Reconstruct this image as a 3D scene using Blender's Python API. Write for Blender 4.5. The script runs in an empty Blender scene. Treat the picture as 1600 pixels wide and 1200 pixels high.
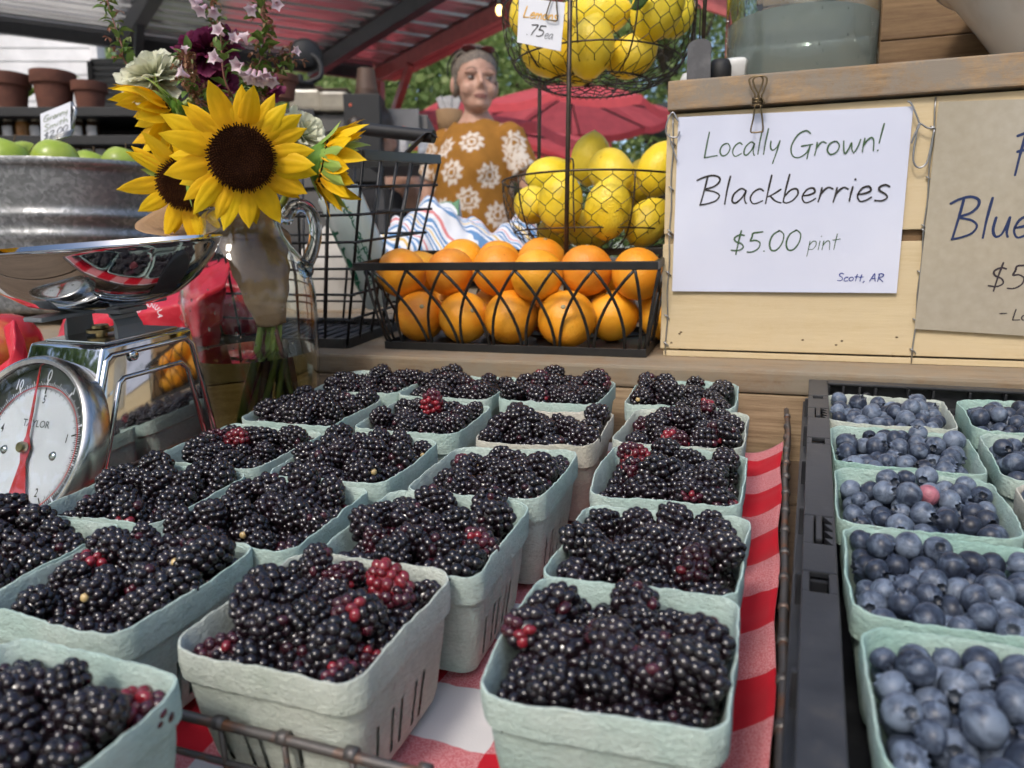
import bpy, bmesh, math, random
import numpy as np
from mathutils import Vector, Matrix, Quaternion, noise as mnoise

R = math.radians
PI = math.pi
random.seed(11)
rng = np.random.default_rng(11)
scene = bpy.context.scene
col = scene.collection

# ------------------------------------------------------------------ camera
# the camera sits at the origin; +X runs along the counter, +Y away from the customer
cam_data = bpy.data.cameras.new('camera')
cam = bpy.data.objects.new('camera', cam_data)
col.objects.link(cam)
cam.location = (0, 0, 0)
cam.rotation_euler = (R(90 - 8.0), 0, R(19.5))
cam_data.sensor_width = 36
cam_data.lens = 27.0
cam_data.clip_start = 0.02
cam_data.clip_end = 400
cam_data.dof.use_dof = True
cam_data.dof.focus_distance = 0.68
cam_data.dof.aperture_fstop = 8.2
scene.camera = cam

# ------------------------------------------------------------------ sky, sun, exposure
SUN_EL, SUN_AZ = 46.0, 188.0        # azimuth clockwise from +Y: the sun stands behind the customer
world = bpy.data.worlds.new('World')
scene.world = world
world.use_nodes = True
wn, wl = world.node_tree.nodes, world.node_tree.links
wn.clear()
w_out = wn.new('ShaderNodeOutputWorld')
w_bg = wn.new('ShaderNodeBackground')
w_sky = wn.new('ShaderNodeTexSky')
w_sky.sky_type = 'NISHITA'
w_sky.sun_disc = False
w_sky.sun_elevation = R(SUN_EL)
w_sky.sun_rotation = R(SUN_AZ)
w_sky.dust_density = 2.5
w_sky.air_density = 1.0
w_sky.ozone_density = 1.0
w_bg.inputs['Strength'].default_value = 0.15
wl.new(w_sky.outputs[0], w_bg.inputs['Color'])
wl.new(w_bg.outputs[0], w_out.inputs['Surface'])

sun_data = bpy.data.lights.new('sun', 'SUN')
sun = bpy.data.objects.new('sun', sun_data)
col.objects.link(sun)
sun_data.energy = 1.05
sun_data.angle = R(10)
sun_data.color = (1.0, 0.95, 0.87)
_az, _el = R(SUN_AZ), R(SUN_EL)
_sd = Vector((math.sin(_az) * math.cos(_el), math.cos(_az) * math.cos(_el), math.sin(_el)))
sun.rotation_euler = (-_sd).to_track_quat('-Z', 'Y').to_euler()
sun.location = _sd * 20

vs = scene.view_settings
vs.view_transform = 'Standard'
vs.look = 'None'
vs.gamma = 1.0
vs.use_curve_mapping = False
vs.exposure = 0.62
scene.render.engine = 'CYCLES'
scene.cycles.use_denoising = True
scene.cycles.use_adaptive_sampling = True
scene.cycles.adaptive_threshold = 0.04
scene.cycles.max_bounces = 8
scene.cycles.diffuse_bounces = 2
scene.cycles.glossy_bounces = 3
scene.cycles.transmission_bounces = 8
scene.cycles.transparent_max_bounces = 8
scene.cycles.sample_clamp_indirect = 45.0
scene.cycles.blur_glossy = 0.3

# ------------------------------------------------------------------ mesh helpers
ORI = {}          # object -> world position of its local origin (translation only)


def tag(o, label=None, cat=None, group=None, kind=None):
    if label:
        o['label'] = label
    if cat:
        o['category'] = cat
    if group:
        o['group'] = group
    if kind:
        o['kind'] = kind
    return o


def empty(name, loc=(0, 0, 0), label=None, cat=None, group=None):
    o = bpy.data.objects.new(name, None)
    o.empty_display_size = 0.05
    col.objects.link(o)
    o.location = loc
    ORI[o.name] = Vector(loc)
    return tag(o, label, cat, group)


def rot_to(d):
    """rotation taking +Z to direction d"""
    return Vector(d).normalized().to_track_quat('Z', 'Y').to_matrix()


class MB:
    def __init__(s):
        s.v = []
        s.f = []
        s.c = None      # optional per-vertex colours
        s.mi = None     # optional material index per face

    def add(s, vs_, fs_):
        n = len(s.v)
        s.v.extend([tuple(map(float, q)) for q in vs_])
        s.f.extend([tuple(i + n for i in f) for f in fs_])
        return s

    def box(s, c, size, rot=None, taper=1.0):
        x, y, z = [q / 2 for q in size]
        P = [Vector((a * x * (taper if k > 0 else 1), b * y * (taper if k > 0 else 1), k * z)) for k in (-1, 1) for b in (-1, 1) for a in (-1, 1)]
        if rot is not None:
            P = [rot @ p for p in P]
        c = Vector(c)
        return s.add([p + c for p in P], [(0, 2, 3, 1), (4, 5, 7, 6), (0, 1, 5, 4), (2, 6, 7, 3), (0, 4, 6, 2), (1, 3, 7, 5)])

    def bbox(s, c, size, b=0.002, rot=None):
        """box with bevelled edges (chamfer)"""
        x, y, z = [q / 2 for q in size]
        b = min(b, x * .9, y * .9, z * .9)
        bm = bmesh.new()
        bmesh.ops.create_cube(bm, size=1)
        for v in bm.verts:
            v.co = Vector((v.co.x * 2 * x, v.co.y * 2 * y, v.co.z * 2 * z))
        bmesh.ops.bevel(bm, geom=bm.edges[:], offset=b, segments=2, affect='EDGES', profile=0.6)
        bm.verts.index_update()
        c = Vector(c)
        V = [(rot @ v.co if rot is not None else v.co) + c for v in bm.verts]
        F = [[v.index for v in f.verts] for f in bm.faces]
        bm.free()
        return s.add(V, F)

    def tube(s, pts, r, n=8, closed=False, caps=True):
        pts = [Vector(p) for p in pts]
        m = len(pts)
        rs = r if hasattr(r, '__len__') else [r] * m
        V, F = [], []
        prev = None
        for i, p in enumerate(pts):
            if closed:
                t = pts[(i + 1) % m] - pts[i - 1]
            else:
                t = pts[min(i + 1, m - 1)] - pts[max(i - 1, 0)]
            if t.length < 1e-9:
                t = Vector((0, 0, 1))
            t.normalize()
            if prev is None:
                a = Vector((0, 0, 1)) if abs(t.z) < .9 else Vector((1, 0, 0))
                u = t.cross(a).normalized()
            else:
                u = prev - t * prev.dot(t)
                if u.length < 1e-6:
                    u = t.orthogonal()
                u.normalize()
            prev = u
            w = t.cross(u)
            for k in range(n):
                a = 2 * PI * k / n
                V.append(p + (u * math.cos(a) + w * math.sin(a)) * rs[i])
        for i in range(m if closed else m - 1):
            j = (i + 1) % m
            for k in range(n):
                l = (k + 1) % n
                F.append((i * n + k, i * n + l, j * n + l, j * n + k))
        if caps and not closed:
            F.append(tuple(range(n - 1, -1, -1)))
            F.append(tuple((m - 1) * n + k for k in range(n)))
        return s.add(V, F)

    def lathe(s, prof, n=32, c=(0, 0, 0), sx=1.0, sy=1.0, rot=None):
        """profile [(r, z)...]; r==0 ends become poles"""
        c = Vector(c)
        V, F, rows = [], [], []
        for (r, z) in prof:
            if r < 1e-7:
                rows.append([len(V)])
                V.append(Vector((0, 0, z)))
            else:
                rows.append(list(range(len(V), len(V) + n)))
                for k in range(n):
                    a = 2 * PI * k / n
                    V.append(Vector((r * math.cos(a) * sx, r * math.sin(a) * sy, z)))
        for A, B in zip(rows, rows[1:]):
            if len(A) == 1 and len(B) == 1:
                continue
            for k in range(n):
                l = (k + 1) % n
                if len(A) == 1:
                    F.append((A[0], B[l], B[k]))
                elif len(B) == 1:
                    F.append((A[k], A[l], B[0]))
                else:
                    F.append((A[k], A[l], B[l], B[k]))
        if rot is not None:
            V = [rot @ v for v in V]
        return s.add([v + c for v in V], F)

    def ell(s, c, rad, n=20, m=12, rot=None):
        prof = [(math.sin(PI * i / m), -math.cos(PI * i / m)) for i in range(m + 1)]
        prof[0] = (0, -1)
        prof[-1] = (0, 1)
        t = MB().lathe(prof, n)
        V = [Vector((v[0] * rad[0], v[1] * rad[1], v[2] * rad[2])) for v in t.v]
        if rot is not None:
            V = [rot @ v for v in V]
        c = Vector(c)
        return s.add([v + c for v in V], t.f)

    def grid(s, fn, nu, nv, cu=False):
        V = [fn(i / nu, j / nv) for j in range(nv + 1) for i in range(nu + (0 if cu else 1))]
        w = nu + (0 if cu else 1)
        F = []
        for j in range(nv):
            for i in range(nu):
                i2 = (i + 1) % w if cu else i + 1
                F.append((j * w + i, j * w + i2, (j + 1) * w + i2, (j + 1) * w + i))
        return s.add(V, F)

    def xf(s, M):
        s.v = [tuple(M @ Vector(v)) for v in s.v]
        return s

    def mesh(s, name, off=(0, 0, 0), smooth=True):
        me = bpy.data.meshes.new(name)
        V = np.array(s.v, float).reshape(-1, 3) - np.array(off)
        me.from_pydata(V.tolist(), [], s.f)
        if smooth is True:
            me.polygons.foreach_set('use_smooth', [True] * len(me.polygons))
        if s.c is not None:
            a = me.color_attributes.new('tint', 'FLOAT_COLOR', 'POINT')
            a.data.foreach_set('color', np.array(s.c, dtype=np.float32).ravel())
        me.update()
        return me

    def build(s, name, mat, parent=None, smooth=True, sharp=None, local=False):
        off = Vector((0, 0, 0)) if (local or parent is None) else ORI.get(parent.name, Vector((0, 0, 0)))
        me = s.mesh(name, off, smooth)
        if sharp is not None:
            set_sharp(me, sharp)
        if mat:
            me.materials.append(mat)
        o = bpy.data.objects.new(name, me)
        col.objects.link(o)
        if parent is not None:
            o.parent = parent
            ORI[o.name] = off
        else:
            ORI[o.name] = Vector((0, 0, 0))
        return o


def set_sharp(me, deg):
    bm = bmesh.new()
    bm.from_mesh(me)
    lim = R(deg)
    for e in bm.edges:
        e.smooth = not (len(e.link_faces) == 2 and e.calc_face_angle(0) > lim)
    bm.to_mesh(me)
    bm.free()


def link(me, name, parent=None, mat=None):
    if mat and not me.materials:
        me.materials.append(mat)
    o = bpy.data.objects.new(name, me)
    col.objects.link(o)
    if parent is not None:
        o.parent = parent
        ORI[o.name] = ORI.get(parent.name, Vector((0, 0, 0)))
    return o


def kids(o):
    return [c for c in col.objects if c.parent == o]


def copy_tree(o, children):
    """copy a thing with its parts (list of direct parts)"""
    c = o.copy()
    col.objects.link(c)
    for ch in children:
        d = ch.copy()
        col.objects.link(d)
        d.parent = c
    return c


def spline(P, n=8, closed=False):
    """Catmull-Rom through the points"""
    P = [Vector(p) for p in P]
    out = []
    m = len(P)
    rngi = range(m) if closed else range(m - 1)
    for i in rngi:
        if closed:
            a, b, c_, d = P[i - 1], P[i], P[(i + 1) % m], P[(i + 2) % m]
        else:
            a, b, c_, d = P[max(i - 1, 0)], P[i], P[i + 1], P[min(i + 2, m - 1)]
        for k in range(n):
            t = k / n
            out.append(.5 * ((2 * b) + (c_ - a) * t + (2 * a - 5 * b + 4 * c_ - d) * t * t + (-a + 3 * b - 3 * c_ + d) * t ** 3))
    if not closed:
        out.append(P[-1])
    return out


def remeshed(mb, name, voxel, smooth=4, fac=.5):
    me = mb.mesh('tmp')
    o = bpy.data.objects.new('tmp', me)
    col.objects.link(o)
    m = o.modifiers.new('r', 'REMESH')
    m.mode = 'VOXEL'
    m.voxel_size = voxel
    m.use_smooth_shade = True
    if smooth:
        s_ = o.modifiers.new('s', 'SMOOTH')
        s_.iterations = smooth
        s_.factor = fac
    dg = bpy.context.evaluated_depsgraph_get()
    dg.update()
    out = bpy.data.meshes.new_from_object(o.evaluated_get(dg))
    out.name = name
    bpy.data.objects.remove(o)
    bpy.data.meshes.remove(me)
    out.polygons.foreach_set('use_smooth', [True] * len(out.polygons))
    return out


def displace(me, fn):
    n = len(me.vertices)
    co, no = np.zeros(n * 3), np.zeros(n * 3)
    me.vertices.foreach_get('co', co)
    me.vertex_normals.foreach_get('vector', no)
    co, no = co.reshape(-1, 3), no.reshape(-1, 3)
    d = np.array([fn(p) for p in co])
    co += no * d[:, None]
    me.vertices.foreach_set('co', co.ravel())
    me.update()


TEXTS = {}


def cache_texts(words):
    obs = []
    for w in words:
        cu = bpy.data.curves.new('t', 'FONT')
        cu.body = w
        cu.size = 1.0
        cu.align_x = 'CENTER'
        cu.align_y = 'CENTER'
        cu.offset = .012
        cu.resolution_u = 3
        o = bpy.data.objects.new('t', cu)
        col.objects.link(o)
        obs.append((w, o, cu))
    dg = bpy.context.evaluated_depsgraph_get()
    dg.update()
    for w, o, cu in obs:
        me = bpy.data.meshes.new_from_object(o.evaluated_get(dg))
        TEXTS[w] = ([v.co.copy() for v in me.vertices], [tuple(p.vertices) for p in me.polygons])
        bpy.data.meshes.remove(me)
    for w, o, cu in obs:
        bpy.data.objects.remove(o)
        bpy.data.curves.remove(cu)


def text_mesh(body, size, width=1.0, bold=0.0):
    V, F = TEXTS[body]
    return [Vector((v.x * width * size, v.y * size, 0)) for v in V], F


cache_texts([str(k) for k in range(11)] + ['TAYLOR', 'CAPACITY', '11 lb x 1 oz', '5 kg x 25 g'] + list('GRANULA'))


def nz(p, s=1.0, seed=0.0):
    return mnoise.noise(Vector((p[0] * s + seed, p[1] * s + seed * 1.7, p[2] * s - seed)))


# tray frame: the berry display slopes up towards the back
TAU = R(6.5)
HR = 0.2235                       # camera height above the plane of the carton rims
EX = Vector((1, 0, 0))
EY = Vector((0, math.cos(TAU), math.sin(TAU)))
EZ = Vector((0, -math.sin(TAU), math.cos(TAU)))
TM = Matrix((EX, EY, EZ)).transposed()      # 3x3: tray -> world


def T(x, y, dz=0.0):
    return EX * x + EY * y + EZ * (-HR + dz)


FLOOR = -0.078                    # tray floor below the rims
LEDGE = -0.105                    # top of the ledge, relative to the camera
GROUND = -0.86
# ------------------------------------------------------------------ materials
def nodes_of(name):
    m = bpy.data.materials.new(name)
    m.use_nodes = True
    nt = m.node_tree
    b = nt.nodes['Principled BSDF']
    return m, nt.nodes, nt.links, b


def setp(b, **k):
    names = dict(rough='Roughness', metal='Metallic', spec='Specular IOR Level', coat='Coat Weight', coatr='Coat Roughness',
                 trans='Transmission Weight', ior='IOR', sss='Subsurface Weight', sheen='Sheen Weight', alpha='Alpha',
                 em='Emission Strength')
    for a, v in k.items():
        b.inputs[names[a]].default_value = v


def ramp(N, stops):
    r = N.new('ShaderNodeValToRGB')
    e = r.color_ramp.elements
    while len(e) < len(stops):
        e.new(0.5)
    for q, (p, c) in zip(e, stops):
        q.position = p
        q.color = (*c, 1) if len(c) == 3 else c
    return r


def coords(N, L, scale=(1, 1, 1), kind='Object', rnd=False, rot=(0, 0, 0)):
    tc = N.new('ShaderNodeTexCoord')
    mp = N.new('ShaderNodeMapping')
    mp.inputs['Scale'].default_value = scale
    mp.inputs['Rotation'].default_value = rot
    L.new(tc.outputs[kind], mp.inputs['Vector'])
    if rnd:
        oi = N.new('ShaderNodeObjectInfo')
        mu = N.new('ShaderNodeMath')
        mu.operation = 'MULTIPLY'
        mu.inputs[1].default_value = 37.0
        L.new(oi.outputs['Random'], mu.inputs[0])
        L.new(mu.outputs[0], mp.inputs['Location'])
    return mp.outputs['Vector']


def noise(N, L, vec, scale=10, detail=4, rough=.55, dist=0):
    t = N.new('ShaderNodeTexNoise')
    t.inputs['Scale'].default_value = scale
    t.inputs['Detail'].default_value = detail
    t.inputs['Roughness'].default_value = rough
    t.inputs['Distortion'].default_value = dist
    L.new(vec, t.inputs['Vector'])
    return t.outputs['Fac']


def bump(N, L, b, h, strength=.3, dist=.002):
    n = N.new('ShaderNodeBump')
    n.inputs['Strength'].default_value = strength
    n.inputs['Distance'].default_value = dist
    L.new(h, n.inputs['Height'])
    L.new(n.outputs[0], b.inputs['Normal'])
    return n


def mixc(N, L, fac, a, b_, mode='MIX'):
    m = N.new('ShaderNodeMix')
    m.data_type = 'RGBA'
    m.blend_type = mode
    for sock, val in ((m.inputs[0], fac), (m.inputs[6], a), (m.inputs[7], b_)):
        if hasattr(val, 'node'):
            L.new(val, sock)
        elif isinstance(val, (int, float)):
            sock.default_value = val
        else:
            sock.default_value = (*val, 1)
    return m.outputs[2]


def math_(N, L, op, a, b_=None, c=None):
    m = N.new('ShaderNodeMath')
    m.operation = op
    for i, v in enumerate((a, b_, c)):
        if v is None:
            continue
        if hasattr(v, 'node'):
            L.new(v, m.inputs[i])
        else:
            m.inputs[i].default_value = v
    return m.outputs[0]


def simple(name, c1, c2=None, rough=.5, scale=20, bmp=0, bscale=120, bdist=.001, rnd=True, stretch=(1, 1, 1), lo=.35, hi=.65, rvar=0, **k):
    m, N, L, b = nodes_of(name)
    setp(b, rough=rough, **k)
    v = coords(N, L, stretch, rnd=rnd)
    if c2 is None:
        c2 = tuple(q * .78 for q in c1)
    f = noise(N, L, v, scale, 5)
    r = ramp(N, [(lo, c1), (hi, c2)])
    L.new(f, r.inputs[0])
    L.new(r.outputs[0], b.inputs['Base Color'])
    if rvar:
        q = math_(N, L, 'MULTIPLY_ADD', f, rvar, rough - rvar * .5)
        L.new(q, b.inputs['Roughness'])
    if bmp:
        f2 = noise(N, L, v, bscale, 3)
        bump(N, L, b, f2, bmp, bdist)
    return m


def wood(name, light, dark, axis=0, scale=26, rough=.65, knots=0.0, grey=None, stretch=14):
    m, N, L, b = nodes_of(name)
    st = [1.0, 1.0, 1.0]
    for i in range(3):
        if i != axis:
            st[i] = stretch
    v = coords(N, L, tuple(st), rnd=True)
    f = noise(N, L, v, scale * .22, 6, .6, .6)
    f2 = noise(N, L, v, scale * 1.1, 3, .6)
    f3 = noise(N, L, v, scale * 5.5, 3, .7)
    mx = math_(N, L, 'MULTIPLY_ADD', f2, .30, math_(N, L, 'MULTIPLY_ADD', f3, .20, math_(N, L, 'MULTIPLY', f, .62)))
    r = ramp(N, [(.36, dark), (.52, tuple((a + c) / 2 for a, c in zip(light, dark))), (.68, light)])
    L.new(mx, r.inputs[0])
    out = r.outputs[0]
    if grey:
        v2 = coords(N, L, (1, 1, 1), rnd=True)
        g = noise(N, L, v2, 17, 9, .78)
        rr = ramp(N, [(.42, (0, 0, 0)), (.6, (1, 1, 1))])
        L.new(g, rr.inputs[0])
        out = mixc(N, L, rr.outputs[0], out, grey)
    L.new(out, b.inputs['Base Color'])
    setp(b, rough=rough, spec=.3)
    bump(N, L, b, mx, .35, .0015)
    return m


M = {}
# pulp cartons
def pulp(name, c1, c2, c3):
    m, N, L, b = nodes_of(name)
    v = coords(N, L, (1, 1, 1), rnd=True)
    f = noise(N, L, v, 22, 6, .62)
    r = ramp(N, [(.3, c1), (.52, c2), (.75, c3)])
    L.new(f, r.inputs[0])
    fib = noise(N, L, coords(N, L, (1, 1, 4), rnd=True), 170, 4, .7, 1.2)
    rf = ramp(N, [(.35, (.84, .84, .84)), (.65, (1.08, 1.08, 1.08))])
    L.new(fib, rf.inputs[0])
    big = ramp(N, [(.40, (0, 0, 0)), (.68, (1, 1, 1))])
    L.new(noise(N, L, v, 9, 3, .6), big.inputs[0])
    bl2 = mixc(N, L, math_(N, L, 'MULTIPLY', big.outputs[0], .55), r.outputs[0], (.58, .62, .56))
    st = ramp(N, [(.715, (0, 0, 0)), (.75, (1, 1, 1))])
    L.new(noise(N, L, v, 42, 4, .6, .5), st.inputs[0])
    stained = mixc(N, L, math_(N, L, 'MULTIPLY', st.outputs[0], .6), mixc(N, L, 1.0, bl2, rf.outputs[0], 'MULTIPLY'), (.16, .07, .11))
    L.new(stained, b.inputs['Base Color'])
    setp(b, rough=.95, spec=.1)
    h = math_(N, L, 'ADD', fib, math_(N, L, 'MULTIPLY_ADD', noise(N, L, v, 95, 4, .65), 1.6, noise(N, L, v, 420, 2)))
    bump(N, L, b, h, .9, .0011)
    return m


M['pulp_green'] = pulp('pulp_green', (.38, .52, .47), (.46, .60, .54), (.55, .65, .59))
M['pulp_grey'] = pulp('pulp_grey', (.46, .52, .44), (.56, .60, .52), (.62, .64, .56))
M['pulp_beige'] = pulp('pulp_beige', (.50, .47, .38), (.60, .56, .47), (.66, .63, .55))
M['pulp_deep'] = pulp('pulp_deep', (.30, .48, .42), (.37, .55, .48), (.46, .60, .53))


def berry_mat(name):
    m, N, L, b = nodes_of(name)
    at = N.new('ShaderNodeAttribute')
    at.attribute_name = 'tint'
    oi = N.new('ShaderNodeObjectInfo')
    br = math_(N, L, 'MULTIPLY_ADD', oi.outputs['Random'], .9, .6)
    f = noise(N, L, coords(N, L, rnd=True), 260, 3)
    cm = N.new('ShaderNodeVectorMath')
    cm.operation = 'SCALE'
    L.new(at.outputs['Color'], cm.inputs[0])
    L.new(math_(N, L, 'MULTIPLY', br, math_(N, L, 'MULTIPLY_ADD', f, .8, .6)), cm.inputs['Scale'])
    L.new(cm.outputs[0], b.inputs['Base Color'])
    L.new(math_(N, L, 'MULTIPLY_ADD', f, .30, .06), b.inputs['Roughness'])
    setp(b, spec=.6, coat=.4, coatr=.06)
    bump(N, L, b, f, .35, .0008)
    return m


M['blackberry'] = berry_mat('blackberry')


def blueberry_mat():
    m, N, L, b = nodes_of('blueberry')
    oi = N.new('ShaderNodeObjectInfo')
    at = N.new('ShaderNodeAttribute')
    at.attribute_name = 'tint'
    v = coords(N, L, rnd=True)
    f = noise(N, L, v, 130, 6, .68, .8)
    rr = math_(N, L, 'MULTIPLY_ADD', oi.outputs['Random'], .34, math_(N, L, 'SUBTRACT', f, .18))
    r = ramp(N, [(.25, (.011, .014, .025)), (.45, (.040, .055, .090)), (.70, (.165, .21, .285))])
    L.new(rr, r.inputs[0])
    L.new(mixc(N, L, 1.0, r.outputs[0], at.outputs['Color'], 'MULTIPLY'), b.inputs['Base Color'])
    L.new(math_(N, L, 'MULTIPLY_ADD', f, .35, .26), b.inputs['Roughness'])
    setp(b, spec=.45)
    bump(N, L, b, f, .08, .0006)
    return m


M['blueberry'] = blueberry_mat()


def citrus(name, c1, c2, c3, bs=520, rough=.36, bmp=.45):
    m, N, L, b = nodes_of(name)
    v = coords(N, L, rnd=True)
    f = noise(N, L, v, 26, 3)
    r = ramp(N, [(.3, c1), (.5, c2), (.75, c3)])
    L.new(f, r.inputs[0])
    oi = N.new('ShaderNodeObjectInfo')
    hs = N.new('ShaderNodeHueSaturation')
    L.new(math_(N, L, 'MULTIPLY_ADD', oi.outputs['Random'], .022, .487), hs.inputs['Hue'])
    L.new(math_(N, L, 'MULTIPLY_ADD', oi.outputs['Random'], .25, .88), hs.inputs['Value'])
    blem = noise(N, L, v, 75, 4, .6)
    rb = ramp(N, [(.68, (1, 1, 1)), (.77, (.62, .48, .28))])
    L.new(blem, rb.inputs[0])
    L.new(mixc(N, L, 1.0, r.outputs[0], rb.outputs[0], 'MULTIPLY'), hs.inputs['Color'])
    L.new(hs.outputs[0], b.inputs['Base Color'])
    setp(b, rough=rough, spec=.45)
    vo = N.new('ShaderNodeTexVoronoi')
    vo.inputs['Scale'].default_value = bs
    L.new(v, vo.inputs['Vector'])
    h = math_(N, L, 'ADD', math_(N, L, 'MULTIPLY', noise(N, L, v, 60, 2), 1.5), vo.outputs['Distance'])
    bump(N, L, b, h, bmp, .0010)
    return m


M['orange'] = citrus('orange_peel', (.86, .295, .012), (.90, .37, .022), (.92, .45, .045))
M['lemon'] = citrus('lemon_peel', (.86, .62, .022), (.90, .68, .04), (.93, .74, .085), 420, .38)
M['apple_green'] = simple('apple_green', (.27, .38, .03), (.38, .46, .07), rough=.28, scale=30, spec=.5)
M['apple_red'] = simple('apple_red', (.42, .02, .02), (.62, .30, .06), rough=.25, scale=24, lo=.45, hi=.75, stretch=(1, 1, .25))
M['stem_brown'] = simple('stem_brown', (.10, .06, .03), rough=.8)
M['stem_pale'] = simple('stem_pale', (.42, .40, .24), (.25, .22, .12), rough=.8)
# metals
M['black_wire'] = simple('black_wire', (.012, .012, .013), (.02, .02, .02), rough=.38, scale=80, bmp=.1, spec=.5)
M['bronze_wire'] = simple('bronze_wire', (.055, .045, .036), (.10, .08, .06), rough=.38, metal=.7, scale=60)
M['steel_wire'] = simple('steel_wire', (.42, .43, .44), (.30, .30, .31), rough=.35, metal=1.0)
M['brass_wire'] = simple('brass_wire', (.22, .16, .09), (.12, .09, .05), rough=.35, metal=1.0)
M['tray_wire'] = simple('tray_wire', (.13, .12, .115), (.26, .11, .05), rough=.5, metal=.6, scale=45, lo=.50, hi=.70, bmp=.3, bscale=200)
M['steel_polished'] = simple('steel_polished', (.60, .61, .62), (.55, .56, .57), rough=.06, metal=1.0, scale=6, rvar=.04)
M['steel_brushed'] = simple('steel_brushed', (.52, .52, .51), (.45, .45, .44), rough=.24, metal=1.0, scale=200, stretch=(1, 1, .02))
M['steel_satin'] = simple('steel_satin', (.50, .51, .52), (.44, .45, .46), rough=.16, metal=1.0, scale=8, rvar=.06)
M['grey_plastic'] = simple('grey_plastic', (.19, .21, .23), (.17, .19, .21), rough=.38)
M['dark_grip'] = simple('dark_grip', (.035, .038, .042), rough=.55)
M['brass'] = simple('brass', (.45, .35, .18), (.32, .24, .12), rough=.3, metal=1.0)


def galvanized():
    m, N, L, b = nodes_of('galvanized')
    v = coords(N, L, (1, 1, 1))
    d = N.new('ShaderNodeVectorMath')
    d.operation = 'ADD'
    n = N.new('ShaderNodeTexNoise')
    n.inputs['Scale'].default_value = 30
    L.new(v, n.inputs['Vector'])
    sc = N.new('ShaderNodeVectorMath')
    sc.operation = 'SCALE'
    sc.inputs['Scale'].default_value = .03
    L.new(n.outputs['Color'], sc.inputs[0])
    L.new(v, d.inputs[0])
    L.new(sc.outputs[0], d.inputs[1])
    vo = N.new('ShaderNodeTexVoronoi')
    vo.inputs['Scale'].default_value = 150
    L.new(d.outputs[0], vo.inputs['Vector'])
    f = noise(N, L, v, 70, 5, .7)
    sep = N.new('ShaderNodeSeparateColor')
    L.new(vo.outputs['Color'], sep.inputs[0])
    mx = math_(N, L, 'MULTIPLY', sep.outputs[0], f)
    r = ramp(N, [(.08, (.19, .195, .20)), (.30, (.24, .245, .25)), (.55, (.36, .365, .37))])
    L.new(mx, r.inputs[0])
    L.new(r.outputs[0], b.inputs['Base Color'])
    L.new(math_(N, L, 'MULTIPLY_ADD', mx, -.3, .52), b.inputs['Roughness'])
    setp(b, metal=.85)
    return m


M['galvanized'] = galvanized()
M['roof_metal'] = simple('roof_metal', (.74, .73, .71), (.66, .65, .64), rough=.22, metal=.8, scale=3, stretch=(1, 1, 1))
M['beam_dark'] = simple('beam_dark', (.035, .035, .037), rough=.5)
M['beam_red'] = simple('beam_red', (.45, .10, .09), (.36, .08, .07), rough=.4)  # on eave trim, gutter and eave post: red umbrella light put into the colour
# wood
M['ledge_wood'] = wood('ledge_wood', (.34, .255, .165), (.175, .115, .068), 0, 24, .7, grey=(.27, .225, .165), stretch=16)
M['crate_wood'] = wood('crate_wood', (.64, .515, .32), (.52, .395, .22), 0, 22, .65, grey=(.60, .48, .30), stretch=14)
M['crate_edge'] = wood('crate_edge', (.68, .53, .32), (.50, .35, .17), 2, 30, .7, stretch=8)
M['shelf_wood'] = wood('shelf_wood', (.44, .29, .155), (.15, .095, .055), 0, 34, .75, grey=(.25, .21, .165), stretch=8)
M['slat_wood'] = wood('slat_wood', (.24, .15, .075), (.10, .055, .028), 0, 20, .7, stretch=14)
M['table_wood'] = wood('table_wood', (.20, .14, .09), (.11, .075, .05), 0, 20, .75, stretch=12)
# paper
M['paper_white'] = simple('paper_white', (.63, .655, .78), (.61, .635, .76), rough=.14, scale=7, bmp=.25, bscale=9, bdist=.004, spec=.5, coat=.5, coatr=.06)  # plain white paper; the blue of the sky light is put into its colour
M['paper_tag'] = simple('paper_tag', (.74, .75, .80), (.72, .73, .78), rough=.2, scale=7, bmp=.1, bscale=15, spec=.5)
M['paper_kraft'] = simple('paper_kraft', (.40, .35, .27), (.345, .30, .225), rough=.22, scale=90, lo=.3, hi=.75, bmp=.2, bscale=9, bdist=.004, spec=.5, coat=.4, coatr=.08)
M['kraft_wrap'] = simple('kraft_wrap', (.38, .235, .12), (.30, .18, .09), rough=.75, scale=14, bmp=.5, bscale=60, bdist=.004)
M['plastic_film'] = simple('plastic_film', (.9, .9, .9), rough=.08, trans=1.0, ior=1.3)
for nm, c in dict(ink_green=(.05, .11, .045), ink_black=(.018, .013, .012), ink_blue=(.035, .06, .30), ink_navy=(.010, .026, .105),
                  ink_plum=(.035, .022, .03), ink_orange=(.85, .48, .10), ink_grey=(.16, .17, .19), ink_red=(.62, .03, .035), ink_print_green=(.01, .17, .09),
                  ink_palegreen=(.40, .44, .36)).items():
    M[nm] = simple(nm, c, rough=.35, scale=300)


def plastic_dark():
    m, N, L, b = nodes_of('crate_plastic')
    v = coords(N, L)
    f = noise(N, L, v, 18, 6, .7)
    r = ramp(N, [(.4, (.016, .017, .02)), (.60, (.035, .036, .04)), (.76, (.075, .068, .06))])
    L.new(f, r.inputs[0])
    L.new(r.outputs[0], b.inputs['Base Color'])
    L.new(math_(N, L, 'MULTIPLY_ADD', f, .5, .22), b.inputs['Roughness'])
    setp(b, spec=.5)
    bump(N, L, b, noise(N, L, v, 260, 3), .12, .0006)
    return m


M['crate_plastic'] = plastic_dark()


def glass(name, tint=(1, 1, 1), rough=0.0, ior=1.46):
    m, N, L, b = nodes_of(name)
    b.inputs['Base Color'].default_value = (*tint, 1)
    setp(b, rough=rough, trans=1.0, ior=ior, spec=.5)
    v = coords(N, L)
    bump(N, L, b, noise(N, L, v, 22, 2), .12, .002)
    return m


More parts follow.
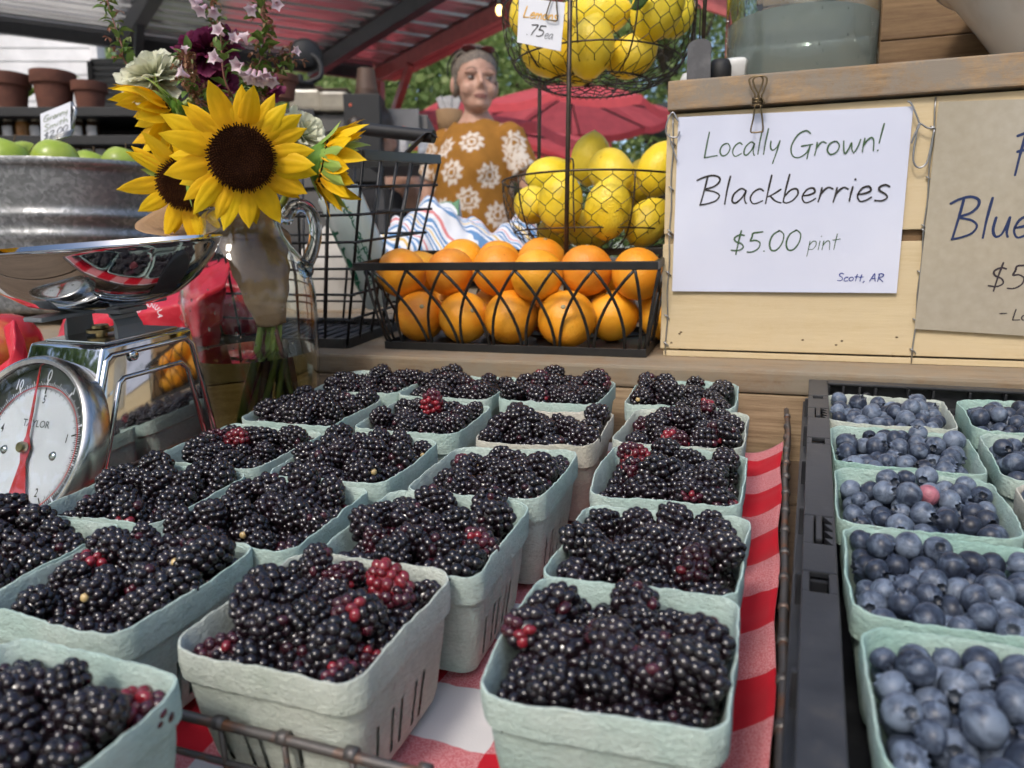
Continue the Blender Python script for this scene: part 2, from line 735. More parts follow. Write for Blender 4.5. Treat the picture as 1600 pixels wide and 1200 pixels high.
M['glass'] = glass('glass', (.92, .96, .95), 0, 1.36)
M['glass_green'] = glass('glass_green', (.92, .975, .95))
M['water'] = glass('water', (.80, .80, .70), 0, 1.33)
_va = M['water'].node_tree.nodes.new('ShaderNodeVolumeAbsorption')
_va.inputs['Color'].default_value = (.46, .42, .20, 1)  # dark olive stands in for the shade seen behind the pitcher
_va.inputs['Density'].default_value = 17
M['water'].node_tree.links.new(_va.outputs[0], M['water'].node_tree.nodes['Material Output'].inputs['Volume'])
M['water_pale'] = simple('water_pale', (.93, .97, .93), (.91, .95, .91), rough=.06, trans=.72, ior=1.33)
M['enamel'] = simple('enamel', (.72, .71, .67), (.58, .55, .49), rough=.16, scale=16, lo=.5, hi=.85, bmp=.06, bscale=40, spec=.5)
M['white_plastic'] = simple('white_plastic', (.72, .72, .70), rough=.4)
M['black_matte'] = simple('black_matte', (.012, .012, .013), rough=.6)
M['charcoal'] = simple('charcoal', (.055, .055, .06), rough=.7)
M['slate'] = simple('slate', (.075, .075, .08), (.13, .13, .135), rough=.6, scale=60, lo=.5, hi=.8, metal=.3, bmp=.4, bscale=160)
# plants
M['petal'] = None


def petal_mat(name, base, mid, tip, trans=.25):
    m, N, L, b = nodes_of(name)
    tc = N.new('ShaderNodeTexCoord')
    sp = N.new('ShaderNodeSeparateXYZ')
    L.new(tc.outputs['Object'], sp.inputs[0])
    at = N.new('ShaderNodeAttribute')
    at.attribute_name = 'tint'
    sc = N.new('ShaderNodeSeparateColor')
    L.new(at.outputs['Color'], sc.inputs[0])
    oi = N.new('ShaderNodeObjectInfo')
    r = ramp(N, [(0.0, base), (.35, mid), (1.0, tip)])
    L.new(sc.outputs[0], r.inputs[0])
    f = noise(N, L, coords(N, L, (1, 1, 1), rnd=True), 60, 3)
    hs = N.new('ShaderNodeHueSaturation')
    L.new(math_(N, L, 'MULTIPLY_ADD', oi.outputs['Random'], .018, .491), hs.inputs['Hue'])
    L.new(math_(N, L, 'MULTIPLY_ADD', f, .3, .85), hs.inputs['Value'])
    L.new(r.outputs[0], hs.inputs['Color'])
    L.new(hs.outputs[0], b.inputs['Base Color'])
    setp(b, rough=.55, spec=.25)
    tr = N.new('ShaderNodeBsdfTranslucent')
    L.new(hs.outputs[0], tr.inputs['Color'])
    mx = N.new('ShaderNodeMixShader')
    mx.inputs[0].default_value = trans
    L.new(b.outputs[0], mx.inputs[1])
    L.new(tr.outputs[0], mx.inputs[2])
    L.new(mx.outputs[0], N['Material Output'].inputs['Surface'])
    return m


M['sunflower_petal'] = petal_mat('sunflower_petal', (.84, .40, .005), (.90, .53, .006), (.90, .58, .012))
M['zinnia_white'] = petal_mat('zinnia_white', (.52, .56, .25), (.70, .70, .48), (.76, .76, .60))
M['zinnia_purple'] = petal_mat('zinnia_purple', (.10, .010, .045), (.19, .022, .085), (.26, .045, .12))
M['blossom_pink'] = petal_mat('blossom_pink', (.52, .24, .30), (.66, .44, .50), (.72, .58, .62))
M['sepal_green'] = petal_mat('sepal_green', (.16, .30, .04), (.28, .42, .075), (.40, .52, .13))
M['leaf_green'] = petal_mat('leaf_green', (.06, .12, .025), (.11, .19, .04), (.17, .25, .06))
M['leaf_bronze'] = petal_mat('leaf_bronze', (.22, .10, .06), (.30, .14, .085), (.36, .19, .11))
M['stem_green'] = simple('stem_green', (.22, .30, .05), (.30, .34, .07), rough=.5, scale=40)
M['stem_red'] = simple('stem_red', (.17, .045, .035), (.22, .10, .05), rough=.5, scale=40)
M['disc_dark'] = simple('disc_dark', (.016, .006, .003), (.03, .011, .005), rough=.9, scale=300, spec=.1)
M['riser_wood'] = wood('riser_wood', (.40, .29, .175), (.14, .085, .045), 0, 30, .7, stretch=26)
M['floret'] = simple('floret', (.032, .010, .004), (.075, .026, .008), rough=.85, scale=200, spec=.1)


def foliage(name, c1, c2, c3):
    m, N, L, b = nodes_of(name)
    at = N.new('ShaderNodeAttribute')
    at.attribute_name = 'tint'
    sc = N.new('ShaderNodeSeparateColor')
    L.new(at.outputs['Color'], sc.inputs[0])
    r = ramp(N, [(0, c1), (.5, c2), (1, c3)])
    L.new(sc.outputs[0], r.inputs[0])
    L.new(r.outputs[0], b.inputs['Base Color'])
    setp(b, rough=.5, spec=.3)
    tr = N.new('ShaderNodeBsdfTranslucent')
    L.new(r.outputs[0], tr.inputs['Color'])
    mx = N.new('ShaderNodeMixShader')
    mx.inputs[0].default_value = .45
    L.new(b.outputs[0], mx.inputs[1])
    L.new(tr.outputs[0], mx.inputs[2])
    L.new(mx.outputs[0], N['Material Output'].inputs['Surface'])
    return m


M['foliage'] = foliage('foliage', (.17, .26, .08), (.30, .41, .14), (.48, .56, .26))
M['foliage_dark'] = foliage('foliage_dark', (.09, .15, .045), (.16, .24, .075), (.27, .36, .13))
M['bark'] = simple('bark', (.10, .075, .055), (.06, .045, .035), rough=.9, scale=12, bmp=.6, bscale=30, bdist=.02, stretch=(1, 1, .2))


def umbrella_mat(name, c):
    m, N, L, b = nodes_of(name)
    f = noise(N, L, coords(N, L), 9, 4)
    r = ramp(N, [(.3, c), (.7, tuple(q * .85 for q in c))])
    L.new(f, r.inputs[0])
    L.new(r.outputs[0], b.inputs['Base Color'])
    setp(b, rough=.75, spec=.2)
    tr = N.new('ShaderNodeBsdfTranslucent')
    L.new(r.outputs[0], tr.inputs['Color'])
    mx = N.new('ShaderNodeMixShader')
    mx.inputs[0].default_value = .5
    L.new(b.outputs[0], mx.inputs[1])
    L.new(tr.outputs[0], mx.inputs[2])
    L.new(mx.outputs[0], N['Material Output'].inputs['Surface'])
    return m


M['canopy_red'] = umbrella_mat('canopy_red', (.78, .15, .17))
M['canopy_tan'] = umbrella_mat('canopy_tan', (.55, .36, .20))
M['canopy_grey'] = umbrella_mat('canopy_grey', (.09, .10, .10))
# people
M['skin'] = simple('skin', (.50, .295, .215), (.44, .245, .175), rough=.5, scale=40, sss=.05, spec=.35)
M['skin_dark'] = simple('skin_dark', (.34, .19, .13), (.30, .16, .11), rough=.5, scale=40, spec=.35)
M['lip'] = simple('lip', (.36, .13, .115), rough=.45)
M['hair_grey'] = simple('hair_grey', (.25, .20, .155), (.085, .065, .05), rough=.5, scale=70, stretch=(3, .5, 3), bmp=.9, bscale=120, bdist=.004, lo=.38, hi=.62)
M['hair_dark'] = simple('hair_dark', (.035, .022, .016), (.02, .013, .01), rough=.45, scale=40)
M['eye_white'] = simple('eye_white', (.40, .35, .32), rough=.25)  # whites darkened: the shade over the eyes is in the colour
M['iris'] = simple('iris', (.035, .03, .028), rough=.2)
M['brow'] = simple('brow', (.26, .16, .115), rough=.8)
M['black_cloth'] = simple('black_cloth', (.012, .012, .015), rough=.85)
M['red_glass'] = simple('red_glass', (.10, .018, .016), rough=.15)


def vcol(name, rough=.85, bmp=.3, bscale=400, stretch=(1, 1, 1)):
    m, N, L, b = nodes_of(name)
    at = N.new('ShaderNodeAttribute')
    at.attribute_name = 'tint'
    f = noise(N, L, coords(N, L, stretch), 30, 4)
    rr = ramp(N, [(.3, (.88, .88, .88)), (.7, (1.05, 1.05, 1.05))])
    L.new(f, rr.inputs[0])
    L.new(mixc(N, L, 1.0, at.outputs['Color'], rr.outputs[0], 'MULTIPLY'), b.inputs['Base Color'])
    setp(b, rough=rough, spec=.2)
    bump(N, L, b, noise(N, L, coords(N, L), bscale, 2), bmp, .0008)
    return m


M['printed_cloth'] = vcol('printed_cloth')


def gingham():
    m, N, L, b = nodes_of('gingham')
    uv = N.new('ShaderNodeUVMap')
    sp = N.new('ShaderNodeSeparateXYZ')
    L.new(uv.outputs[0], sp.inputs[0])
    v = coords(N, L)
    w = noise(N, L, v, 30, 2)
    wob = math_(N, L, 'MULTIPLY_ADD', w, .10, -.05)

    def band(o):
        a = math_(N, L, 'FRACT', math_(N, L, 'ADD', o, wob))
        return math_(N, L, 'LESS_THAN', a, .5)
    bx, by = band(sp.outputs[0]), band(sp.outputs[1])
    s = math_(N, L, 'MULTIPLY', math_(N, L, 'ADD', bx, by), .5)
    tw = noise(N, L, v, 900, 2)
    twr = ramp(N, [(.42, (0, 0, 0)), (.58, (1, 1, 1))])
    L.new(tw, twr.inputs[0])
    mid = mixc(N, L, twr.outputs[0], (.60, .15, .17), (.72, .31, .33))
    r1 = mixc(N, L, math_(N, L, 'GREATER_THAN', s, .25), (.74, .72, .72), mid)
    r2 = mixc(N, L, math_(N, L, 'GREATER_THAN', s, .75), r1, (.56, .012, .028))
    L.new(r2, b.inputs['Base Color'])
    setp(b, rough=.9, spec=.15, sheen=.1)
    bump(N, L, b, tw, .35, .0006)
    return m


M['gingham'] = gingham()


def stripes_mat(name, cols_, width):
    """stripes along UV.x; cols_ = [(fraction, colour)...]"""
    m, N, L, b = nodes_of(name)
    uv = N.new('ShaderNodeUVMap')
    sp = N.new('ShaderNodeSeparateXYZ')
    L.new(uv.outputs[0], sp.inputs[0])
    w = noise(N, L, coords(N, L), 18, 2)
    a = math_(N, L, 'FRACT', math_(N, L, 'MULTIPLY_ADD', w, .06, math_(N, L, 'DIVIDE', sp.outputs[0], width)))
    r = N.new('ShaderNodeValToRGB')
    r.color_ramp.interpolation = 'CONSTANT'
    e = r.color_ramp.elements
    while len(e) < len(cols_):
        e.new(.5)
    for q, (p, c) in zip(e, cols_):
        q.position = p
        q.color = (*c, 1)
    L.new(a, r.inputs[0])
    L.new(r.outputs[0], b.inputs['Base Color'])
    setp(b, rough=.85, spec=.2)
    bump(N, L, b, noise(N, L, coords(N, L), 300, 2), .2, .0006)
    return m


WH, BL = (.70, .71, .74), (.13, .26, .46)
M['cloth_striped'] = stripes_mat('cloth_striped', [(0, WH), (.08, BL), (.16, WH), (.24, BL), (.32, WH), (.40, (.66, .45, .13)), (.46, WH), (.54, BL), (.62, WH),
                                                    (.70, BL), (.78, WH), (.86, (.62, .22, .22)), (.92, WH)], .088)
M['cloth_green'] = stripes_mat('cloth_green', [(0, (.66, .67, .68)), (.5, (.13, .25, .14))], .085)
M['bag_red'] = simple('bag_red', (.60, .022, .045), (.50, .016, .035), rough=.30, scale=10, bmp=.5, bscale=30, bdist=.006, spec=.5)
M['bag_film'] = simple('bag_film', (.48, .58, .55), (.74, .79, .77), rough=.16, scale=9, bmp=.5, bscale=60, bdist=.002, stretch=(1, 1, .3), spec=.6)
M['terracotta'] = simple('terracotta', (.14, .05, .03), (.10, .036, .022), rough=.85, scale=25)
M['siding_white'] = simple('siding_white', (.78, .76, .74), rough=.7, scale=3)
M['louver_grey'] = simple('louver_grey', (.16, .16, .165), rough=.6, scale=6)
M['jar_dark'] = simple('jar_dark', (.05, .025, .015), (.03, .02, .015), rough=.15)
M['jar_amber'] = simple('jar_amber', (.28, .13, .04), (.20, .08, .02), rough=.15)
M['label_pale'] = simple('label_pale', (.42, .42, .43), (.34, .33, .34), rough=.6, scale=60)
M['lid_metal'] = simple('lid_metal', (.30, .27, .21), rough=.35, metal=.8)
M['cup_brown'] = simple('cup_brown', (.10, .055, .035), (.08, .045, .03), rough=.6)
M['clamshell'] = simple('clamshell', (.42, .37, .29), (.30, .27, .22), rough=.15, scale=12, spec=.6)
M['counter_grey'] = simple('counter_grey', (.15, .145, .14), (.12, .115, .11), rough=.6, scale=6)
M['ground'] = simple('ground', (.56, .54, .50), (.46, .44, .41), rough=.95, scale=2.5, bmp=.5, bscale=60, bdist=.01)
M['canvas'] = simple('canvas', (.55, .52, .47), (.48, .45, .40), rough=.9, scale=12, bmp=.3, bscale=200)
M['silver_bag'] = simple('silver_bag', (.42, .45, .50), (.24, .26, .30), rough=.35, scale=40)
M['orange_red'] = simple('orange_red', (.52, .08, .03), rough=.4)
M['dial_white'] = simple('dial_white', (.72, .73, .80), rough=.5, scale=5)
M['dial_dark'] = simple('dial_dark', (.045, .047, .05), rough=.45)
M['needle_red'] = simple('needle_red', (.58, .02, .03), rough=.4)
M['string_cord'] = simple('string_cord', (.02, .02, .02), rough=.6)
def bulb():
    m, N, L, b = nodes_of('bulb_lit')
    b.inputs['Base Color'].default_value = (.9, .7, .4, 1)
    b.inputs['Emission Color'].default_value = (1.0, .62, .22, 1)
    setp(b, em=4.0, rough=.2)
    return m
M['bulb_lit'] = bulb()
# ------------------------------------------------------------------ places in the background
_cy, _sy = math.cos(R(19.5)), math.sin(R(19.5))
CR = Vector((_cy, _sy, 0))           # level direction to the right of the view
CF = Vector((-_sy, _cy, 0))          # level direction straight ahead
_cp, _sp = math.cos(R(8)), math.sin(R(8))
FW = CF * _cp - Vector((0, 0, _sp))
UP = CF * _sp + Vector((0, 0, _cp))


def CG(r, f, z):
    return CR * r + CF * f + Vector((0, 0, z))


def at(x, y, d):
    """surveyed point: direction read in the photograph, distance d metres ahead"""
    return FW * d + CR * ((x - 800) / 1200 * d) - UP * ((y - 600) / 1200 * d)


# ground
g = MB().add([CG(-120, -120, GROUND), CG(120, -120, GROUND), CG(120, 160, GROUND), CG(-120, 160, GROUND)], [(0, 1, 2, 3)])
tag(g.build('ground', M['ground'], smooth=False), kind='structure')


# ------------------------------------------------------------------ trees
def leaf_cloud(centers, n, size, seed, droop=.3):
    r = np.random.default_rng(seed)
    cs = np.array([c[0] for c in centers], float)
    rs = np.array([c[1] for c in centers], float)
    w = rs ** 2
    i = r.choice(len(cs), size=n, p=w / w.sum())

    def unit(q):
        return q / (np.linalg.norm(q, axis=1, keepdims=True) + 1e-9)
    d = unit(r.normal(size=(n, 3)))
    p = cs[i] + d * (rs[i] * r.uniform(.35, 1.0, n) ** .5)[:, None] * np.array([1, 1, .8])
    s = (size * r.uniform(.6, 1.4, n))[:, None]
    a = unit(r.normal(size=(n, 3)) - np.array([0, 0, droop]))
    b_ = unit(np.cross(a, d + r.normal(size=(n, 3)) * .5))
    V = np.stack([p - b_ * s * .1, p + a * s * .5 - b_ * s * .32, p + a * s, p + a * s * .5 + b_ * s * .32], 1).reshape(-1, 3)
    t = np.repeat(np.clip(r.normal(.5, .25, n), 0, 1), 4)
    mb = MB()
    mb.v = V.tolist()
    mb.f = np.arange(4 * n).reshape(-1, 4).tolist()
    mb.c = np.column_stack([t, t, t, np.ones(4 * n)])
    return mb


def tree(base, h, spread, seed, label, mat='foliage', n=7000, leaf=.22, group='trees beyond the market roof'):
    r = random.Random(seed)
    t = empty('tree', base, label, 'tree', group)
    b = Vector(base)
    tr = MB()
    pts = [b + Vector((r.uniform(-.1, .1) * k, r.uniform(-.1, .1) * k, h * .62 * k / 5)) for k in range(6)]
    tr.tube(pts, [.22 * spread / 2.5 * (1 - .13 * k) for k in range(6)], 9)
    cents = []
    for k in range(9):
        a = 2 * PI * k / 9 + r.uniform(-.3, .3)
        hh = r.uniform(.40, .95)
        rad = spread * r.uniform(.35, .8) * (1.15 - abs(hh - .6))
        p = b + Vector((math.cos(a) * rad, math.sin(a) * rad, h * hh))
        s0 = pts[min(5, 2 + k % 4)]
        mid = (s0 + p) / 2 + Vector((0, 0, .2))
        tr.tube([s0, mid, p], [.08, .05, .02], 6)
        cents.append((tuple(p), spread * r.uniform(.38, .58)))
        cents.append((tuple(p + Vector((r.uniform(-.8, .8), r.uniform(-.8, .8), r.uniform(-.5, .9)))), spread * r.uniform(.2, .38)))
    tr.build('trunk', M['bark'], t)
    leaf_cloud(cents, n, leaf, seed).build('crown', M[mat], t, smooth=False)
    return t


tree_specs = [
    ((-4.2, 15.0), 6.5, 2.6, 1, 'leafy tree behind the metal roof, left of the woman', 'foliage'),
    ((-2.0, 13.0), 6.8, 2.7, 2, 'bright green tree right behind the head of the woman', 'foliage'),
    ((0.2, 14.5), 7.6, 3.0, 3, 'tall green tree standing behind the two tier lemon stand', 'foliage'),
    ((2.4, 12.5), 7.0, 2.7, 4, 'green tree seen between the lemon stand and the big glass jar', 'foliage'),
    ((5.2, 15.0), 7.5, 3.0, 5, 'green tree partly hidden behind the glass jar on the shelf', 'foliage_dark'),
    ((-6.6, 17.0), 7.5, 2.8, 6, 'tree crown showing at the far left under the roof', 'foliage'),
]
for (p, h_, sp_, sd_, lb, mt) in tree_specs:
    tree(CG(p[0], p[1], GROUND), h_, sp_, sd_, lb, mt, 24000, .105)
# low hedge under the trees: nobody could count it
hc = []
rr = random.Random(5)
for k in range(36):
    hc.append((tuple(CG(-7 + 14 * k / 35 + rr.uniform(-.2, .2), 10.8 + rr.uniform(-.6, .6), GROUND + rr.uniform(.4, 2.0))), rr.uniform(.6, .95)))
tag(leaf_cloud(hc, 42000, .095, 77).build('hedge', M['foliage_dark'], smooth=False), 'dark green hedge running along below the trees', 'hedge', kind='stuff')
# wood behind the customer: it only shows as reflections in steel, glass and film
hc = []
for k in range(46):
    a = R(95 + 185 * k / 45)
    d = rr.uniform(9, 13)
    hc.append(((d * math.sin(a + R(-5)), d * math.cos(a + R(-5)), GROUND + rr.uniform(1.8, 5.6)), rr.uniform(1.1, 1.9)))
tag(leaf_cloud(hc, 15000, .34, 78).build('woodland', M['foliage_dark'], smooth=False), 'wood behind the customer, mirrored in the steel bowl', 'woodland', kind='stuff')

# ------------------------------------------------------------------ metal roof over the vendors
E1 = CG(-1.09, 6.3, 1.55)
U_ = (CR * .56 - CF * .83).normalized()
N_ = (-CR * .97 - CF * .24).normalized()
NS = (N_ + Vector((0, 0, .066))).normalized()
roof = empty('metal_roof', E1, 'ribbed metal roof on dark steel purlins, glowing pink near its eave', 'roof')
RU = Vector((0, 0, 1))


def rp(a, b, dz=0):
    return E1 + U_ * a + NS * b + RU * dz


RW = 8.2
pan = .75
for k in range(4):
    mb = MB()
    a0 = k * pan
    prof = []
    for j in range(3):
        q = a0 + j * pan / 3
        prof += [(q, 0), (q + .10, 0), (q + .115, .006), (q + .13, 0), (q + .19, 0), (q + .205, .028), (q + .235, .028)]
    prof.append((a0 + pan - .002, 0))
    V, F = [], []
    for (a, z) in prof:
        for b in (-.12, RW):
            V.append(rp(a, b, .06 + z))
    for (a, z) in prof:
        for b in (-.12, RW):
            V.append(rp(a, b, .064 + z))
    m_ = len(prof)
    for i in range(m_ - 1):
        F.append((2 * i, 2 * i + 1, 2 * i + 3, 2 * i + 2))
        o_ = 2 * m_
        F.append((o_ + 2 * i, o_ + 2 * i + 2, o_ + 2 * i + 3, o_ + 2 * i + 1))
    mb.add(V, F).build('roof_panel', M['roof_metal'], roof, smooth=False)
RL = pan * 4


def beam(name, p, q, w, h, mat, parent):
    p, q = Vector(p), Vector(q)
    d = (q - p)
    zax = Vector((0, 0, 1))
    yv = zax.cross(d).normalized()
    zz = d.normalized().cross(yv).normalized()
    rot = Matrix((d.normalized(), yv, zz)).transposed()
    return MB().bbox((p + q) / 2, (d.length, w, h), .006, rot).build(name, mat, parent, smooth=False)


for b, mt, w, h_ in ((.45, 'beam_dark', .07, .10), (1.8, 'beam_dark', .08, .13), (3.3, 'beam_dark', .08, .13), (5.0, 'beam_dark', .09, .15)):
    beam('purlin', rp(-.05, b, -.01), rp(RL, b, -.01), w, h_, M[mt], roof)
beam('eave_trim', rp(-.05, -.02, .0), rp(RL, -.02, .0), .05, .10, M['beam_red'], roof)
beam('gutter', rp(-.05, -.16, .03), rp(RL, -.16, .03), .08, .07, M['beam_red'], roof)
beam('end_trim', rp(-.03, 0, .02), rp(-.03, RW, .02), .05, .09, M['beam_dark'], roof)
# posts with braces
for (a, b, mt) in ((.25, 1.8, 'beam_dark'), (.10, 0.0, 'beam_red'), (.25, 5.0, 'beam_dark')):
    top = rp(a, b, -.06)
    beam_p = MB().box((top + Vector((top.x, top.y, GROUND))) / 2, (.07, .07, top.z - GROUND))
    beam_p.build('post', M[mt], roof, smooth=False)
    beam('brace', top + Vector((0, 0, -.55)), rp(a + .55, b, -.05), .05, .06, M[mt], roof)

# edge of the next roof, far right
r2 = empty('far_canopy', at(1085, -8, 6.0), 'dark red edge of another canopy above the trees, beside the glass jar', 'canopy')
pA, pB = at(1040, -18, 6.2), at(1240, 45, 5.6)
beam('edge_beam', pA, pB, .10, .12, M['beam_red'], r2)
beam('edge_flashing', pA + Vector((0, 0, .16)), pB + Vector((0, 0, .16)), .3, .10, M['louver_grey'], r2)
beam('roof_sheet', pA + Vector((0, .4, .34)), pB + Vector((0, .4, .34)), .8, .03, M['roof_metal'], r2)

# string light hanging from the eave
sl = empty('string_light', at(780, 8, 3.6), 'small warm glowing bulb of a string light hanging below the roof', 'string light')
bp = at(780, 13, 3.6)
MB().tube(spline([at(560, -60, 4.6), at(680, -32, 4.0), at(780, -10, 3.6), at(900, -22, 3.2)], 8), .004, 6).build('cord', M['string_cord'], sl)
MB().lathe([(0, .035), (.010, .035), (.012, .0), (.009, -.005)], 12, bp + Vector((0, 0, .018))).build('socket', M['string_cord'], sl)
MB().lathe([(.006, .018), (.015, .0), (.016, -.012), (.010, -.028), (0, -.033)], 14, bp).build('bulb', M['bulb_lit'], sl)


# ------------------------------------------------------------------ white house far left
wh = empty('white_house', at(40, 140, 9.0), 'sunlit white clapboard wall seen under the roof at far left', 'house')
p0, p1 = at(-260, 40, 9.0), at(150, 40, 9.0)
zb, zt = GROUND, at(0, 20, 9.0).z
d_ = (p1 - p0)
d_.z = 0
wl_ = d_.length
dn = d_.normalized()
nrm = Vector((dn.y, -dn.x, 0))
k = 0
z = zb
board_me = None
while z < zt + .3:
    c = p0 + dn * wl_ / 2
    rot = Matrix((dn, -nrm, Vector((0, 0, 1)))).transposed() @ Matrix.Rotation(R(-5), 3, 'X')
    if board_me is None:
        board_me = MB().box((0, 0, 0), (wl_, .02, .165), rot).mesh('clapboard', smooth=False)
        board_me.materials.append(M['siding_white'])
    o = link(board_me, 'clapboard', wh)
    o.location = Vector((c.x, c.y, z)) - ORI[wh.name]
    z += .15
MB().box(Vector((p1.x, p1.y, (zb + zt) / 2)) + nrm * .02, (.10, .10, zt - zb + .6)).build('corner_board', M['siding_white'], wh, smooth=False)
MB().box(p0 + dn * wl_ / 2 + nrm * -.12 + Vector((0, 0, (zb + zt) / 2 - p0.z)), (wl_, .1, zt - zb + .5), Matrix((dn, -nrm, Vector((0, 0, 1)))).transposed()).build('wall', M['siding_white'], wh, smooth=False)

# dark corrugated screen behind the shelves
sh = empty('corrugated_screen', at(200, 200, 4.9), 'dark grey corrugated screen behind the shelf of pots', 'screen')
a0, a1 = at(146, 135, 4.9), at(330, 135, 4.9)
zt_, zb_ = at(200, 98, 4.9).z, at(200, 190, 4.9).z
nr_ = 11
for k in range(nr_):
    zc = zb_ + (zt_ - zb_) * k / (nr_ - 1)
    MB().tube([Vector((a0.x, a0.y, zc)), Vector((a1.x, a1.y, zc))], (zt_ - zb_) / nr_ * .56, 8).build('corrugation', M['louver_grey'], sh)
for a_ in (a0, a1):
    MB().box(Vector((a_.x, a_.y, (zt_ + GROUND) / 2)), (.04, .04, zt_ - GROUND)).build('post', M['beam_dark'], sh, smooth=False)


# ------------------------------------------------------------------ patio umbrellas
def umbrella(px, py, d, rad, drop, label, mat, pole_to=None, rot=0.0, ribs=8):
    apex = at(px, py, d)
    t = empty('patio_umbrella', (apex.x, apex.y, GROUND), label, 'umbrella', 'patio umbrellas beyond the stall')
    mb = MB()
    n = ribs
    for k in range(n):
        a, b = 2 * PI * k / n + rot, 2 * PI * (k + 1) / n + rot
        V = []
        S = 5
        for j in range(S + 1):
            f = j / S
            for q in range(5):
                w = q / 4
                dirv = Vector((math.cos(a) * (1 - w) + math.cos(b) * w, math.sin(a) * (1 - w) + math.sin(b) * w, 0))
                sag = -.05 * math.sin(PI * w) * f
                V.append(apex + dirv * rad * f + Vector((0, 0, -drop * f ** 1.15 + sag)))
        F = [(j * 5 + q, j * 5 + q + 1, (j + 1) * 5 + q + 1, (j + 1) * 5 + q) for j in range(S) for q in range(4)]
        # short valance along the edge
        o_ = len(V)
        for q in range(5):
            V.append(V[S * 5 + q] + Vector((0, 0, -.07)))
        F += [(S * 5 + q, S * 5 + q + 1, o_ + q + 1, o_ + q) for q in range(4)]
        MB().add(V, F).build('canopy_panel', M[mat], t, smooth=False)
        MB().tube([apex + Vector((0, 0, -.10)), apex + Vector((math.cos(a), math.sin(a), 0)) * rad * .97 + Vector((0, 0, -drop * .97 - .02))], .009, 5).build('rib', M['beam_dark'], t)
    MB().tube([Vector((apex.x, apex.y, GROUND)), apex + Vector((0, 0, .06))], .022, 10).build('pole', M['beam_dark'], t)
    MB().lathe([(0, .06), (.02, .05), (.03, .0), (.025, -.04), (0, -.05)], 10, apex + Vector((0, 0, .06))).build('finial', M['beam_dark'], t)
    return t


umbrella(890, 128, 7.2, .98, .30, 'large red patio umbrella on a dark pole behind the lemon stand', 'canopy_red', rot=.15)
umbrella(712, 146, 6.5, .44, .25, 'pink red patio umbrella half hidden behind the head of the woman', 'canopy_red', rot=.5)
umbrella(690, 174, 6.1, 1.35, .30, 'red patio umbrella low behind the woman, a strip of it under the basket handle', 'canopy_red', rot=.9)
umbrella(560, 200, 7.2, 1.3, .30, 'added red umbrella hidden beyond the dark cabinet, reddening the metal roof', 'canopy_red', rot=.3)  # unseen extra umbrella, added so that the roof reflects more red
umbrella(884, 186, 9.8, .60, .20, 'tan umbrella low between the woman and the lemon stand', 'canopy_tan', rot=.2)
umbrella(1085, 150, 9.6, .9, .26, 'dark grey umbrella peeking out left of the shelf board', 'canopy_grey', rot=.1)
# ------------------------------------------------------------------ the market stand
stand = empty('market_stand', (-.2, .6, GROUND), 'wooden market stand with sloping top and raised back ledge', 'stand')
rotT = TM
# sloping top under trays, built of planks
for k in range(5):
    y0 = .04 + k * .186
    MB().bbox(T(-.30, y0 + .09, FLOOR - .030), (1.75, .180, .022), .003, rotT).build('plank', M['table_wood'], stand, smooth=False)
# raised ledge: riser board and top board
MB().bbox((-.45, .957, -.227), (2.7, .03, .178), .003).build('riser_board', M['riser_wood'], stand, smooth=False)


def zl(Y):
    """height of the ledge top: it slopes like the tray"""
    return -.109 + .114 * (Y - .94)


rotL = Matrix.Rotation(math.atan(.114), 3, 'X')
for (y0, y1, dz) in ((.938, 1.090, 0), (1.094, 1.292, -.001), (1.296, 1.536, .0005), (1.540, 1.790, -.001)):
    ym = (y0 + y1) / 2
    MB().bbox((-.45, ym, zl(ym) - .014 + dz), (2.7, y1 - y0, .028), .004, rotL).build('ledge_board', M['ledge_wood'], stand, smooth=False)
for (x, y, zt_) in ((-1.1, .09, -.34), (.52, .09, -.34), (-1.1, 1.75, -.05), (.8, 1.75, -.05), (-1.1, 1.01, -.135), (.8, 1.01, -.135)):
    MB().bbox((x, y, (zt_ + GROUND) / 2), (.07, .07, zt_ - GROUND), .004).build('leg', M['table_wood'], stand, smooth=False)
MB().bbox((-.3, .062, T(0, .06, FLOOR - .09).z), (1.75, .025, .09), .003).build('apron', M['table_wood'], stand, smooth=False)


# ------------------------------------------------------------------ wire tray with gingham cloth
TX0, TX1, TY0, TY1, TZ = -.575, .008, .268, .925, -.036
tray = empty('wire_tray', T(-.28, .6, FLOOR), 'rusty dark wire tray holding the rows of blackberry cartons', 'tray')
mb = MB().tube([T(TX0, TY0, TZ), T(TX1, TY0, TZ), T(TX1, TY1, TZ), T(TX0, TY1, TZ)], .0032, 8, closed=True)
mb = MB()
for a, b in (((TX0, TY0), (TX1, TY0)), ((TX1, TY0), (TX1, TY1)), ((TX1, TY1), (TX0, TY1)), ((TX0, TY1), (TX0, TY0))):
    pts = []
    for k in range(41):
        f = k / 40
        x, y = a[0] + (b[0] - a[0]) * f, a[1] + (b[1] - a[1]) * f
        wob = nz((x * 9, y * 9, 0), 1.0, 3.1) * .0025
        pts.append(T(x + wob, y + wob * .5, TZ + wob))
    mb.tube(pts, .0027, 8)
rail = mb.build('top_rail', M['tray_wire'], tray)
mb = MB()
for a, b in (((TX0, TY0), (TX1, TY0)), ((TX1, TY0), (TX1, TY1)), ((TX1, TY1), (TX0, TY1)), ((TX0, TY1), (TX0, TY0))):
    mb.tube([T(a[0], a[1], FLOOR - .008), T(b[0], b[1], FLOOR - .008)], .0026, 6)
    mb.tube([T(a[0], a[1], FLOOR + .018), T(b[0], b[1], FLOOR + .018)], .0018, 6)
mb.build('lower_rail', M['tray_wire'], tray)
upr = MB().tube([Vector((0, 0, FLOOR - .008)), Vector((0, 0, TZ))], .0017, 6).mesh('upright')
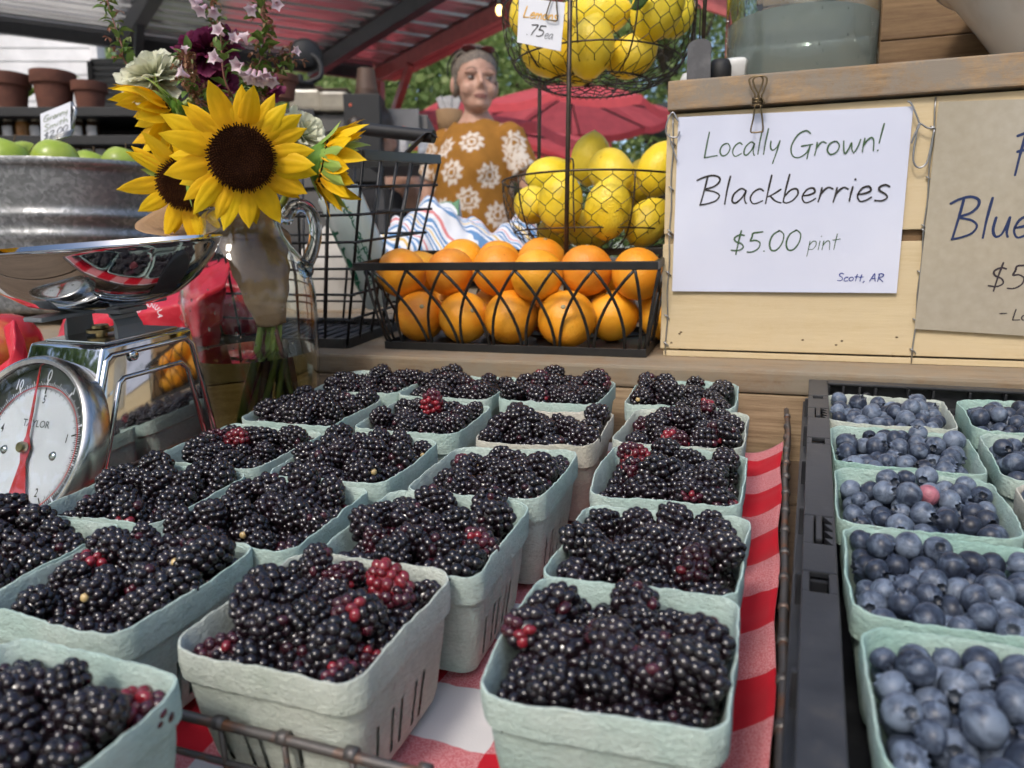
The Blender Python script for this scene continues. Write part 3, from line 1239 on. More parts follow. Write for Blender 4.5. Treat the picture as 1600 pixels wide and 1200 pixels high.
upr.materials.append(M['tray_wire'])
O_ = T(-.28, .6, FLOOR)


def upright(x, y):
    o = link(upr, 'upright', tray)
    o.matrix_basis = Matrix.Translation(EX * x + EY * y + EZ * (-HR) - O_) @ TM.to_4x4()


for k in range(1, 17):
    upright(TX1, TY0 + (TY1 - TY0) * k / 17)
    upright(TX0, TY0 + (TY1 - TY0) * k / 17)
for k in range(0, 16):
    upright(TX0 + (TX1 - TX0) * k / 15, TY0)
    upright(TX0 + (TX1 - TX0) * k / 15, TY1)
# beads where the wires are twisted round the rail
bead = MB().tube([Vector((0, -.003, 0)), Vector((0, .003, 0))], .0037, 8).mesh('wire_binding')
bead.materials.append(M['tray_wire'])
for k in range(1, 17):
    for (x, y, rz) in ((TX1, TY0 + (TY1 - TY0) * k / 17, 0), (TX0 + (TX1 - TX0) * k / 15, TY0, 90)):
        if x > TX1:
            continue
        o = link(bead, 'wire_binding', tray)
        o.matrix_basis = Matrix.Translation(T(x, y, TZ) - O_) @ (TM @ Matrix.Rotation(R(rz), 3, 'Z')).to_4x4()
mb = MB()
for k in range(1, 12):
    x = TX0 + (TX1 - TX0) * k / 12
    mb.tube([T(x, TY0, FLOOR - .008), T(x, TY1, FLOOR - .008)], .0014, 5)
for k in range(1, 14):
    y = TY0 + (TY1 - TY0) * k / 14
    mb.tube([T(TX0, y, FLOOR - .0105), T(TX1, y, FLOOR - .0105)], .0014, 5)
mb.build('bottom_grid', M['tray_wire'], tray)

# cloth
CH = .104        # one repeat of the check (two stripes)
mb = MB()
nu, nv = 110, 130
cx0, cx1, cy0, cy1 = TX0 + .006, TX1 - .003, TY0 + .006, TY1 - .035
V, UV = [], []
for j in range(nv + 1):
    for i in range(nu + 1):
        x = cx0 + (cx1 - cx0) * i / nu
        y = cy0 + (cy1 - cy0) * j / nv
        e = max(0.0, (x - (cx1 - .030)) / .030)
        dz = FLOOR - .0045 + .0026 * nz((x * 14, y * 14, 0), 1, 2.0) + .0012 * nz((x * 45, y * 45, 0), 1, 5.0)
        dz += .016 * e ** 1.6 + .0016 * e * math.sin(y * 70 + 3 * nz((0, y * 8, 0)))
        xx = x - .0012 * e * (1 + math.sin(y * 41))
        V.append(T(xx, y, dz))
        UV.append(((x - cx1 + .048) / CH + .004 * math.sin(y * 40), (y - .392) / CH + .008 * math.sin(x * 55 + y * 12)))
F = [(j * (nu + 1) + i, j * (nu + 1) + i + 1, (j + 1) * (nu + 1) + i + 1, (j + 1) * (nu + 1) + i) for j in range(nv) for i in range(nu)]
mb.add(V, F)
cloth = mb.build('gingham_cloth', M['gingham'])
tag(cloth, 'red and white checked cloth lining the tray under the blackberry cartons', 'cloth')
uvl = cloth.data.uv_layers.new(name='UVMap')
li = np.zeros(len(cloth.data.loops), int)
cloth.data.loops.foreach_get('vertex_index', li)
uvl.data.foreach_set('uv', np.array(UV, dtype=np.float32)[li].ravel())
sm = cloth.modifiers.new('thick', 'SOLIDIFY')
sm.thickness = .0012


# ------------------------------------------------------------------ black crate for the blueberries
CRX, CRY = .0118, .906           # far left top corner in tray coordinates
CROT = R(-1.6)


def TC(x, y, dz=0.0):
    """crate coordinates: x from the left outer wall, y towards the customer"""
    c_, s_ = math.cos(CROT), math.sin(CROT)
    xx, yy = x * c_ + y * s_, x * s_ - y * c_
    return T(CRX + .0185 + xx, CRY + yy, dz)


rotC = TM @ Matrix.Rotation(CROT, 3, 'Z')
CZ = .004
crate = empty('plastic_crate', TC(.2, .4, FLOOR), 'dusty black plastic crate holding the blueberry cartons', 'crate')


def cbox(name, x0, x1, y0, y1, z0, z1, bev=.001, mat='crate_plastic'):
    c = (TC(x0, y0, z0) + TC(x1, y1, z1)) / 2
    return MB().bbox(c, (abs(x1 - x0), abs(y1 - y0), abs(z1 - z0)), bev, rotC).build(name, M[mat], crate, smooth=False)


CL, CWD = .78, .40
# left wall: outer and inner skin under a flat flange with cut-outs
cbox('wall_skin', .0005, .0035, 0, CL, FLOOR - .01, CZ - .0045)
cbox('wall_skin', .0145, .0175, 0, CL, FLOOR - .01, CZ - .0045)
cuts = [(.070, .082, 'slot'), (.118, .152, 'teeth'), (.215, .232, 'slot'), (.388, .432, 'teeth'), (.470, .494, 'slot'), (.640, .684, 'teeth')]
ya = 0.0
for (c0, c1, kd) in cuts + [(CL, CL, None)]:
    cbox('rim_flange', -.001, .0185, ya, c0, CZ - .004, CZ)
    if kd == 'slot':
        cbox('rim_flange', -.001, .0035, c0, c1, CZ - .004, CZ - .0002)
        cbox('rim_flange', .0135, .0185, c0, c1, CZ - .004, CZ - .0002)
        cbox('slot_wall', .0035, .0135, c0, c0 + .003, CZ - .02, CZ - .0045)
    elif kd == 'teeth':
        cbox('rim_flange', -.001, .0055, c0, c1, CZ - .004, CZ - .0002)
        cbox('rim_flange', .0165, .0185, c0, c1, CZ - .004, CZ - .0002)
        cbox('latch_bar', .0065, .0105, c0, c1 - .006, CZ - .010, CZ + .0004)
        nt = 4
        for q in range(nt):
            yq = c0 + (c1 - c0) * (q + .1) / nt
            dy = (c1 - c0) / nt * .8
            pr = MB()
            A = [TC(.0118, yq, CZ - .0006), TC(.0165, yq + dy, CZ - .0006), TC(.0165, yq, CZ - .0006)]
            B = [p - EZ * .01 for p in A]
            pr.add(A + B, [(0, 1, 2), (5, 4, 3), (0, 3, 4, 1), (1, 4, 5, 2), (2, 5, 3, 0)])
            pr.build('latch_tooth', M['crate_plastic'], crate, smooth=False)
    ya = c1
for yq in (.06, .16, .26, .36, .46, .56, .66):
    cbox('rib', -.004, .0005, yq, yq + .004, FLOOR - .005, CZ - .006)
cbox('outer_rail', -.006, .0003, 0, CL, CZ - .030, CZ - .026)
# back wall with pockets
cbox('back_flange', .0185, CWD, -.002, .0125, CZ - .003, CZ)
cbox('back_skin', .0185, CWD, -.001, .003, FLOOR - .01, CZ - .0035)
cbox('back_shelf', .0185, CWD, .003, .0125, CZ - .034, CZ - .030)
xs = [.0185, .0335, .050, .066, .098, .122, .156, .188, .222, .26, .30, .34, .38]
for q, x in enumerate(xs):
    cbox('back_rib', x, x + .0028, .003, .0122, CZ - .030, CZ - .0035)
for q in range(len(xs) - 1):
    if q in (1, 3, 5, 6, 7, 9):
        cbox('pocket_ledge', xs[q] + .003, xs[q + 1], .003, .0085, CZ - .0295, CZ - .024)
pk = MB().lathe([(.0024, 0), (.0042, 0), (.0042, .006), (.0024, .006), (.0024, 0)], 14, (0, 0, 0), rot=Matrix.Rotation(R(90), 3, 'X'))
pk.v = [tuple(TC(.0585, .0105, CZ - .013) + rotC @ Vector(v)) for v in pk.v]
pk.build('screw_boss', M['crate_plastic'], crate)
cbox('lower_back', .0185, CWD, .003, .007, FLOOR - .01, CZ - .0345)
for q in range(7):
    cbox('back_rib', .03 + q * .055, .034 + q * .055, .0075, .012, FLOOR, CZ - .035)
cbox('crate_floor', .0, CWD, 0, CL, FLOOR - .016, FLOOR - .0105)
cbox('right_wall', CWD - .006, CWD, .014, CL, FLOOR - .01, CZ)
cbox('front_wall', .018, CWD - .007, CL - .008, CL, FLOOR - .01, CZ)
# ------------------------------------------------------------------ pulp cartons
def rsq(a, half, rc):
    """point on a rounded square, a in 0..1"""
    s = (half - rc) * 2
    arc = PI / 2 * rc
    per = 4 * (s + arc)
    d = (a % 1.0) * per
    k = int(d // (s + arc))
    d -= k * (s + arc)
    if d < s:
        x, y = half, -half + rc + d
    else:
        t = (d - s) / rc
        x, y = half - rc + rc * math.cos(t), half - rc + rc * math.sin(t)
    for _ in range(k):
        x, y = -y, x
    return x, y


def carton_mesh(seed, half=.0565, hgt=.0765):
    n = 128
    r = random.Random(seed)
    sd = r.uniform(0, 50)
    band = r.uniform(.0165, .0200)
    outer = [(0.0, 0.0), (-.0012, .0003), (-.009, .0005), (-band, .0000), (-band - .0014, -.0026), (-.030, -.0036), (-.040, -.0046), (-.050, -.0062), (-.060, -.0077), (-.069, -.0090), (-hgt + .001, -.0108), (-hgt, -.0135)]
    inner = [(0.0001, -.0008), (-.002, -.0018), (-.012, -.0026), (-.024, -.0048), (-.036, -.0066), (-.048, -.0084), (-.060, -.0102), (-hgt + .004, -.014)]
    skew = [r.uniform(-.0016, .0016) for _ in range(4)]

    def ring(z, off, isr):
        pts = []
        for k in range(n):
            a = k / n
            rc = .0135 + off * .4
            x, y = rsq(a, half + off, rc)
            f = 1 + z / hgt            # 1 at rim, 0 at the base
            ca, sa = math.cos(2 * PI * a), math.sin(2 * PI * a)
            wob = .0014 * nz((ca * 1.6, sa * 1.6, z * 12), 1, sd) + .0005 * nz((ca * 7, sa * 7, z * 60), 1, sd + 9)
            # walls bow outwards a little in the middle
            L = max(abs(x), abs(y))
            bow = .0009 * f * (1 - (min(abs(x), abs(y)) / L) ** 2)
            s_ = 1 + (wob * (0.4 + f) + bow) / L
            zz = z
            if f > .7:
                q = (f - .7) / .3
                zz += q * (.0022 * nz((ca * 1.3, sa * 1.3, 0), 1, sd + 3) + .0011 * nz((ca * 9, sa * 9, 0), 1, sd + 5) + .0007 * nz((ca * 30, sa * 30, 0), 1, sd + 6))
                zz += q * (skew[0] * ca + skew[1] * sa)
                s_ += q * .006 * nz((ca * 12, sa * 12, 4), 1, sd + 7)
            pts.append((x * s_, y * s_, zz))
        return pts
    V, F = [], []
    slots = set()
    for side in range(4):
        for q in range(5):
            slots.add((side * 32 + 2 + q * 4 + (q % 2)) % n)
    rows = [ring(z, o, 0) for z, o in outer]
    for rw in rows:
        V += rw
    m = len(rows)
    for i in range(m - 1):
        for k in range(n):
            if 6 <= i <= 8 and k in slots:
                continue
            l = (k + 1) % n
            F.append((i * n + k, (i + 1) * n + k, (i + 1) * n + l, i * n + l))
    b0 = len(V)
    V.append((0, 0, -hgt + .001))
    for k in range(n):
        F.append(((m - 1) * n + k, b0, (m - 1) * n + (k + 1) % n))
    i0 = len(V)
    rows2 = [ring(z, o, 1) for z, o in inner]
    for rw in rows2:
        V += rw
    for k in range(n):      # lip between outer and inner
        l = (k + 1) % n
        F.append((k, l, i0 + l, i0 + k))
    for i in range(len(rows2) - 1):
        for k in range(n):
            if 4 <= i <= 5 and k in slots:
                continue
            l = (k + 1) % n
            F.append((i0 + i * n + k, i0 + i * n + l, i0 + (i + 1) * n + l, i0 + (i + 1) * n + k))
    b1 = len(V)
    V.append((0, 0, -hgt + .003))
    for k in range(n):
        F.append((i0 + (len(rows2) - 1) * n + k, i0 + (len(rows2) - 1) * n + (k + 1) % n, b1))
    mb = MB()
    mb.v, mb.f = V, F
    return mb


# name, x, y (tray frame, metres), lift, turn, material, label, berry amount
BC = [
    ('c1', -.071, .336, .004, 1.0, 'pulp_green', 'pale green pulp carton at the front right, blackberries heaped against the red checked cloth'),
    ('c2', -.073, .452, .0, -1.0, 'pulp_green', 'green pulp carton second from the front in the right blackberry column'),
    ('c3', -.080, .586, .0, .5, 'pulp_green', 'green pulp carton with one red berry at its back, third in the right column'),
    ('c4', -.086, .709, .0, -.5, 'pulp_grey', 'pulp carton fourth from the front in the right blackberry column'),
    ('c5', -.101, .832, .0, 1.5, 'pulp_green', 'green pulp carton at the back of the right column, nearest the crate of blueberries'),
    ('b1', -.236, .325, .002, -1.5, 'pulp_grey', 'grey green pulp carton in front with red tinged blackberries, behind the tray rail'),
    ('b2', -.224, .439, .0, 1.0, 'pulp_green', 'green pulp carton right behind the big grey green front carton'),
    ('b3', -.219, .559, .0, .5, 'pulp_green', 'green pulp carton in the middle of the tray, third in the second column'),
    ('b4', -.213, .682, .0, 2.5, 'pulp_beige', 'beige pulp carton, the only cream coloured one among the blackberries'),
    ('b5', -.240, .818, .0, 0, 'pulp_green', 'green pulp carton below the basket of oranges, tallest heap of blackberries'),
    ('a1', -.379, .326, .002, -1.0, 'pulp_green', 'large looking green pulp carton at the left edge under the dial of the scale'),
    ('a2', -.354, .436, .0, 1.5, 'pulp_green', 'green pulp carton behind the left front carton, right of the scale'),
    ('a3', -.352, .561, .0, -.5, 'pulp_green', 'green pulp carton third from the front in the third column'),
    ('a4', -.348, .690, .0, 1.0, 'pulp_green', 'green pulp carton fourth from the front in the third column'),
    ('a5', -.362, .815, .0, 0, 'pulp_green', 'green pulp carton at the back, below the left part of the orange basket'),
    ('z0', -.309, .186, .012, -2.0, 'pulp_green', 'green pulp carton cut by the bottom left corner, standing before the tray rail'),
    ('z2', -.478, .446, .0, 1.0, 'pulp_green', 'green pulp carton touching the dial of the kitchen scale'),
    ('z3', -.480, .565, .0, -.5, 'pulp_green', 'green pulp carton with a bright red berry beside the steel scale'),
    ('z4', -.484, .692, .0, .5, 'pulp_green', 'green pulp carton in front of the glass pitcher'),
    ('z5', -.478, .816, .0, 0, 'pulp_green', 'green pulp carton at the far back right of the glass pitcher'),
    ('z1', -.497, .330, .0, 0, 'pulp_green', 'green pulp carton at the left picture edge, below the scale dial'),
]
short = dict(c1='the front right carton by the checked cloth', c2='the second carton of the right column', c3='the third carton of the right column',
             c4='the fourth carton of the right column', c5='the last carton of the right column', b1='the big grey green front carton', b2='the carton behind the grey green front one',
             b3='the carton in the middle of the tray', b4='the beige carton', b5='the back carton below the oranges', a1='the left carton under the scale dial',
             a2='the carton right behind the left front one', a3='the third carton of the third column', a4='the fourth carton of the third column', a5='the back carton of the third column',
             z0='the carton in the bottom left corner', z2='the carton touching the scale dial', z3='the carton beside the steel scale', z4='the carton before the glass pitcher',
             z5='the far back carton by the pitcher', z1='the carton at the left picture edge')


def place(x, y, lift, turn):
    return Matrix.Translation(T(x, y, lift)) @ (TM @ Matrix.Rotation(R(turn), 3, 'Z')).to_4x4()


for i, (key, x, y, lift, turn, mt, lb) in enumerate(BC):
    me = carton_mesh(100 + i).mesh('pulp_carton')
    set_sharp(me, 38)
    o = link(me, 'pulp_carton', None, M[mt])
    o.matrix_basis = place(x, y, lift, turn)
    tag(o, lb, 'berry carton', 'pulp cartons of blackberries')

QC = [
    ('q5', .098, .330, .004, 1.0, 'pulp_deep', 'green pulp carton of blueberries nearest the customer, at the bottom right corner'),
    ('q4', .096, .450, .002, -1.0, 'pulp_deep', 'green pulp carton of blueberries second from the front'),
    ('q3', .096, .573, .0, -1.5, 'pulp_deep', 'green pulp carton of blueberries third from the front, one reddish berry in it'),
    ('q2', .099, .690, .0, -1.5, 'pulp_deep', 'green pulp carton of blueberries fourth from the front'),
    ('q1', .100, .806, .0, -2.0, 'pulp_grey', 'pale rimmed pulp carton of blueberries against the back wall of the crate'),
    ('r1', .222, .808, .0, -1.0, 'pulp_deep', 'green pulp carton of blueberries in the right column at the back'),
    ('r2', .219, .690, .0, -1.5, 'pulp_deep', 'green pulp carton of blueberries at the right picture edge, second from the back'),
    ('r3', .219, .570, .0, 1.0, 'pulp_beige', 'beige pulp carton of blueberries cut by the right picture edge'),
    ('r4', .220, .450, .0, 0.0, 'pulp_deep', 'green pulp carton of blueberries in the right column, right of the second front one'),
]
for i, (key, x, y, lift, turn, mt, lb) in enumerate(QC):
    me = carton_mesh(200 + i, .0545).mesh('pulp_carton')
    set_sharp(me, 38)
    o = link(me, 'pulp_carton', None, M[mt])
    o.matrix_basis = place(x, y, lift, turn)
    tag(o, lb, 'berry carton', 'pulp cartons of blueberries')


# ------------------------------------------------------------------ heaps: settle spheres in a carton
def settle(n, rad, half, floor, seed, iters=130, wf=1.27):
    r = np.random.default_rng(seed)
    p = np.column_stack([r.uniform(-half * .8, half * .8, n), r.uniform(-half * .8, half * .8, n), np.linspace(floor + .01, floor + .085, n)])
    for it in range(iters):
        if it < iters - 40:
            p[:, :2] += r.normal(0, .0009, (n, 2))
        p[:, 2] -= .0011 if it < iters - 30 else .0002
        # pull gently to the middle so that the heap crowns
        for _ in range(2):
            d = p[:, None, :] - p[None, :, :]
            dist = np.sqrt((d ** 2).sum(-1)) + 1e-9
            need = (rad[:, None] + rad[None, :]) * .97
            ov = np.clip(need - dist, 0, None)
            np.fill_diagonal(ov, 0)
            p += ((d / dist[..., None]) * (ov * .42)[..., None]).sum(1)
            wall = half - rad * wf
            lowf = np.clip((p[:, 2] - floor) / .047, 0, 1)
            wl2 = wall - .0085 * (1 - lowf)
            p[:, 0] = np.clip(p[:, 0], -wl2, wl2)
            p[:, 1] = np.clip(p[:, 1], -wl2, wl2)
            p[:, 2] = np.maximum(p[:, 2], floor + rad)
    return p


CAMV = np.zeros(3)


def visible_fraction(P, rad):
    """share of sight lines from each sphere to the camera that no other sphere blocks"""
    out = []
    for i in range(len(P)):
        to = CAMV - P[i]
        dist = np.linalg.norm(to)
        t = to / dist
        u = np.cross(t, [0, 0, 1.0])
        u /= np.linalg.norm(u)
        w = np.cross(u, t)
        ok = 0
        for (a, b) in ((0, 0), (.6, 0), (-.6, 0), (0, .6), (0, -.6), (.45, .45), (-.45, .45)):
            s = P[i] + (u * a + w * b) * rad[i] + t * rad[i] * .4
            rel = P - s
            al = rel @ t
            pd = np.linalg.norm(rel - al[:, None] * t, axis=1)
            bl = (al > 0.001) & (pd < rad * .9)
            bl[i] = False
            ok += 0 if bl.any() else 1
        out.append(ok / 7)
    return np.array(out)


def in_frame(p, m=.06):
    v = Vector(p)
    d = v.dot(FW)
    if d < .05:
        return False, d
    x, y = v.dot(CR) / d * 1200 / 800, v.dot(UP) / d * 1200 / 600
    return abs(x) < 1 + m and abs(y) < 1 + m, d


# blackberry meshes: drupelets packed over an egg
def ico(sub):
    bm = bmesh.new()
    bmesh.ops.create_icosphere(bm, subdivisions=sub, radius=1)
    V = np.array([v.co[:] for v in bm.verts])
    F = [[v.index for v in f.verts] for f in bm.faces]
    bm.free()
    return V, F


ICO = {k: ico(k) for k in (1, 2, 3)}


def blackberry(seed, sub, kind='black', cull=-.35):
    r = np.random.default_rng(seed)
    n = int(r.integers(42, 53))
    a, c = .0093 * r.uniform(.95, 1.06), .0118 * r.uniform(.95, 1.22)
    V0, F0 = ICO[sub]
    mb = MB()
    V, F, C = [], [], []
    ga = PI * (3 - 5 ** .5)
    top_open = kind in ('core',)
    sq = r.uniform(.9, 1.1)
    redc = r.uniform(0, 2 * PI)
    for i in range(n):
        z = 1 - 2 * (i + .5) / n
        z = np.clip(z + r.normal(0, .015), -.99, .99)
        if z > .90 and top_open:
            continue
        th = i * ga + r.normal(0, .06)
        rr_ = math.sqrt(1 - z * z)
        # egg: blunter at the stem end (+z)
        pw = 1.0 + .10 * z
        ctr = np.array([rr_ * math.cos(th) * a * pw * sq, rr_ * math.sin(th) * a * pw / sq, z * c])
        nor = np.array([ctr[0] / a ** 2, ctr[1] / a ** 2, ctr[2] / c ** 2])
        nor /= np.linalg.norm(nor)
        dr = .00322 * r.uniform(.80, 1.18) * (a / .0093)
        # local frame, slightly flattened drupelet
        t1 = np.cross(nor, [0.3, .1, 1])
        t1 /= np.linalg.norm(t1)
        t2 = np.cross(nor, t1)
        keep = V0[:, 2] > cull
        idx = -np.ones(len(V0), int)
        sq1 = r.uniform(.84, 1.18)
        W = t1[None] * V0[:, :1] * dr * sq1 + t2[None] * V0[:, 1:2] * dr / sq1 + nor[None] * V0[:, 2:3] * dr * 1.05 + ctr
        idx[keep] = np.arange(keep.sum()) + len(V)
        V += W[keep].tolist()
        for f in F0:
            if keep[f[0]] and keep[f[1]] and keep[f[2]]:
                F.append((idx[f[0]], idx[f[1]], idx[f[2]]))
        # colour
        u = r.random()
        dark = np.array([.0085, .0042, .0062]) * r.uniform(.6, 1.5)
        wine = np.array([.055, .007, .014]) * r.uniform(.5, 1.3)
        red = np.array([.17, .010, .017]) * r.uniform(.7, 1.25)
        if kind == 'black' or kind == 'core':
            cc = dark if u > .018 else wine * .6
        elif kind == 'mixed':
            side = math.cos(th - redc) + .5 * z
            cc = (wine if u > .22 else red) if side > .95 else (dark if u > .08 else wine * .7)
        elif kind == 'wine':
            cc = wine * .7 if u > .35 else (dark if u > .12 else red)
        else:      # red
            cc = red if u > .18 else wine
            if z < -.55:
                cc = wine
        C += [(*cc, 1)] * int(keep.sum())
    # dark body under the drupelets, pale core at the stem end
    t = MB().ell((0, 0, 0), (a * .97, a * .97, c * .97), 12, 8)
    o_ = len(V)
    V += t.v
    F += [tuple(q + o_ for q in f) for f in t.f]
    bc = {'red': (.16, .01, .015), 'wine': (.03, .004, .008)}.get(kind, (.006, .004, .006))
    C += [(*bc, 1)] * len(t.v)
    if kind == 'core':
        t = MB().ell((0, 0, c * .93), (.0030, .0030, .0022), 8, 6)
        o_ = len(V)
        V += t.v
        F += [tuple(q + o_ for q in f) for f in t.f]
        C += [(.45, .32, .14, 1)] * len(t.v)
    mb.v = [tuple(map(float, v)) for v in V]
    mb.f = F
    mb.c = C
    return mb


KINDS = ['black'] * 6 + ['mixed'] * 3 + ['wine'] * 2 + ['core'] * 2 + ['red']
berry_hi = []
berry_lo = []
berry_vlo = []
for i, kd in enumerate(KINDS):
    me = blackberry(300 + i, 3 if i % 1 == 0 else 2, kd).mesh('blackberry')
    me.materials.append(M['blackberry'])
    berry_hi.append(me)
    lo = blackberry(300 + i, 2, kd, -.1)
    berry_lo.append((np.array(lo.v), lo.f, np.array(lo.c)))
    lo = blackberry(300 + i, 1, kd, -.1)
    berry_vlo.append((np.array(lo.v), lo.f, np.array(lo.c)))


def rand_rot(r, flat=.75):
    """berries lie mostly on their side"""
    ax = Vector((r.gauss(0, 1), r.gauss(0, 1), r.gauss(0, .55)))
    q = ax.to_track_quat('Z', 'Y')
    return (q @ Quaternion((0, 0, 1), r.uniform(0, 2 * PI))).to_matrix()


amount = dict(b5=62, c1=56, a1=59, b1=54, c4=59, z4=59, a2=58, z2=57, z3=55, b4=56, c3=57, z1=58)
cand = []
rb = random.Random(21)
for i, (key, x, y, lift, turn, mt, lb) in enumerate(BC):
    n = amount.get(key, 56)
    rad = np.array([rb.uniform(.0098, .0123) for _ in range(n)])
    P = settle(n, rad, .0560, -.047, 400 + i)
    Mx = place(x, y, lift, turn)
    W = np.array([Mx @ Vector(p) for p in P])
    vf = visible_fraction(W, rad)
    for j in range(n):
        if vf[j] == 0 and P[j][2] < -.024:
            continue
        kd = rb.choices(range(len(KINDS)), weights=[13] * 6 + [2.2] * 3 + [1.5] * 2 + [2.2] * 2 + [.12])[0]
        if key == 'z4' and KINDS[kd] != 'black':
            kd = rb.randrange(6)
        ok, d = in_frame(W[j])
        ang = rad[j] / max(d, .1) * vf[j] if ok else 0
        cand.append(dict(w=W[j], r=rad[j], v=vf[j], ang=ang, key=key, kd=kd, rot=TM @ rand_rot(rb)))
# the bright red berries the photograph singles out
def nearest(px, py, kd, keys=None):
    best, bi = 1e9, None
    for q in cand:
        if keys and q['key'] not in keys:
            continue
        v = Vector(q['w'])
        d = v.dot(FW)
        X, Y = 800 + v.dot(CR) / d * 1200, 600 - v.dot(UP) / d * 1200
        s = (X - px) ** 2 + (Y - py) ** 2 + (0 if q['v'] > .5 else 9000)
        if s < best:
            best, bi = s, q
    bi['kd'] = kd
    return bi


for (px, py, kd, ky) in ((362, 680, 13, ['z3']), (610, 895, 13, ['b1']), (520, 890, 9, ['b1']), (195, 1110, 13, ['z0']), (990, 718, 13, ['c3']), (325, 660, 9, ['z3']),
                         (1010, 1085, 6, ['c1']), (780, 1000, 7, ['c1']), (1090, 910, 9, ['c1', 'c2']), (495, 860, 6, ['b1']), (340, 1000, 9, ['b1']), (235, 840, 8, ['a1']),
                         (320, 860, 8, ['a1']), (680, 632, 13, ['a4']), (750, 860, 9, ['b2']), (60, 1060, 12, ['z0']), (665, 940, 11, ['b1'])):
    nearest(px, py, kd, ky)
cand.sort(key=lambda q: -q['ang'])
N_BERRY = 300
for i, q in enumerate(cand[:N_BERRY]):
    o = link(berry_hi[q['kd']], 'blackberry')
    s = q['r'] / .0118
    o.matrix_basis = Matrix.Translation(Vector(q['w'])) @ (q['rot'] @ Matrix.Diagonal((s, s, s * rb.uniform(.95, 1.16)))).to_4x4()
    kn = KINDS[q['kd']]
    place_ = short[q['key']]
    if kn == 'red':
        lb, gp = 'bright red unripe blackberry in ' + place_, 'red blackberries in ' + place_
    elif kn in ('mixed', 'wine'):
        lb, gp = 'dark blackberry with wine red drupelets in ' + place_, 'reddish blackberries in ' + place_
    elif kn == 'core':
        lb, gp = 'black blackberry showing its pale stem core in ' + place_, 'cored blackberries in ' + place_
    else:
        lb, gp = 'glossy all black blackberry in ' + place_, 'black blackberries in ' + place_
    tag(o, lb, 'blackberry', gp)
V, F, C = [], [], []
nv_ = 0
for q in cand[N_BERRY:]:
    bv, bf, bc = (berry_lo if q['v'] > .1 and q['ang'] > 0 else berry_vlo)[q['kd']]
    s = q['r'] / .0118
    mm = np.array(q['rot'] @ Matrix.Diagonal((s, s, s * 1.05)))
    V.append(bv @ mm.T + q['w'])
    F.extend([(a + nv_, b + nv_, c + nv_) if len(t) == 3 else tuple(z + nv_ for z in t) for t in bf for (a, b, c) in [t[:3]]])
    C.append(bc * np.array([*([rb.uniform(.7, 1.3)] * 3), 1]))
    nv_ += len(bv)
mb = MB()
mb.v = np.concatenate(V).tolist()
mb.f = F
mb.c = np.concatenate(C)
o = mb.build('blackberries', M['blackberry'])
tag(o, 'remaining blackberries heaped in the far cartons and under the top ones', 'blackberries', kind='stuff')


# ------------------------------------------------------------------ blueberries
def blueberry(seed):
    r = np.random.default_rng(seed)
    R0 = .0082
    prof = []
    m = 15
    for i in range(m + 1):
        a = PI * i / m
        rr_, z = math.sin(a), -math.cos(a)
        prof.append((rr_ * R0, z * R0 * .86))
    prof[0] = (0, -R0 * .86)
    # crown: rim and pit at the top
    crown = [(.0036, R0 * .80), (.0034, R0 * .93), (.0027, R0 * .88), (.0019, R0 * .72), (0, R0 * .68)]
    prof = [q for q in prof if not (q[1] > 0 and q[0] < .0039)] + crown
    mb = MB().lathe(prof, 22)
    V = np.array(mb.v)
    out = []
    C = []
    for v in V:
        a = math.atan2(v[1], v[0])
        rr_ = math.hypot(v[0], v[1])
        z = v[2]
        if rr_ < .0037 and z > R0 * .8:
            z += .0008 * math.cos(5 * a) * (rr_ / .0030)
        d = 1 + .035 * nz(v * 180, 1, seed * 1.3)
        out.append((v[0] * d, v[1] * d, z * d))
        t = .35 if (rr_ < .0030 and z > 0) else (1.3 if (.0030 <= rr_ < .0038 and z > R0 * .75) else 1.0)
        C.append((t, t * .97, t * .95, 1))
    mb.v = out
    mb.c = C
    return mb


blue_me = []
for i in range(6):
    me = blueberry(500 + i).mesh('blueberry')
    me.materials.append(M['blueberry'])
    blue_me.append(me)
red_blue = blue_me[0].copy()
red_blue.name = 'blueberry'
ca = red_blue.color_attributes['tint']
arr = np.zeros(len(red_blue.vertices) * 4, np.float32)
ca.data.foreach_get('color', arr)
arr = arr.reshape(-1, 4) * np.array([2.6, .75, .7, 1])
ca.data.foreach_set('color', arr.astype(np.float32).ravel())

qshort = dict(q5='the carton in the bottom right corner', q4='the second blueberry carton from the front', q3='the third blueberry carton from the front', q2='the fourth blueberry carton from the front',
              q1='the back blueberry carton by the crate wall', r1='the back carton of the right blueberry column', r2='the second last carton at the right edge', r3='the beige carton at the right edge',
              r4='the right column carton beside the second front one')
bcand = []
bamt = dict(q5=140, q4=140, q3=138, q2=138, q1=130, r1=124, r2=136, r3=120, r4=132)
for i, (key, x, y, lift, turn, mt, lb) in enumerate(QC):
    n = bamt[key]
    rad = np.array([rb.choice((.0066, .0074, .0080, .0087)) * rb.uniform(.93, 1.07) for _ in range(n)])
    P = settle(n, rad, .0538, -.040, 600 + i, 115, 1.03)
    Mx = place(x, y, lift, turn)
    W = np.array([Mx @ Vector(p) for p in P])
    vf = visible_fraction(W, rad)
    for j in range(n):
        if vf[j] == 0 and P[j][2] < -.024:
            continue
        ok, d = in_frame(W[j])
        bcand.append(dict(w=W[j], r=rad[j], v=vf[j], ang=(rad[j] / max(d, .1) * vf[j] if ok else 0), key=key, me=rb.randrange(6), rot=rand_rot(rb)))
bcand.sort(key=lambda q: -q['ang'])
rest = bcand[300:]
redone = min((q for q in bcand[:300] if q['key'] == 'q3'), key=lambda q: (Vector(q['w']) - T(.096, .573, .01)).length)
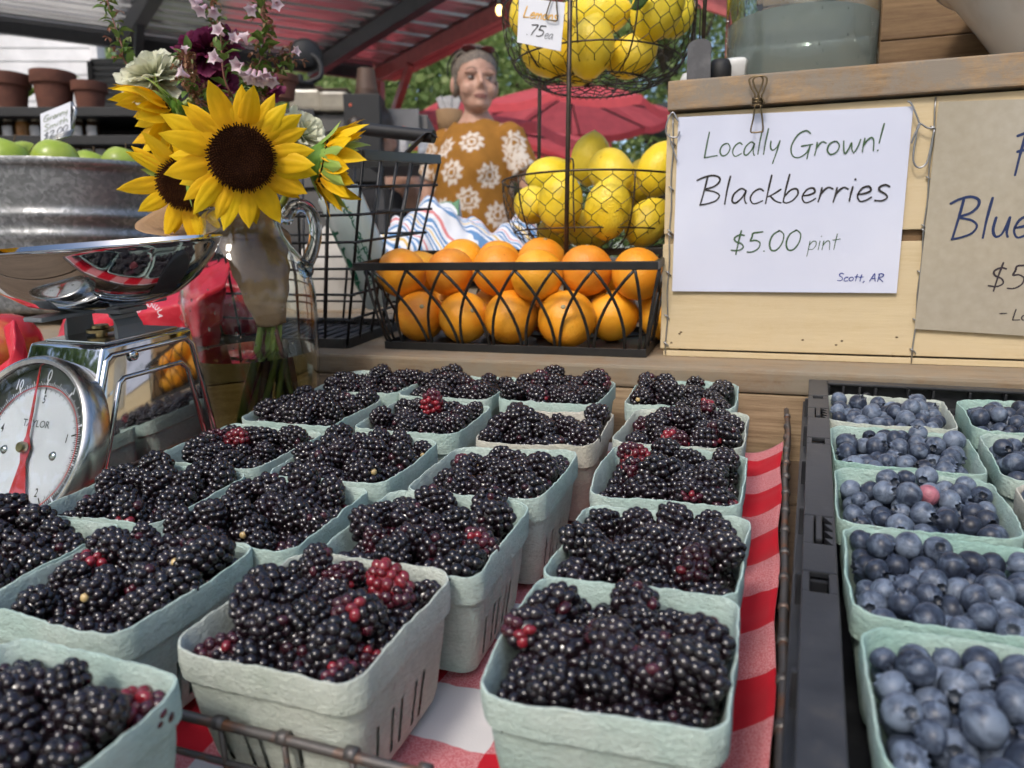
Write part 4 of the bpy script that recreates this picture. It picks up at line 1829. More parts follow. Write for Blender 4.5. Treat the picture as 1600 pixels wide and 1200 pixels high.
for q in bcand[:300]:
    o = link(red_blue if q is redone else blue_me[q['me']], 'blueberry')
    s = q['r'] / .0082
    o.matrix_basis = Matrix.Translation(Vector(q['w'])) @ (q['rot'] @ Matrix.Diagonal((s, s * rb.uniform(.95, 1.05), s))).to_4x4()
    if q is redone:
        tag(o, 'single reddish blueberry in the third carton from the front', 'blueberry')
    else:
        tag(o, 'dusty blue blueberry in ' + qshort[q['key']], 'blueberry', 'blueberries in ' + qshort[q['key']])
V, F, C = [], [], []
nv_ = 0
cache = [(np.array([v.co[:] for v in me.vertices]), [tuple(p.vertices) for p in me.polygons]) for me in blue_me]
for q in rest:
    bv, bf = cache[q['me']]
    s = q['r'] / .0082
    V.append(bv @ np.array(q['rot'] * s).T + q['w'])
    F.extend([tuple(z + nv_ for z in t) for t in bf])
    t = rb.uniform(.55, 1.1)
    C.append(np.tile([t, t, t, 1], (len(bv), 1)))
    nv_ += len(bv)
mb = MB()
mb.v = np.concatenate(V).tolist()
mb.f = F
mb.c = np.concatenate(C)
tag(mb.build('blueberries', M['blueberry']), 'remaining blueberries lying below and behind the top ones', 'blueberries', kind='stuff')
# ------------------------------------------------------------------ handwriting
GL = {
    'L': (.56, [[(.06, 1), (.02, .5), (0, .02), (.02, 0), (.25, .03), (.5, .06)]]),
    'o': (.50, [[(.24, .5), (.08, .42), (.02, .2), (.14, .02), (.32, .08), (.4, .3), (.3, .48), (.2, .48)]]),
    'c': (.44, [[(.36, .44), (.24, .52), (.08, .4), (.02, .18), (.14, .0), (.38, .1)]]),
    'a': (.52, [[(.38, .44), (.24, .52), (.06, .34), (.03, .1), (.14, .02), (.3, .2), (.39, .46), (.37, .2), (.42, .02), (.46, .0)]]),
    'l': (.22, [[(.10, 1), (.06, .5), (.05, .0)]]),
    'y': (.48, [[(.04, .5), (.06, .25), (.16, .14), (.3, .26), (.38, .5)], [(.38, .5), (.32, .1), (.22, -.38)]]),
    'G': (.82, [[(.62, .88), (.46, 1), (.2, .86), (.03, .45), (.1, .1), (.32, .0), (.55, .15), (.66, .42)], [(.36, .42), (.5, .44), (.74, .46)], [(.66, .45), (.62, .15), (.60, -.08)]]),
    'r': (.40, [[(.06, .5), (.05, .25), (.02, 0)], [(.05, .26), (.14, .42), (.24, .5), (.36, .44)]]),
    'w': (.64, [[(.02, .5), (.06, .15), (.12, .02), (.22, .2), (.28, .4), (.32, .15), (.4, .03), (.5, .25), (.56, .5)]]),
    'n': (.46, [[(.05, .5), (.03, .25), (.02, 0)], [(.03, .22), (.14, .42), (.26, .5), (.34, .38), (.36, .15), (.37, 0)]]),
    'u': (.48, [[(.05, .5), (.03, .2), (.12, .02), (.26, .1), (.36, .5)], [(.36, .5), (.35, .15), (.40, 0)]]),
    '!': (.26, [[(.14, 1), (.09, .6), (.06, .28)], [(.05, .04), (.045, .0)]]),
    'B': (.72, [[(.16, .98), (.12, .5), (.06, -.02)], [(-.14, .86), (.05, .96), (.3, 1.02), (.5, .94), (.52, .78), (.38, .62), (.14, .52), (.42, .44), (.58, .3), (.5, .12), (.28, .02), (.04, -.03)]]),
    'k': (.48, [[(.08, 1), (.05, .5), (.03, 0)], [(.40, .5), (.22, .34), (.06, .24)], [(.12, .28), (.28, .1), (.46, .02)]]),
    'b': (.50, [[(.09, 1), (.05, .5), (.03, .03)], [(.04, .22), (.18, .44), (.34, .48), (.40, .3), (.28, .08), (.12, .0), (.03, .05)]]),
    'e': (.46, [[(.05, .24), (.22, .27), (.35, .36), (.28, .5), (.12, .44), (.03, .2), (.12, .01), (.26, .03), (.40, .14)]]),
    'i': (.20, [[(.07, .5), (.05, .25), (.04, 0)], [(.10, .72), (.105, .76)]]),
    's': (.42, [[(.36, .46), (.24, .53), (.10, .46), (.12, .34), (.28, .22), (.34, .1), (.22, .0), (.03, .02)]]),
    '$': (.60, [[(.46, .80), (.28, .84), (.10, .7), (.16, .52), (.38, .40), (.46, .22), (.30, .08), (.02, .10)], [(.32, 1.06), (.26, .5), (.22, -.12)]]),
    '5': (.58, [[(.52, .96), (.34, .94), (.16, .9), (.14, .72), (.10, .54), (.28, .56), (.46, .42), (.42, .16), (.22, .0), (.02, .0)]]),
    '.': (.20, [[(.06, .03), (.065, .0)]]),
    '0': (.60, [[(.34, .96), (.12, .78), (.03, .38), (.12, .04), (.32, .04), (.48, .36), (.50, .76), (.34, .96), (.28, .94)]]),
    'p': (.46, [[(.05, .5), (.03, .1), (.0, -.34)], [(.04, .26), (.18, .47), (.33, .46), (.36, .26), (.24, .06), (.05, .04)]]),
    't': (.40, [[(.18, .86), (.14, .4), (.12, .0)], [(.0, .52), (.16, .54), (.36, .58)]]),
    'S': (.58, [[(.48, .86), (.30, .98), (.12, .86), (.16, .64), (.38, .44), (.44, .2), (.26, .0), (.02, .06)]]),
    ',': (.22, [[(.08, .06), (.06, -.06), (.0, -.18)]]),
    'A': (.66, [[(.0, .0), (.18, .55), (.34, .98), (.40, .5), (.50, .0)], [(.12, .36), (.28, .36), (.48, .38)]]),
    'R': (.66, [[(.10, .96), (.08, .5), (.04, .0)], [(.02, .90), (.24, 1.0), (.46, .88), (.40, .62), (.10, .48), (.28, .26), (.52, .0)]]),
    'F': (.66, [[(.16, .96), (.12, .5), (.10, -.04)], [(-.06, .86), (.2, .94), (.62, 1.0)], [(.02, .50), (.2, .54), (.5, .58)]]),
    '-': (.50, [[(.02, .36), (.2, .37), (.36, .38)]]),
    '7': (.52, [[(.02, .90), (.2, .92), (.46, .94), (.36, .6), (.24, .3), (.18, .0)]]),
    '2': (.56, [[(.04, .74), (.18, .96), (.40, .88), (.40, .62), (.20, .3), (.02, .02), (.2, .04), (.48, .04)]]),
    'm': (.68, [[(.05, .5), (.03, .25), (.02, 0)], [(.03, .24), (.14, .46), (.24, .44), (.28, .2), (.28, .0)], [(.28, .24), (.40, .47), (.52, .42), (.56, .15), (.58, 0)]]),
    'h': (.48, [[(.08, 1), (.05, .5), (.03, 0)], [(.04, .24), (.16, .44), (.28, .48), (.36, .3), (.38, 0)]]),
    'E': (.56, [[(.46, .96), (.2, .98), (.06, .94), (.04, .5), (.02, .04), (.2, .02), (.46, .06)], [(.04, .5), (.2, .52), (.38, .54)]]),
    'N': (.66, [[(.02, .0), (.06, .5), (.10, .96)], [(.10, .96), (.28, .5), (.46, .02)], [(.46, .02), (.50, .5), (.56, 1.0)]]),
    'f': (.36, [[(.34, .92), (.20, .98), (.12, .7), (.10, .0)], [(.0, .5), (.14, .52), (.30, .54)]]),
    'U': (.62, [[(.04, 1), (.02, .4), (.12, .04), (.32, .04), (.48, .4), (.52, 1)]]),
    ' ': (.34, []),
}


def write(text, p0, p1, height, width, frame, slant=.10, seed=0):
    """strokes of a line of handwriting between p0 and p1 (2D, sign plane); frame maps (u, v, w) -> world"""
    r = random.Random(seed + len(text))
    tot = sum(GL[c][0] for c in text)
    dx, dy = p1[0] - p0[0], p1[1] - p0[1]
    ln = math.hypot(dx, dy)
    sx = ln / tot
    ux, uy = dx / ln, dy / ln
    pen = 0
    mb = MB()
    lay = 0
    for c in text:
        adv, strokes = GL[c]
        jit = r.uniform(-.02, .02)
        for st in strokes:
            pts = spline([Vector((x * sx + pen * sx + (y + jit) * slant * height, (y + jit) * height, 0)) for x, y in st], 5)
            n = len(pts)
            L_, R_ = [], []
            for i, p in enumerate(pts):
                t = pts[min(i + 1, n - 1)] - pts[max(i - 1, 0)]
                if t.length < 1e-9:
                    t = Vector((1, 0, 0))
                t.normalize()
                f = i / max(1, n - 1)
                w = width * (.42 + .16 * math.sin(PI * min(1, f * 1.4 + .1)) + .06 * r.random())
                nrm_ = Vector((-t.y, t.x, 0)) * w
                L_.append(p + nrm_)
                R_.append(p - nrm_)
            # rounded start and end
            d0 = (pts[0] - pts[1]).normalized() * width * .35
            d1 = (pts[-1] - pts[-2]).normalized() * width * .35
            allp = [pts[0] + d0] + [q for pr in zip(L_, R_) for q in pr] + [pts[-1] + d1]
            V = []
            for q in allp:
                a, b = q.x, q.y
                V.append(frame(p0[0] + ux * a - uy * b, p0[1] + uy * a + ux * b, lay * .00001))
            F = [(0, 2, 1)]
            for i in range(n - 1):
                F.append((1 + 2 * i, 2 + 2 * i, 4 + 2 * i, 3 + 2 * i))
            F.append((2 * n - 1, 2 * n, 2 * n + 1))
            mb.add(V, F)
            lay = (lay + 1) % 3
        pen += adv
    return mb


def atY(x, y, Y):
    d = FW * 1200 + CR * (x - 800) - UP * (y - 600)
    return d * (Y / d.y)


YP = .9935     # front of the papers
def fp(u, v, w):
    return Vector((u, YP - .0006 - w, v))


def uv_of(x, y):
    p = atY(x, y, YP)
    return (p.x, p.z)


# ------------------------------------------------------------------ wire-bound crate that carries the signs
cr = empty('wirebound_crate', (.15, 1.05, LEDGE), 'pale pine wirebound crate on the ledge that carries the price signs', 'crate')


def bd(name, x0, x1, y0, y1, z0, z1, mat='crate_wood', b=.001):
    return MB().bbox(((x0 + x1) / 2, (y0 + y1) / 2, (z0 + z1) / 2), (x1 - x0, y1 - y0, z1 - z0), b).build(name, M[mat], cr, smooth=False)


XR = .47
bd('board', -.149, XR, .999, 1.005, .0530, .1985)
bd('board', -.150, XR, .9985, 1.005, -.0925, .0400)
bd('bottom_strip', -.146, XR, .998, 1.004, -.1020, -.0948)
bd('top_cleat', -.147, XR, 1.0055, 1.020, .186, .1975, 'crate_edge')
for x in (-.149, .124, XR - .02):
    bd('post', x, x + .021, 1.0055, 1.024, -.0965, .185, 'slat_wood' if x > 0 else 'crate_edge')
bd('end_board', -.1495, -.1445, 1.0245, 1.12, .054, .197, 'crate_edge')
bd('end_board', -.1495, -.1445, 1.0245, 1.12, -.0925, .040, 'crate_edge')
bd('back_board', -.144, XR, 1.115, 1.12, -.0925, .197, 'slat_wood')


def wire(name, pts, r, mat, parent, n=6):
    return MB().tube(pts, r, n).build(name, M[mat], parent)


for x0, lean in ((-.1425, .002), (.1425, .006)):
    pts = [Vector((x0 + lean * (z + .1) * 3 + .0008 * math.sin(z * 90), .9968, z)) for z in np.linspace(-.1, .197, 24)]
    wire('binding_wire', pts, .0009, 'steel_wire', cr)
    for zq in (-.09, -.055, .0, .047, .052, .105, .16):
        x1 = x0 + lean * (zq + .1) * 3
        lp = [Vector((x1 + .0032 * math.cos(a) * (1 if a < 4 else .6), .9960 - .001 * math.sin(a), zq + .006 * math.sin(a * .5))) for a in np.linspace(0, 5.4, 9)]
        wire('wire_twist', lp, .0008, 'steel_wire', cr)
# staples / nail specks
for (x, z) in ((-.126, -.073), (-.124, -.071), (.060, -.082), (.066, -.077), (.022, -.077), (.125, -.071), (-.136, -.085)):
    MB().ell((x, .9982, z), (.0016, .0006, .0009), 8, 6).build('nail', M['stem_brown'], cr)

# ------------------------------------------------------------------ paper signs
ps = empty('paper_sign', (0, YP, -.02), 'white laminated sign reading Locally Grown! Blackberries $5.00 pint Scott, AR', 'sign')
q = [uv_of(*a) for a in ((1060, 183), (1427, 166), (1401, 458), (1050, 455))]


def sheet(parent, q, mat):
    tl, tr, br, bl = [Vector((a[0], a[1], 0)) for a in q]

    def fn(u, v):
        p = (bl * (1 - u) + br * u) * (1 - v) + (tl * (1 - u) + tr * u) * v
        return Vector((p.x, YP + .0004 * math.sin(7 * u + 3 * v), p.y))
    o = MB().grid(fn, 20, 16).build('sheet', M[mat], parent)
    s_ = o.modifiers.new('thick', 'SOLIDIFY')
    s_.thickness = .0005
    s_.offset = -1
    e_ = o.modifiers.new('split', 'EDGE_SPLIT')
    e_.split_angle = R(50)
    return o


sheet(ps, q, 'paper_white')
write('Locally', uv_of(1101, 246), uv_of(1220, 240), .0300, .0015, fp, seed=1).build('lettering', M['ink_green'], ps, smooth=False)
write('Grown!', uv_of(1233, 247), uv_of(1382, 235), .0300, .0015, fp, seed=2).build('lettering', M['ink_green'], ps, smooth=False)
write('Blackberries', uv_of(1091, 320), uv_of(1390, 314), .0335, .0019, fp, seed=3).build('lettering', M['ink_black'], ps, smooth=False)
write('$5.00', uv_of(1141, 394), uv_of(1252, 391), .0245, .0017, fp, seed=4).build('lettering', M['ink_green'], ps, smooth=False)
write('pint', uv_of(1262, 391), uv_of(1312, 390), .0215, .0009, fp, seed=5).build('lettering', M['ink_green'], ps, smooth=False)
write('Scott, AR', uv_of(1308, 439), uv_of(1382, 440), .0092, .0010, fp, seed=6).build('lettering', M['ink_blue'], ps, smooth=False)

ks = empty('kraft_sign', (.3, YP, -.05), 'brown kraft paper sign with navy writing Blue, beside the white sign', 'sign')
q = [uv_of(*a) for a in ((1467, 159), (1760, 150), (1735, 533), (1429, 514))]
sheet(ks, q, 'paper_kraft')
write('F', uv_of(1580, 271), uv_of(1622, 270), .046, .0026, fp, seed=7).build('lettering', M['ink_navy'], ks, smooth=False)
write('Blue', uv_of(1484, 372), uv_of(1612, 370), .044, .0026, fp, seed=8).build('lettering', M['ink_navy'], ks, smooth=False)
write('$5', uv_of(1542, 450), uv_of(1602, 452), .027, .0018, fp, seed=9).build('lettering', M['ink_plum'], ks, smooth=False)
write('-', uv_of(1560, 498), uv_of(1576, 498), .016, .0011, fp, seed=10).build('lettering', M['ink_plum'], ks, smooth=False)
write('Lo', uv_of(1582, 500), uv_of(1606, 501), .012, .0011, fp, seed=11).build('lettering', M['ink_plum'], ks, smooth=False)

# wire hooks and clips that hold the signs
YC = .9895


def clip_wire(name, pix, r, mat, label, cat, Y=YC, n=6, dy=None, group=None):
    pts = [atY(a, b, Y - (dy[i] if dy else 0)) for i, (a, b) in enumerate(pix)]
    o = MB().tube(spline(pts, n), r, 8).build(name, M[mat])
    return tag(o, label, cat, group)


clip_wire('hanging_wire', [(1418, 158), (1424, 162), (1432, 180), (1436, 191), (1437, 196), (1430, 208), (1424, 224)], .0010, 'steel_wire', 'bent steel wire hooked over the top right corner of the white sign', 'wire')
clip_wire('paper_clip', [(1461, 199), (1450, 200), (1438, 193), (1434, 198), (1431, 215), (1427, 245), (1430, 258), (1437, 262), (1446, 257), (1451, 245), (1460, 202)], .0010, 'steel_wire', 'steel paper clip hanging between the white and the kraft sign', 'clip')
clip_wire('hanging_wire', [(1060, 190), (1052, 176), (1046, 182), (1041, 196), (1041, 208), (1047, 214), (1058, 214), (1062, 205)], .0010, 'steel_wire', 'steel wire ring at the left edge of the white sign', 'wire')
clip_wire('hanging_wire', [(1046, 209), (1048, 222), (1054, 240), (1058, 252)], .0008, 'steel_wire', 'short steel wire hanging down left of the white sign', 'wire')

# binder clip on shelf edge over the white sign
bc_ = empty('bulldog_clip', atY(1182, 155, .978), 'bronze wire bulldog clip pinching the top edge of the white sign', 'clip')
YB_ = .9800
for dx, dyy in ((0, 0.0), (6, .003)):
    pts = [atY(a + dx, b, YB_ - dyy) for a, b in ((1176, 162), (1180, 150), (1173, 135), (1171, 124), (1179, 119), (1190, 120), (1192, 128), (1186, 145), (1184, 150), (1189, 162))]
    MB().tube(spline(pts, 6), .0010, 7).build('handle_loop', M['brass_wire'], bc_)
pts = [atY(a, b, YB_ - .002) for a, b in ((1180, 164), (1177, 185), (1173, 204), (1177, 207), (1188, 206), (1192, 204), (1191, 185), (1188, 164))]
MB().tube(spline(pts, 6), .0010, 7).build('handle_loop', M['brass_wire'], bc_)
for k in range(3):
    a, b = atY(1175, 155 + k * 4.5, YB_ - .001), atY(1192, 155 + k * 4.5, YB_ - .001)
    MB().tube([a, b], .0019, 8).build('spring_coil', M['brass_wire'], bc_)

# ------------------------------------------------------------------ shelf board and what stands on it
SZ = .2365
shelf = MB().bbox((.24, 1.170, (SZ + .2015) / 2), (.776, .362, SZ - .2015), .0025)
tag(shelf.build('shelf_board', M['shelf_wood'], smooth=False), 'thick weathered wooden shelf board lying on the crate above the signs', 'shelf')

jc = Vector((.003, 1.155, SZ))
jar = empty('glass_jar', jc, 'large clear glass jar with pale green water on the shelf', 'jar')
ro = .098
prof = [(0, 0), (ro * .6, 0), (ro * .93, .001), (ro, .008), (ro, .26), (ro * .97, .28), (ro * .88, .30), (ro * .88, .32), (ro * .85, .32), (ro * .85, .30), (ro * .93, .278), (ro * .955, .26), (ro * .955, .014), (ro * .9, .009), (0, .009)]
MB().lathe(prof, 64, jc).build('jar_glass', M['glass_green'], jar, sharp=60)
rw = ro * .954
MB().lathe([(0, .0093), (rw * .94, .0093), (rw, .0145), (rw, .096), (0, .096)], 64, jc).build('water', M['water_pale'], jar, sharp=50)
wp_ = MB().bbox((.012, 1.305, SZ + .056), (.165, .08, .110), .012)
tag(wp_.build('white_pail', M['white_plastic']), 'pale white container standing right behind the big glass jar', 'container')
rj = random.Random(9)
drop = MB().ell((0, 0, 0), (.0011, .0011, .0014), 8, 6).mesh('droplet')
drop.materials.append(M['glass'])
for k in range(34):
    a = R(rj.uniform(190, 350))
    o = link(drop, 'droplet', jar)
    o.location = Vector((math.cos(a) * (ro + .0004), math.sin(a) * (ro + .0004), rj.uniform(.02, .17)))
    s_ = rj.uniform(.5, 1.2)
    o.scale = (s_, s_, s_ * rj.uniform(.8, 1.8))

# white enamel basin
ec = Vector((.408, 1.17, SZ))
en = empty('enamel_basin', ec, 'white enamel basin with grey rim standing at the right end of the shelf', 'basin')
MB().lathe([(0, .0), (.135, .0), (.140, .004), (.150, .02), (.195, .085), (.235, .14), (.245, .142), (.245, .146), (.232, .146), (.190, .088), (.146, .022), (.13, .008), (0, .008)], 72, ec).build('bowl', M['enamel'], en, sharp=50)
MB().tube([ec + Vector((math.cos(a) * .246, math.sin(a) * .246, .145)) for a in np.linspace(0, 2 * PI, 72, endpoint=False)], .003, 8, closed=True).build('rim', M['grey_plastic'], en)

# slatted wooden box behind jar and basin
wb = empty('slatted_box', (.22, 1.42, SZ), 'brown slatted wooden box behind the glass jar', 'box')
for k in range(5):
    z0 = .238 + k * .062
    MB().bbox((.25, 1.364, z0 + .026), (.62, .012, .0605), .002).build('slat', M['slat_wood'], wb, smooth=False)
    MB().bbox((-.066, 1.46, z0 + .026), (.012, .20, .052), .002).build('slat', M['slat_wood'], wb, smooth=False)
for x in (-.04, .53):
    MB().bbox((x, 1.37, .38), (.024, .022, .30), .002).build('corner_post', M['slat_wood'], wb, smooth=False)
MB().bbox((.25, 1.46, .2415), (.60, .19, .008), .002).build('bottom', M['slat_wood'], wb, smooth=False)
# the box stands on a support behind the shelf
bk = MB().bbox((.25, 1.46, (.2365 + zl(1.46)) / 2), (.64, .22, .2365 - zl(1.46) - .004), .003).build('support_crate', M['slat_wood'], smooth=False)
tag(bk, 'brown wooden crate behind the sign crate, under the slatted box', 'crate')

# grey metal stand with rod at the left end of shelf
ms = empty('metal_stand', (-.115, 1.04, SZ), 'dark grey metal plate with a thin upright rod at the left end of the shelf', 'stand')
pl = atY(1092, 93, 1.03)
prf = [(-.0145, 0), (.0145, 0), (.0145, .048)] + [(.0145 * math.cos(a), .048 + .009 * math.sin(a)) for a in np.linspace(.15, PI - .15, 9)] + [(-.0145, .048)]
V = [Vector((pl.x + a, 1.03, SZ + b)) for a, b in prf] + [Vector((pl.x + a, 1.036, SZ + b)) for a, b in prf]
n_ = len(prf)
F = [tuple(range(n_)), tuple(range(2 * n_ - 1, n_ - 1, -1))] + [(i, n_ + i, n_ + (i + 1) % n_, (i + 1) % n_) for i in range(n_)]
MB().add(V, F).build('plate', M['slate'], ms, smooth=False)
MB().tube([Vector((pl.x + .004, 1.034, SZ + .05)), Vector((pl.x + .007, 1.036, SZ + .26))], .0026, 8).build('rod', M['bronze_wire'], ms)
MB().lathe([(0, 0), (.014, 0), (.014, .028), (.011, .036), (0, .038)], 20, (pl.x + .024, 1.058, SZ)).build('knob', M['black_matte'], ms)
wc = MB().lathe([(0, 0), (.020, 0), (.022, .034), (.024, .040), (.020, .044), (.016, .041), (0, .041)], 24, (pl.x + .040, 1.10, SZ))
tag(wc.build('white_tub', M['white_plastic']), 'small white plastic tub half hidden between metal plate and jar', 'tub')
wc = MB().lathe([(0, 0), (.014, 0), (.015, .016), (.012, .023), (0, .025)], 24, (pl.x - .012, 1.062, SZ))
tag(wc.build('white_cup', M['white_plastic']), 'small white cup left of the grey metal plate on the shelf', 'cup')
# ------------------------------------------------------------------ fruit shapes
def orange_mesh(seed):
    m = 18
    prof = []
    for i in range(m + 1):
        a = PI * i / m
        r_, z = math.sin(a), -math.cos(a)
        z = z * .96
        if i > m - 3:
            z -= .035 * (1 - r_ * 3 if r_ < .33 else 0)
        prof.append((r_ * .037, z * .037))
    prof[0] = (0, prof[0][1])
    prof[-1] = (0, prof[-1][1])
    mb = MB().lathe(prof, 30)
    mb.v = [tuple(Vector(v) * (1 + .022 * nz(v, 38, seed) + .008 * nz(v, 110, seed))) for v in mb.v]
    return mb


def lemon_mesh(seed):
    m = 22
    prof = []
    for i in range(m + 1):
        t = -1 + 2 * i / m
        r_ = math.sqrt(max(0, 1 - abs(t) ** 2.15)) * .0325
        z = t * .041
        if t > .78:
            k = (t - .78) / .22
            r_ = .0325 * math.sqrt(1 - .78 ** 2.15) * (1 - k) ** .75 * .9 + .0035 * (1 - k)
            z = .78 * .041 + k * .0155
        if t < -.86:
            k = (-t - .86) / .14
            z = -.86 * .041 - k * .0085
        prof.append((r_, z))
    prof[0] = (0, prof[0][1])
    prof[-1] = (0, prof[-1][1])
    mb = MB().lathe(prof, 28)
    mb.v = [tuple(Vector(v) * (1 + .035 * nz(v, 30, seed) + .012 * nz(v, 90, seed))) for v in mb.v]
    return mb


def apple_mesh(seed, R0=.038):
    m = 20
    prof = []
    for i in range(m + 1):
        a = PI * i / m
        r_ = math.sin(a) ** .85 * (1 + .06 * -math.cos(a) * -1)
        z = -math.cos(a) * .90
        z -= .26 * max(0, 1 - r_ / .42) * (1 if i > m / 2 else -.5)
        prof.append((r_ * R0, z * R0))
    prof[0] = (0, prof[0][1])
    prof[-1] = (0, prof[-1][1])
    mb = MB().lathe(prof, 28)
    mb.v = [tuple(Vector(v) * (1 + .03 * nz(v, 25, seed))) for v in mb.v]
    return mb


or_me, le_me = [], []
for i in range(4):
    me = orange_mesh(10 + i * 3.3).mesh('peel')
    me.materials.append(M['orange'])
    or_me.append(me)
    me = lemon_mesh(30 + i * 2.7).mesh('peel')
    me.materials.append(M['lemon'])
    le_me.append(me)
but_me = MB().lathe([(0, .0006), (.0022, .0008), (.0034, .0), (.0030, -.0016), (0, -.0022)], 7).mesh('stem_button')
but_me.materials.append(M['stem_pale'])


def fruit(name, me, cat, loc, scale, rot, label, group, stem_z, ssc=1.0):
    t = empty(name, loc, label, cat, group)
    o = link(me, 'peel', t)
    o.matrix_basis = (rot @ Matrix.Diagonal((scale, scale, scale))).to_4x4()
    s_ = link(but_me, 'stem_button', t)
    s_.matrix_basis = Matrix.Translation(rot @ Vector((0, 0, stem_z * scale))) @ (rot @ Matrix.Diagonal((ssc,) * 3)).to_4x4()
    return t


rf = random.Random(4)

# ------------------------------------------------------------------ black basket of oranges
bx0, bx1, by0, by1 = -.540, -.167, .983, 1.146
rx0, rx1, ry0, ry1 = -.568, -.150, .962, 1.170
BH = .120
BO = Vector((0, by0, zl(by0)))


def bk_pt(x, y, h_):
    """basket frame: on the sloping ledge"""
    return Vector((x, by0, zl(by0))) + rotL @ Vector((0, y - by0, h_))


ob = empty('arched_basket', bk_pt(-.35, 1.06, 0), 'black metal basket with pointed arch wires, filled with oranges', 'basket')


def bar(name, p, q, w, h_, parent=None, mat='black_wire'):
    p, q = Vector(p), Vector(q)
    d = (q - p).normalized()
    up = rotL @ Vector((0, 0, 1))
    y_ = up.cross(d).normalized()
    z_ = d.cross(y_).normalized()
    rot = Matrix((d, y_, z_)).transposed()
    return MB().bbox((p + q) / 2, ((q - p).length, w, h_), .0008, rot).build(name, M[mat], parent, smooth=False)


for (a, b) in (((bx0, by0), (bx1, by0)), ((bx0, by1), (bx1, by1)), ((bx0, by0), (bx0, by1)), ((bx1, by0), (bx1, by1))):
    bar('base_bar', bk_pt(a[0] - (.002 if a[0] != b[0] else 0), a[1], .006), bk_pt(b[0] + (.002 if a[0] != b[0] else 0), b[1], .006), .004, .011, ob)
for (a, b) in (((rx0, ry0), (rx1, ry0)), ((rx0, ry1), (rx1, ry1)), ((rx0, ry0), (rx0, ry1)), ((rx1, ry0), (rx1, ry1))):
    bar('rim_bar', bk_pt(a[0] - (.003 if a[0] != b[0] else 0), a[1], BH), bk_pt(b[0] + (.003 if a[0] != b[0] else 0), b[1], BH), .005, .0105, ob)
MB().add([bk_pt(bx0, by0, .002), bk_pt(bx1, by0, .002), bk_pt(bx1, by1, .002), bk_pt(bx0, by1, .002), bk_pt(bx0, by0, .0035), bk_pt(bx1, by0, .0035), bk_pt(bx1, by1, .0035), bk_pt(bx0, by1, .0035)],
         [(3, 2, 1, 0), (4, 5, 6, 7)]).build('base_sheet', M['black_wire'], ob, smooth=False)


def arches(tops, bots, n):
    """tops/bots: functions of 0..1 along the side"""
    for k in range(n):
        f = (k + .5) / n
        for s_ in (-1, 1):
            g = f + s_ * .93 / n
            e0, e1 = tops(f), None
            if g < 0.02 or g > .98:
                # cut at the corner
                lim = .02 if g < 0 else .98
                lim = min(max(g, .02), .98)
                gg = lim
            else:
                gg = g
            b = bots(gg)
            pts = []
            for j in range(9):
                t = j / 8
                # rises steeply first then leans in: pointed arch
                w = math.sin(t * PI / 2) ** 1.0
                h_ = 1 - t
                a_ = 1 - (1 - t) ** 1.9
                p = tops(f).lerp(bots(f), t)
                q = tops(gg).lerp(bots(gg), t)
                pts.append(p.lerp(q, a_))
            MB().tube(pts, .0021, 7).build('arch_wire', M['black_wire'], ob)


arches(lambda f: bk_pt(rx0 + (rx1 - rx0) * f, ry0, BH - .005), lambda f: bk_pt(bx0 + (bx1 - bx0) * f, by0, .011), 8)
arches(lambda f: bk_pt(rx0 + (rx1 - rx0) * f, ry1, BH - .005), lambda f: bk_pt(bx0 + (bx1 - bx0) * f, by1, .011), 8)
arches(lambda f: bk_pt(rx0, ry0 + (ry1 - ry0) * f, BH - .005), lambda f: bk_pt(bx0, by0 + (by1 - by0) * f, .011), 4)
arches(lambda f: bk_pt(rx1, ry0 + (ry1 - ry0) * f, BH - .005), lambda f: bk_pt(bx1, by0 + (by1 - by0) * f, .011), 4)

# oranges: (pixel x, pixel y, Y, size, tip towards) read row by row
OR = [
    (655, 497, 1.028, 1.0, (.3, -.5, .3), 'mottled green flecked orange at the lower left end of the basket'),
    (724, 500, 1.026, 1.0, (.6, -.6, .3), 'second orange from the left in the lower front row'),
    (802, 500, 1.026, 1.05, (-.7, .2, .6), 'third orange from the left in the lower front row'),
    (896, 501, 1.022, 1.07, (.1, -.8, .45), 'orange with its stem button facing the customer, lower front row'),
    (956, 490, 1.058, 1.0, (-.1, -.4, .9), 'lower row orange with a stem on top, second from the right'),
    (1012, 498, 1.075, 1.0, (.5, .4, .3), 'lower row orange at the right end of the basket'),
    (632, 434, 1.036, 1.02, (.2, .3, 1), 'upper orange at the left end of the basket'),
    (706, 432, 1.034, .96, (-.5, .4, .6), 'upper front orange with a small black spot, second from the left'),
    (783, 430, 1.055, 1.03, (.3, .5, .9), 'upper orange in the middle of the basket'),
    (842, 452, 1.016, .98, (-.6, .5, .3), 'wrinkled orange leaning on the wires in the middle of the front'),
    (918, 428, 1.050, 1.0, (.0, .1, 1), 'upper orange with its stem star on top, right of the middle'),
    (997, 432, 1.050, .98, (.6, .2, .5), 'deep orange fruit in the upper right corner of the basket'),
    (668, 424, 1.105, .95, (.2, .2, 1), 'orange peeping out behind the two left upper ones'),
    (730, 412, 1.128, .97, (.1, .4, 1), 'back row orange with its stem showing, left of the middle'),
    (765, 415, 1.112, .96, (.6, .3, .6), 'back row orange just right of the stemmed one'),
    (845, 424, 1.100, 1.02, (.2, -.2, .9), 'back row orange behind the wrinkled one'),
    (700, 478, 1.095, 1.0, (.2, .2, 1), 'orange inside the lower layer, seen between the left ones'),
    (855, 490, 1.100, 1.0, (.2, .2, 1), 'orange inside the lower layer, seen behind the middle ones'),
    (775, 480, 1.100, 1.0, (.4, .2, 1), 'orange inside the lower layer, under the middle of the basket'),
    (940, 450, 1.110, .95, (.5, .5, .5), 'orange deep in the basket, behind the stemmed upper one'),
]
opos = []
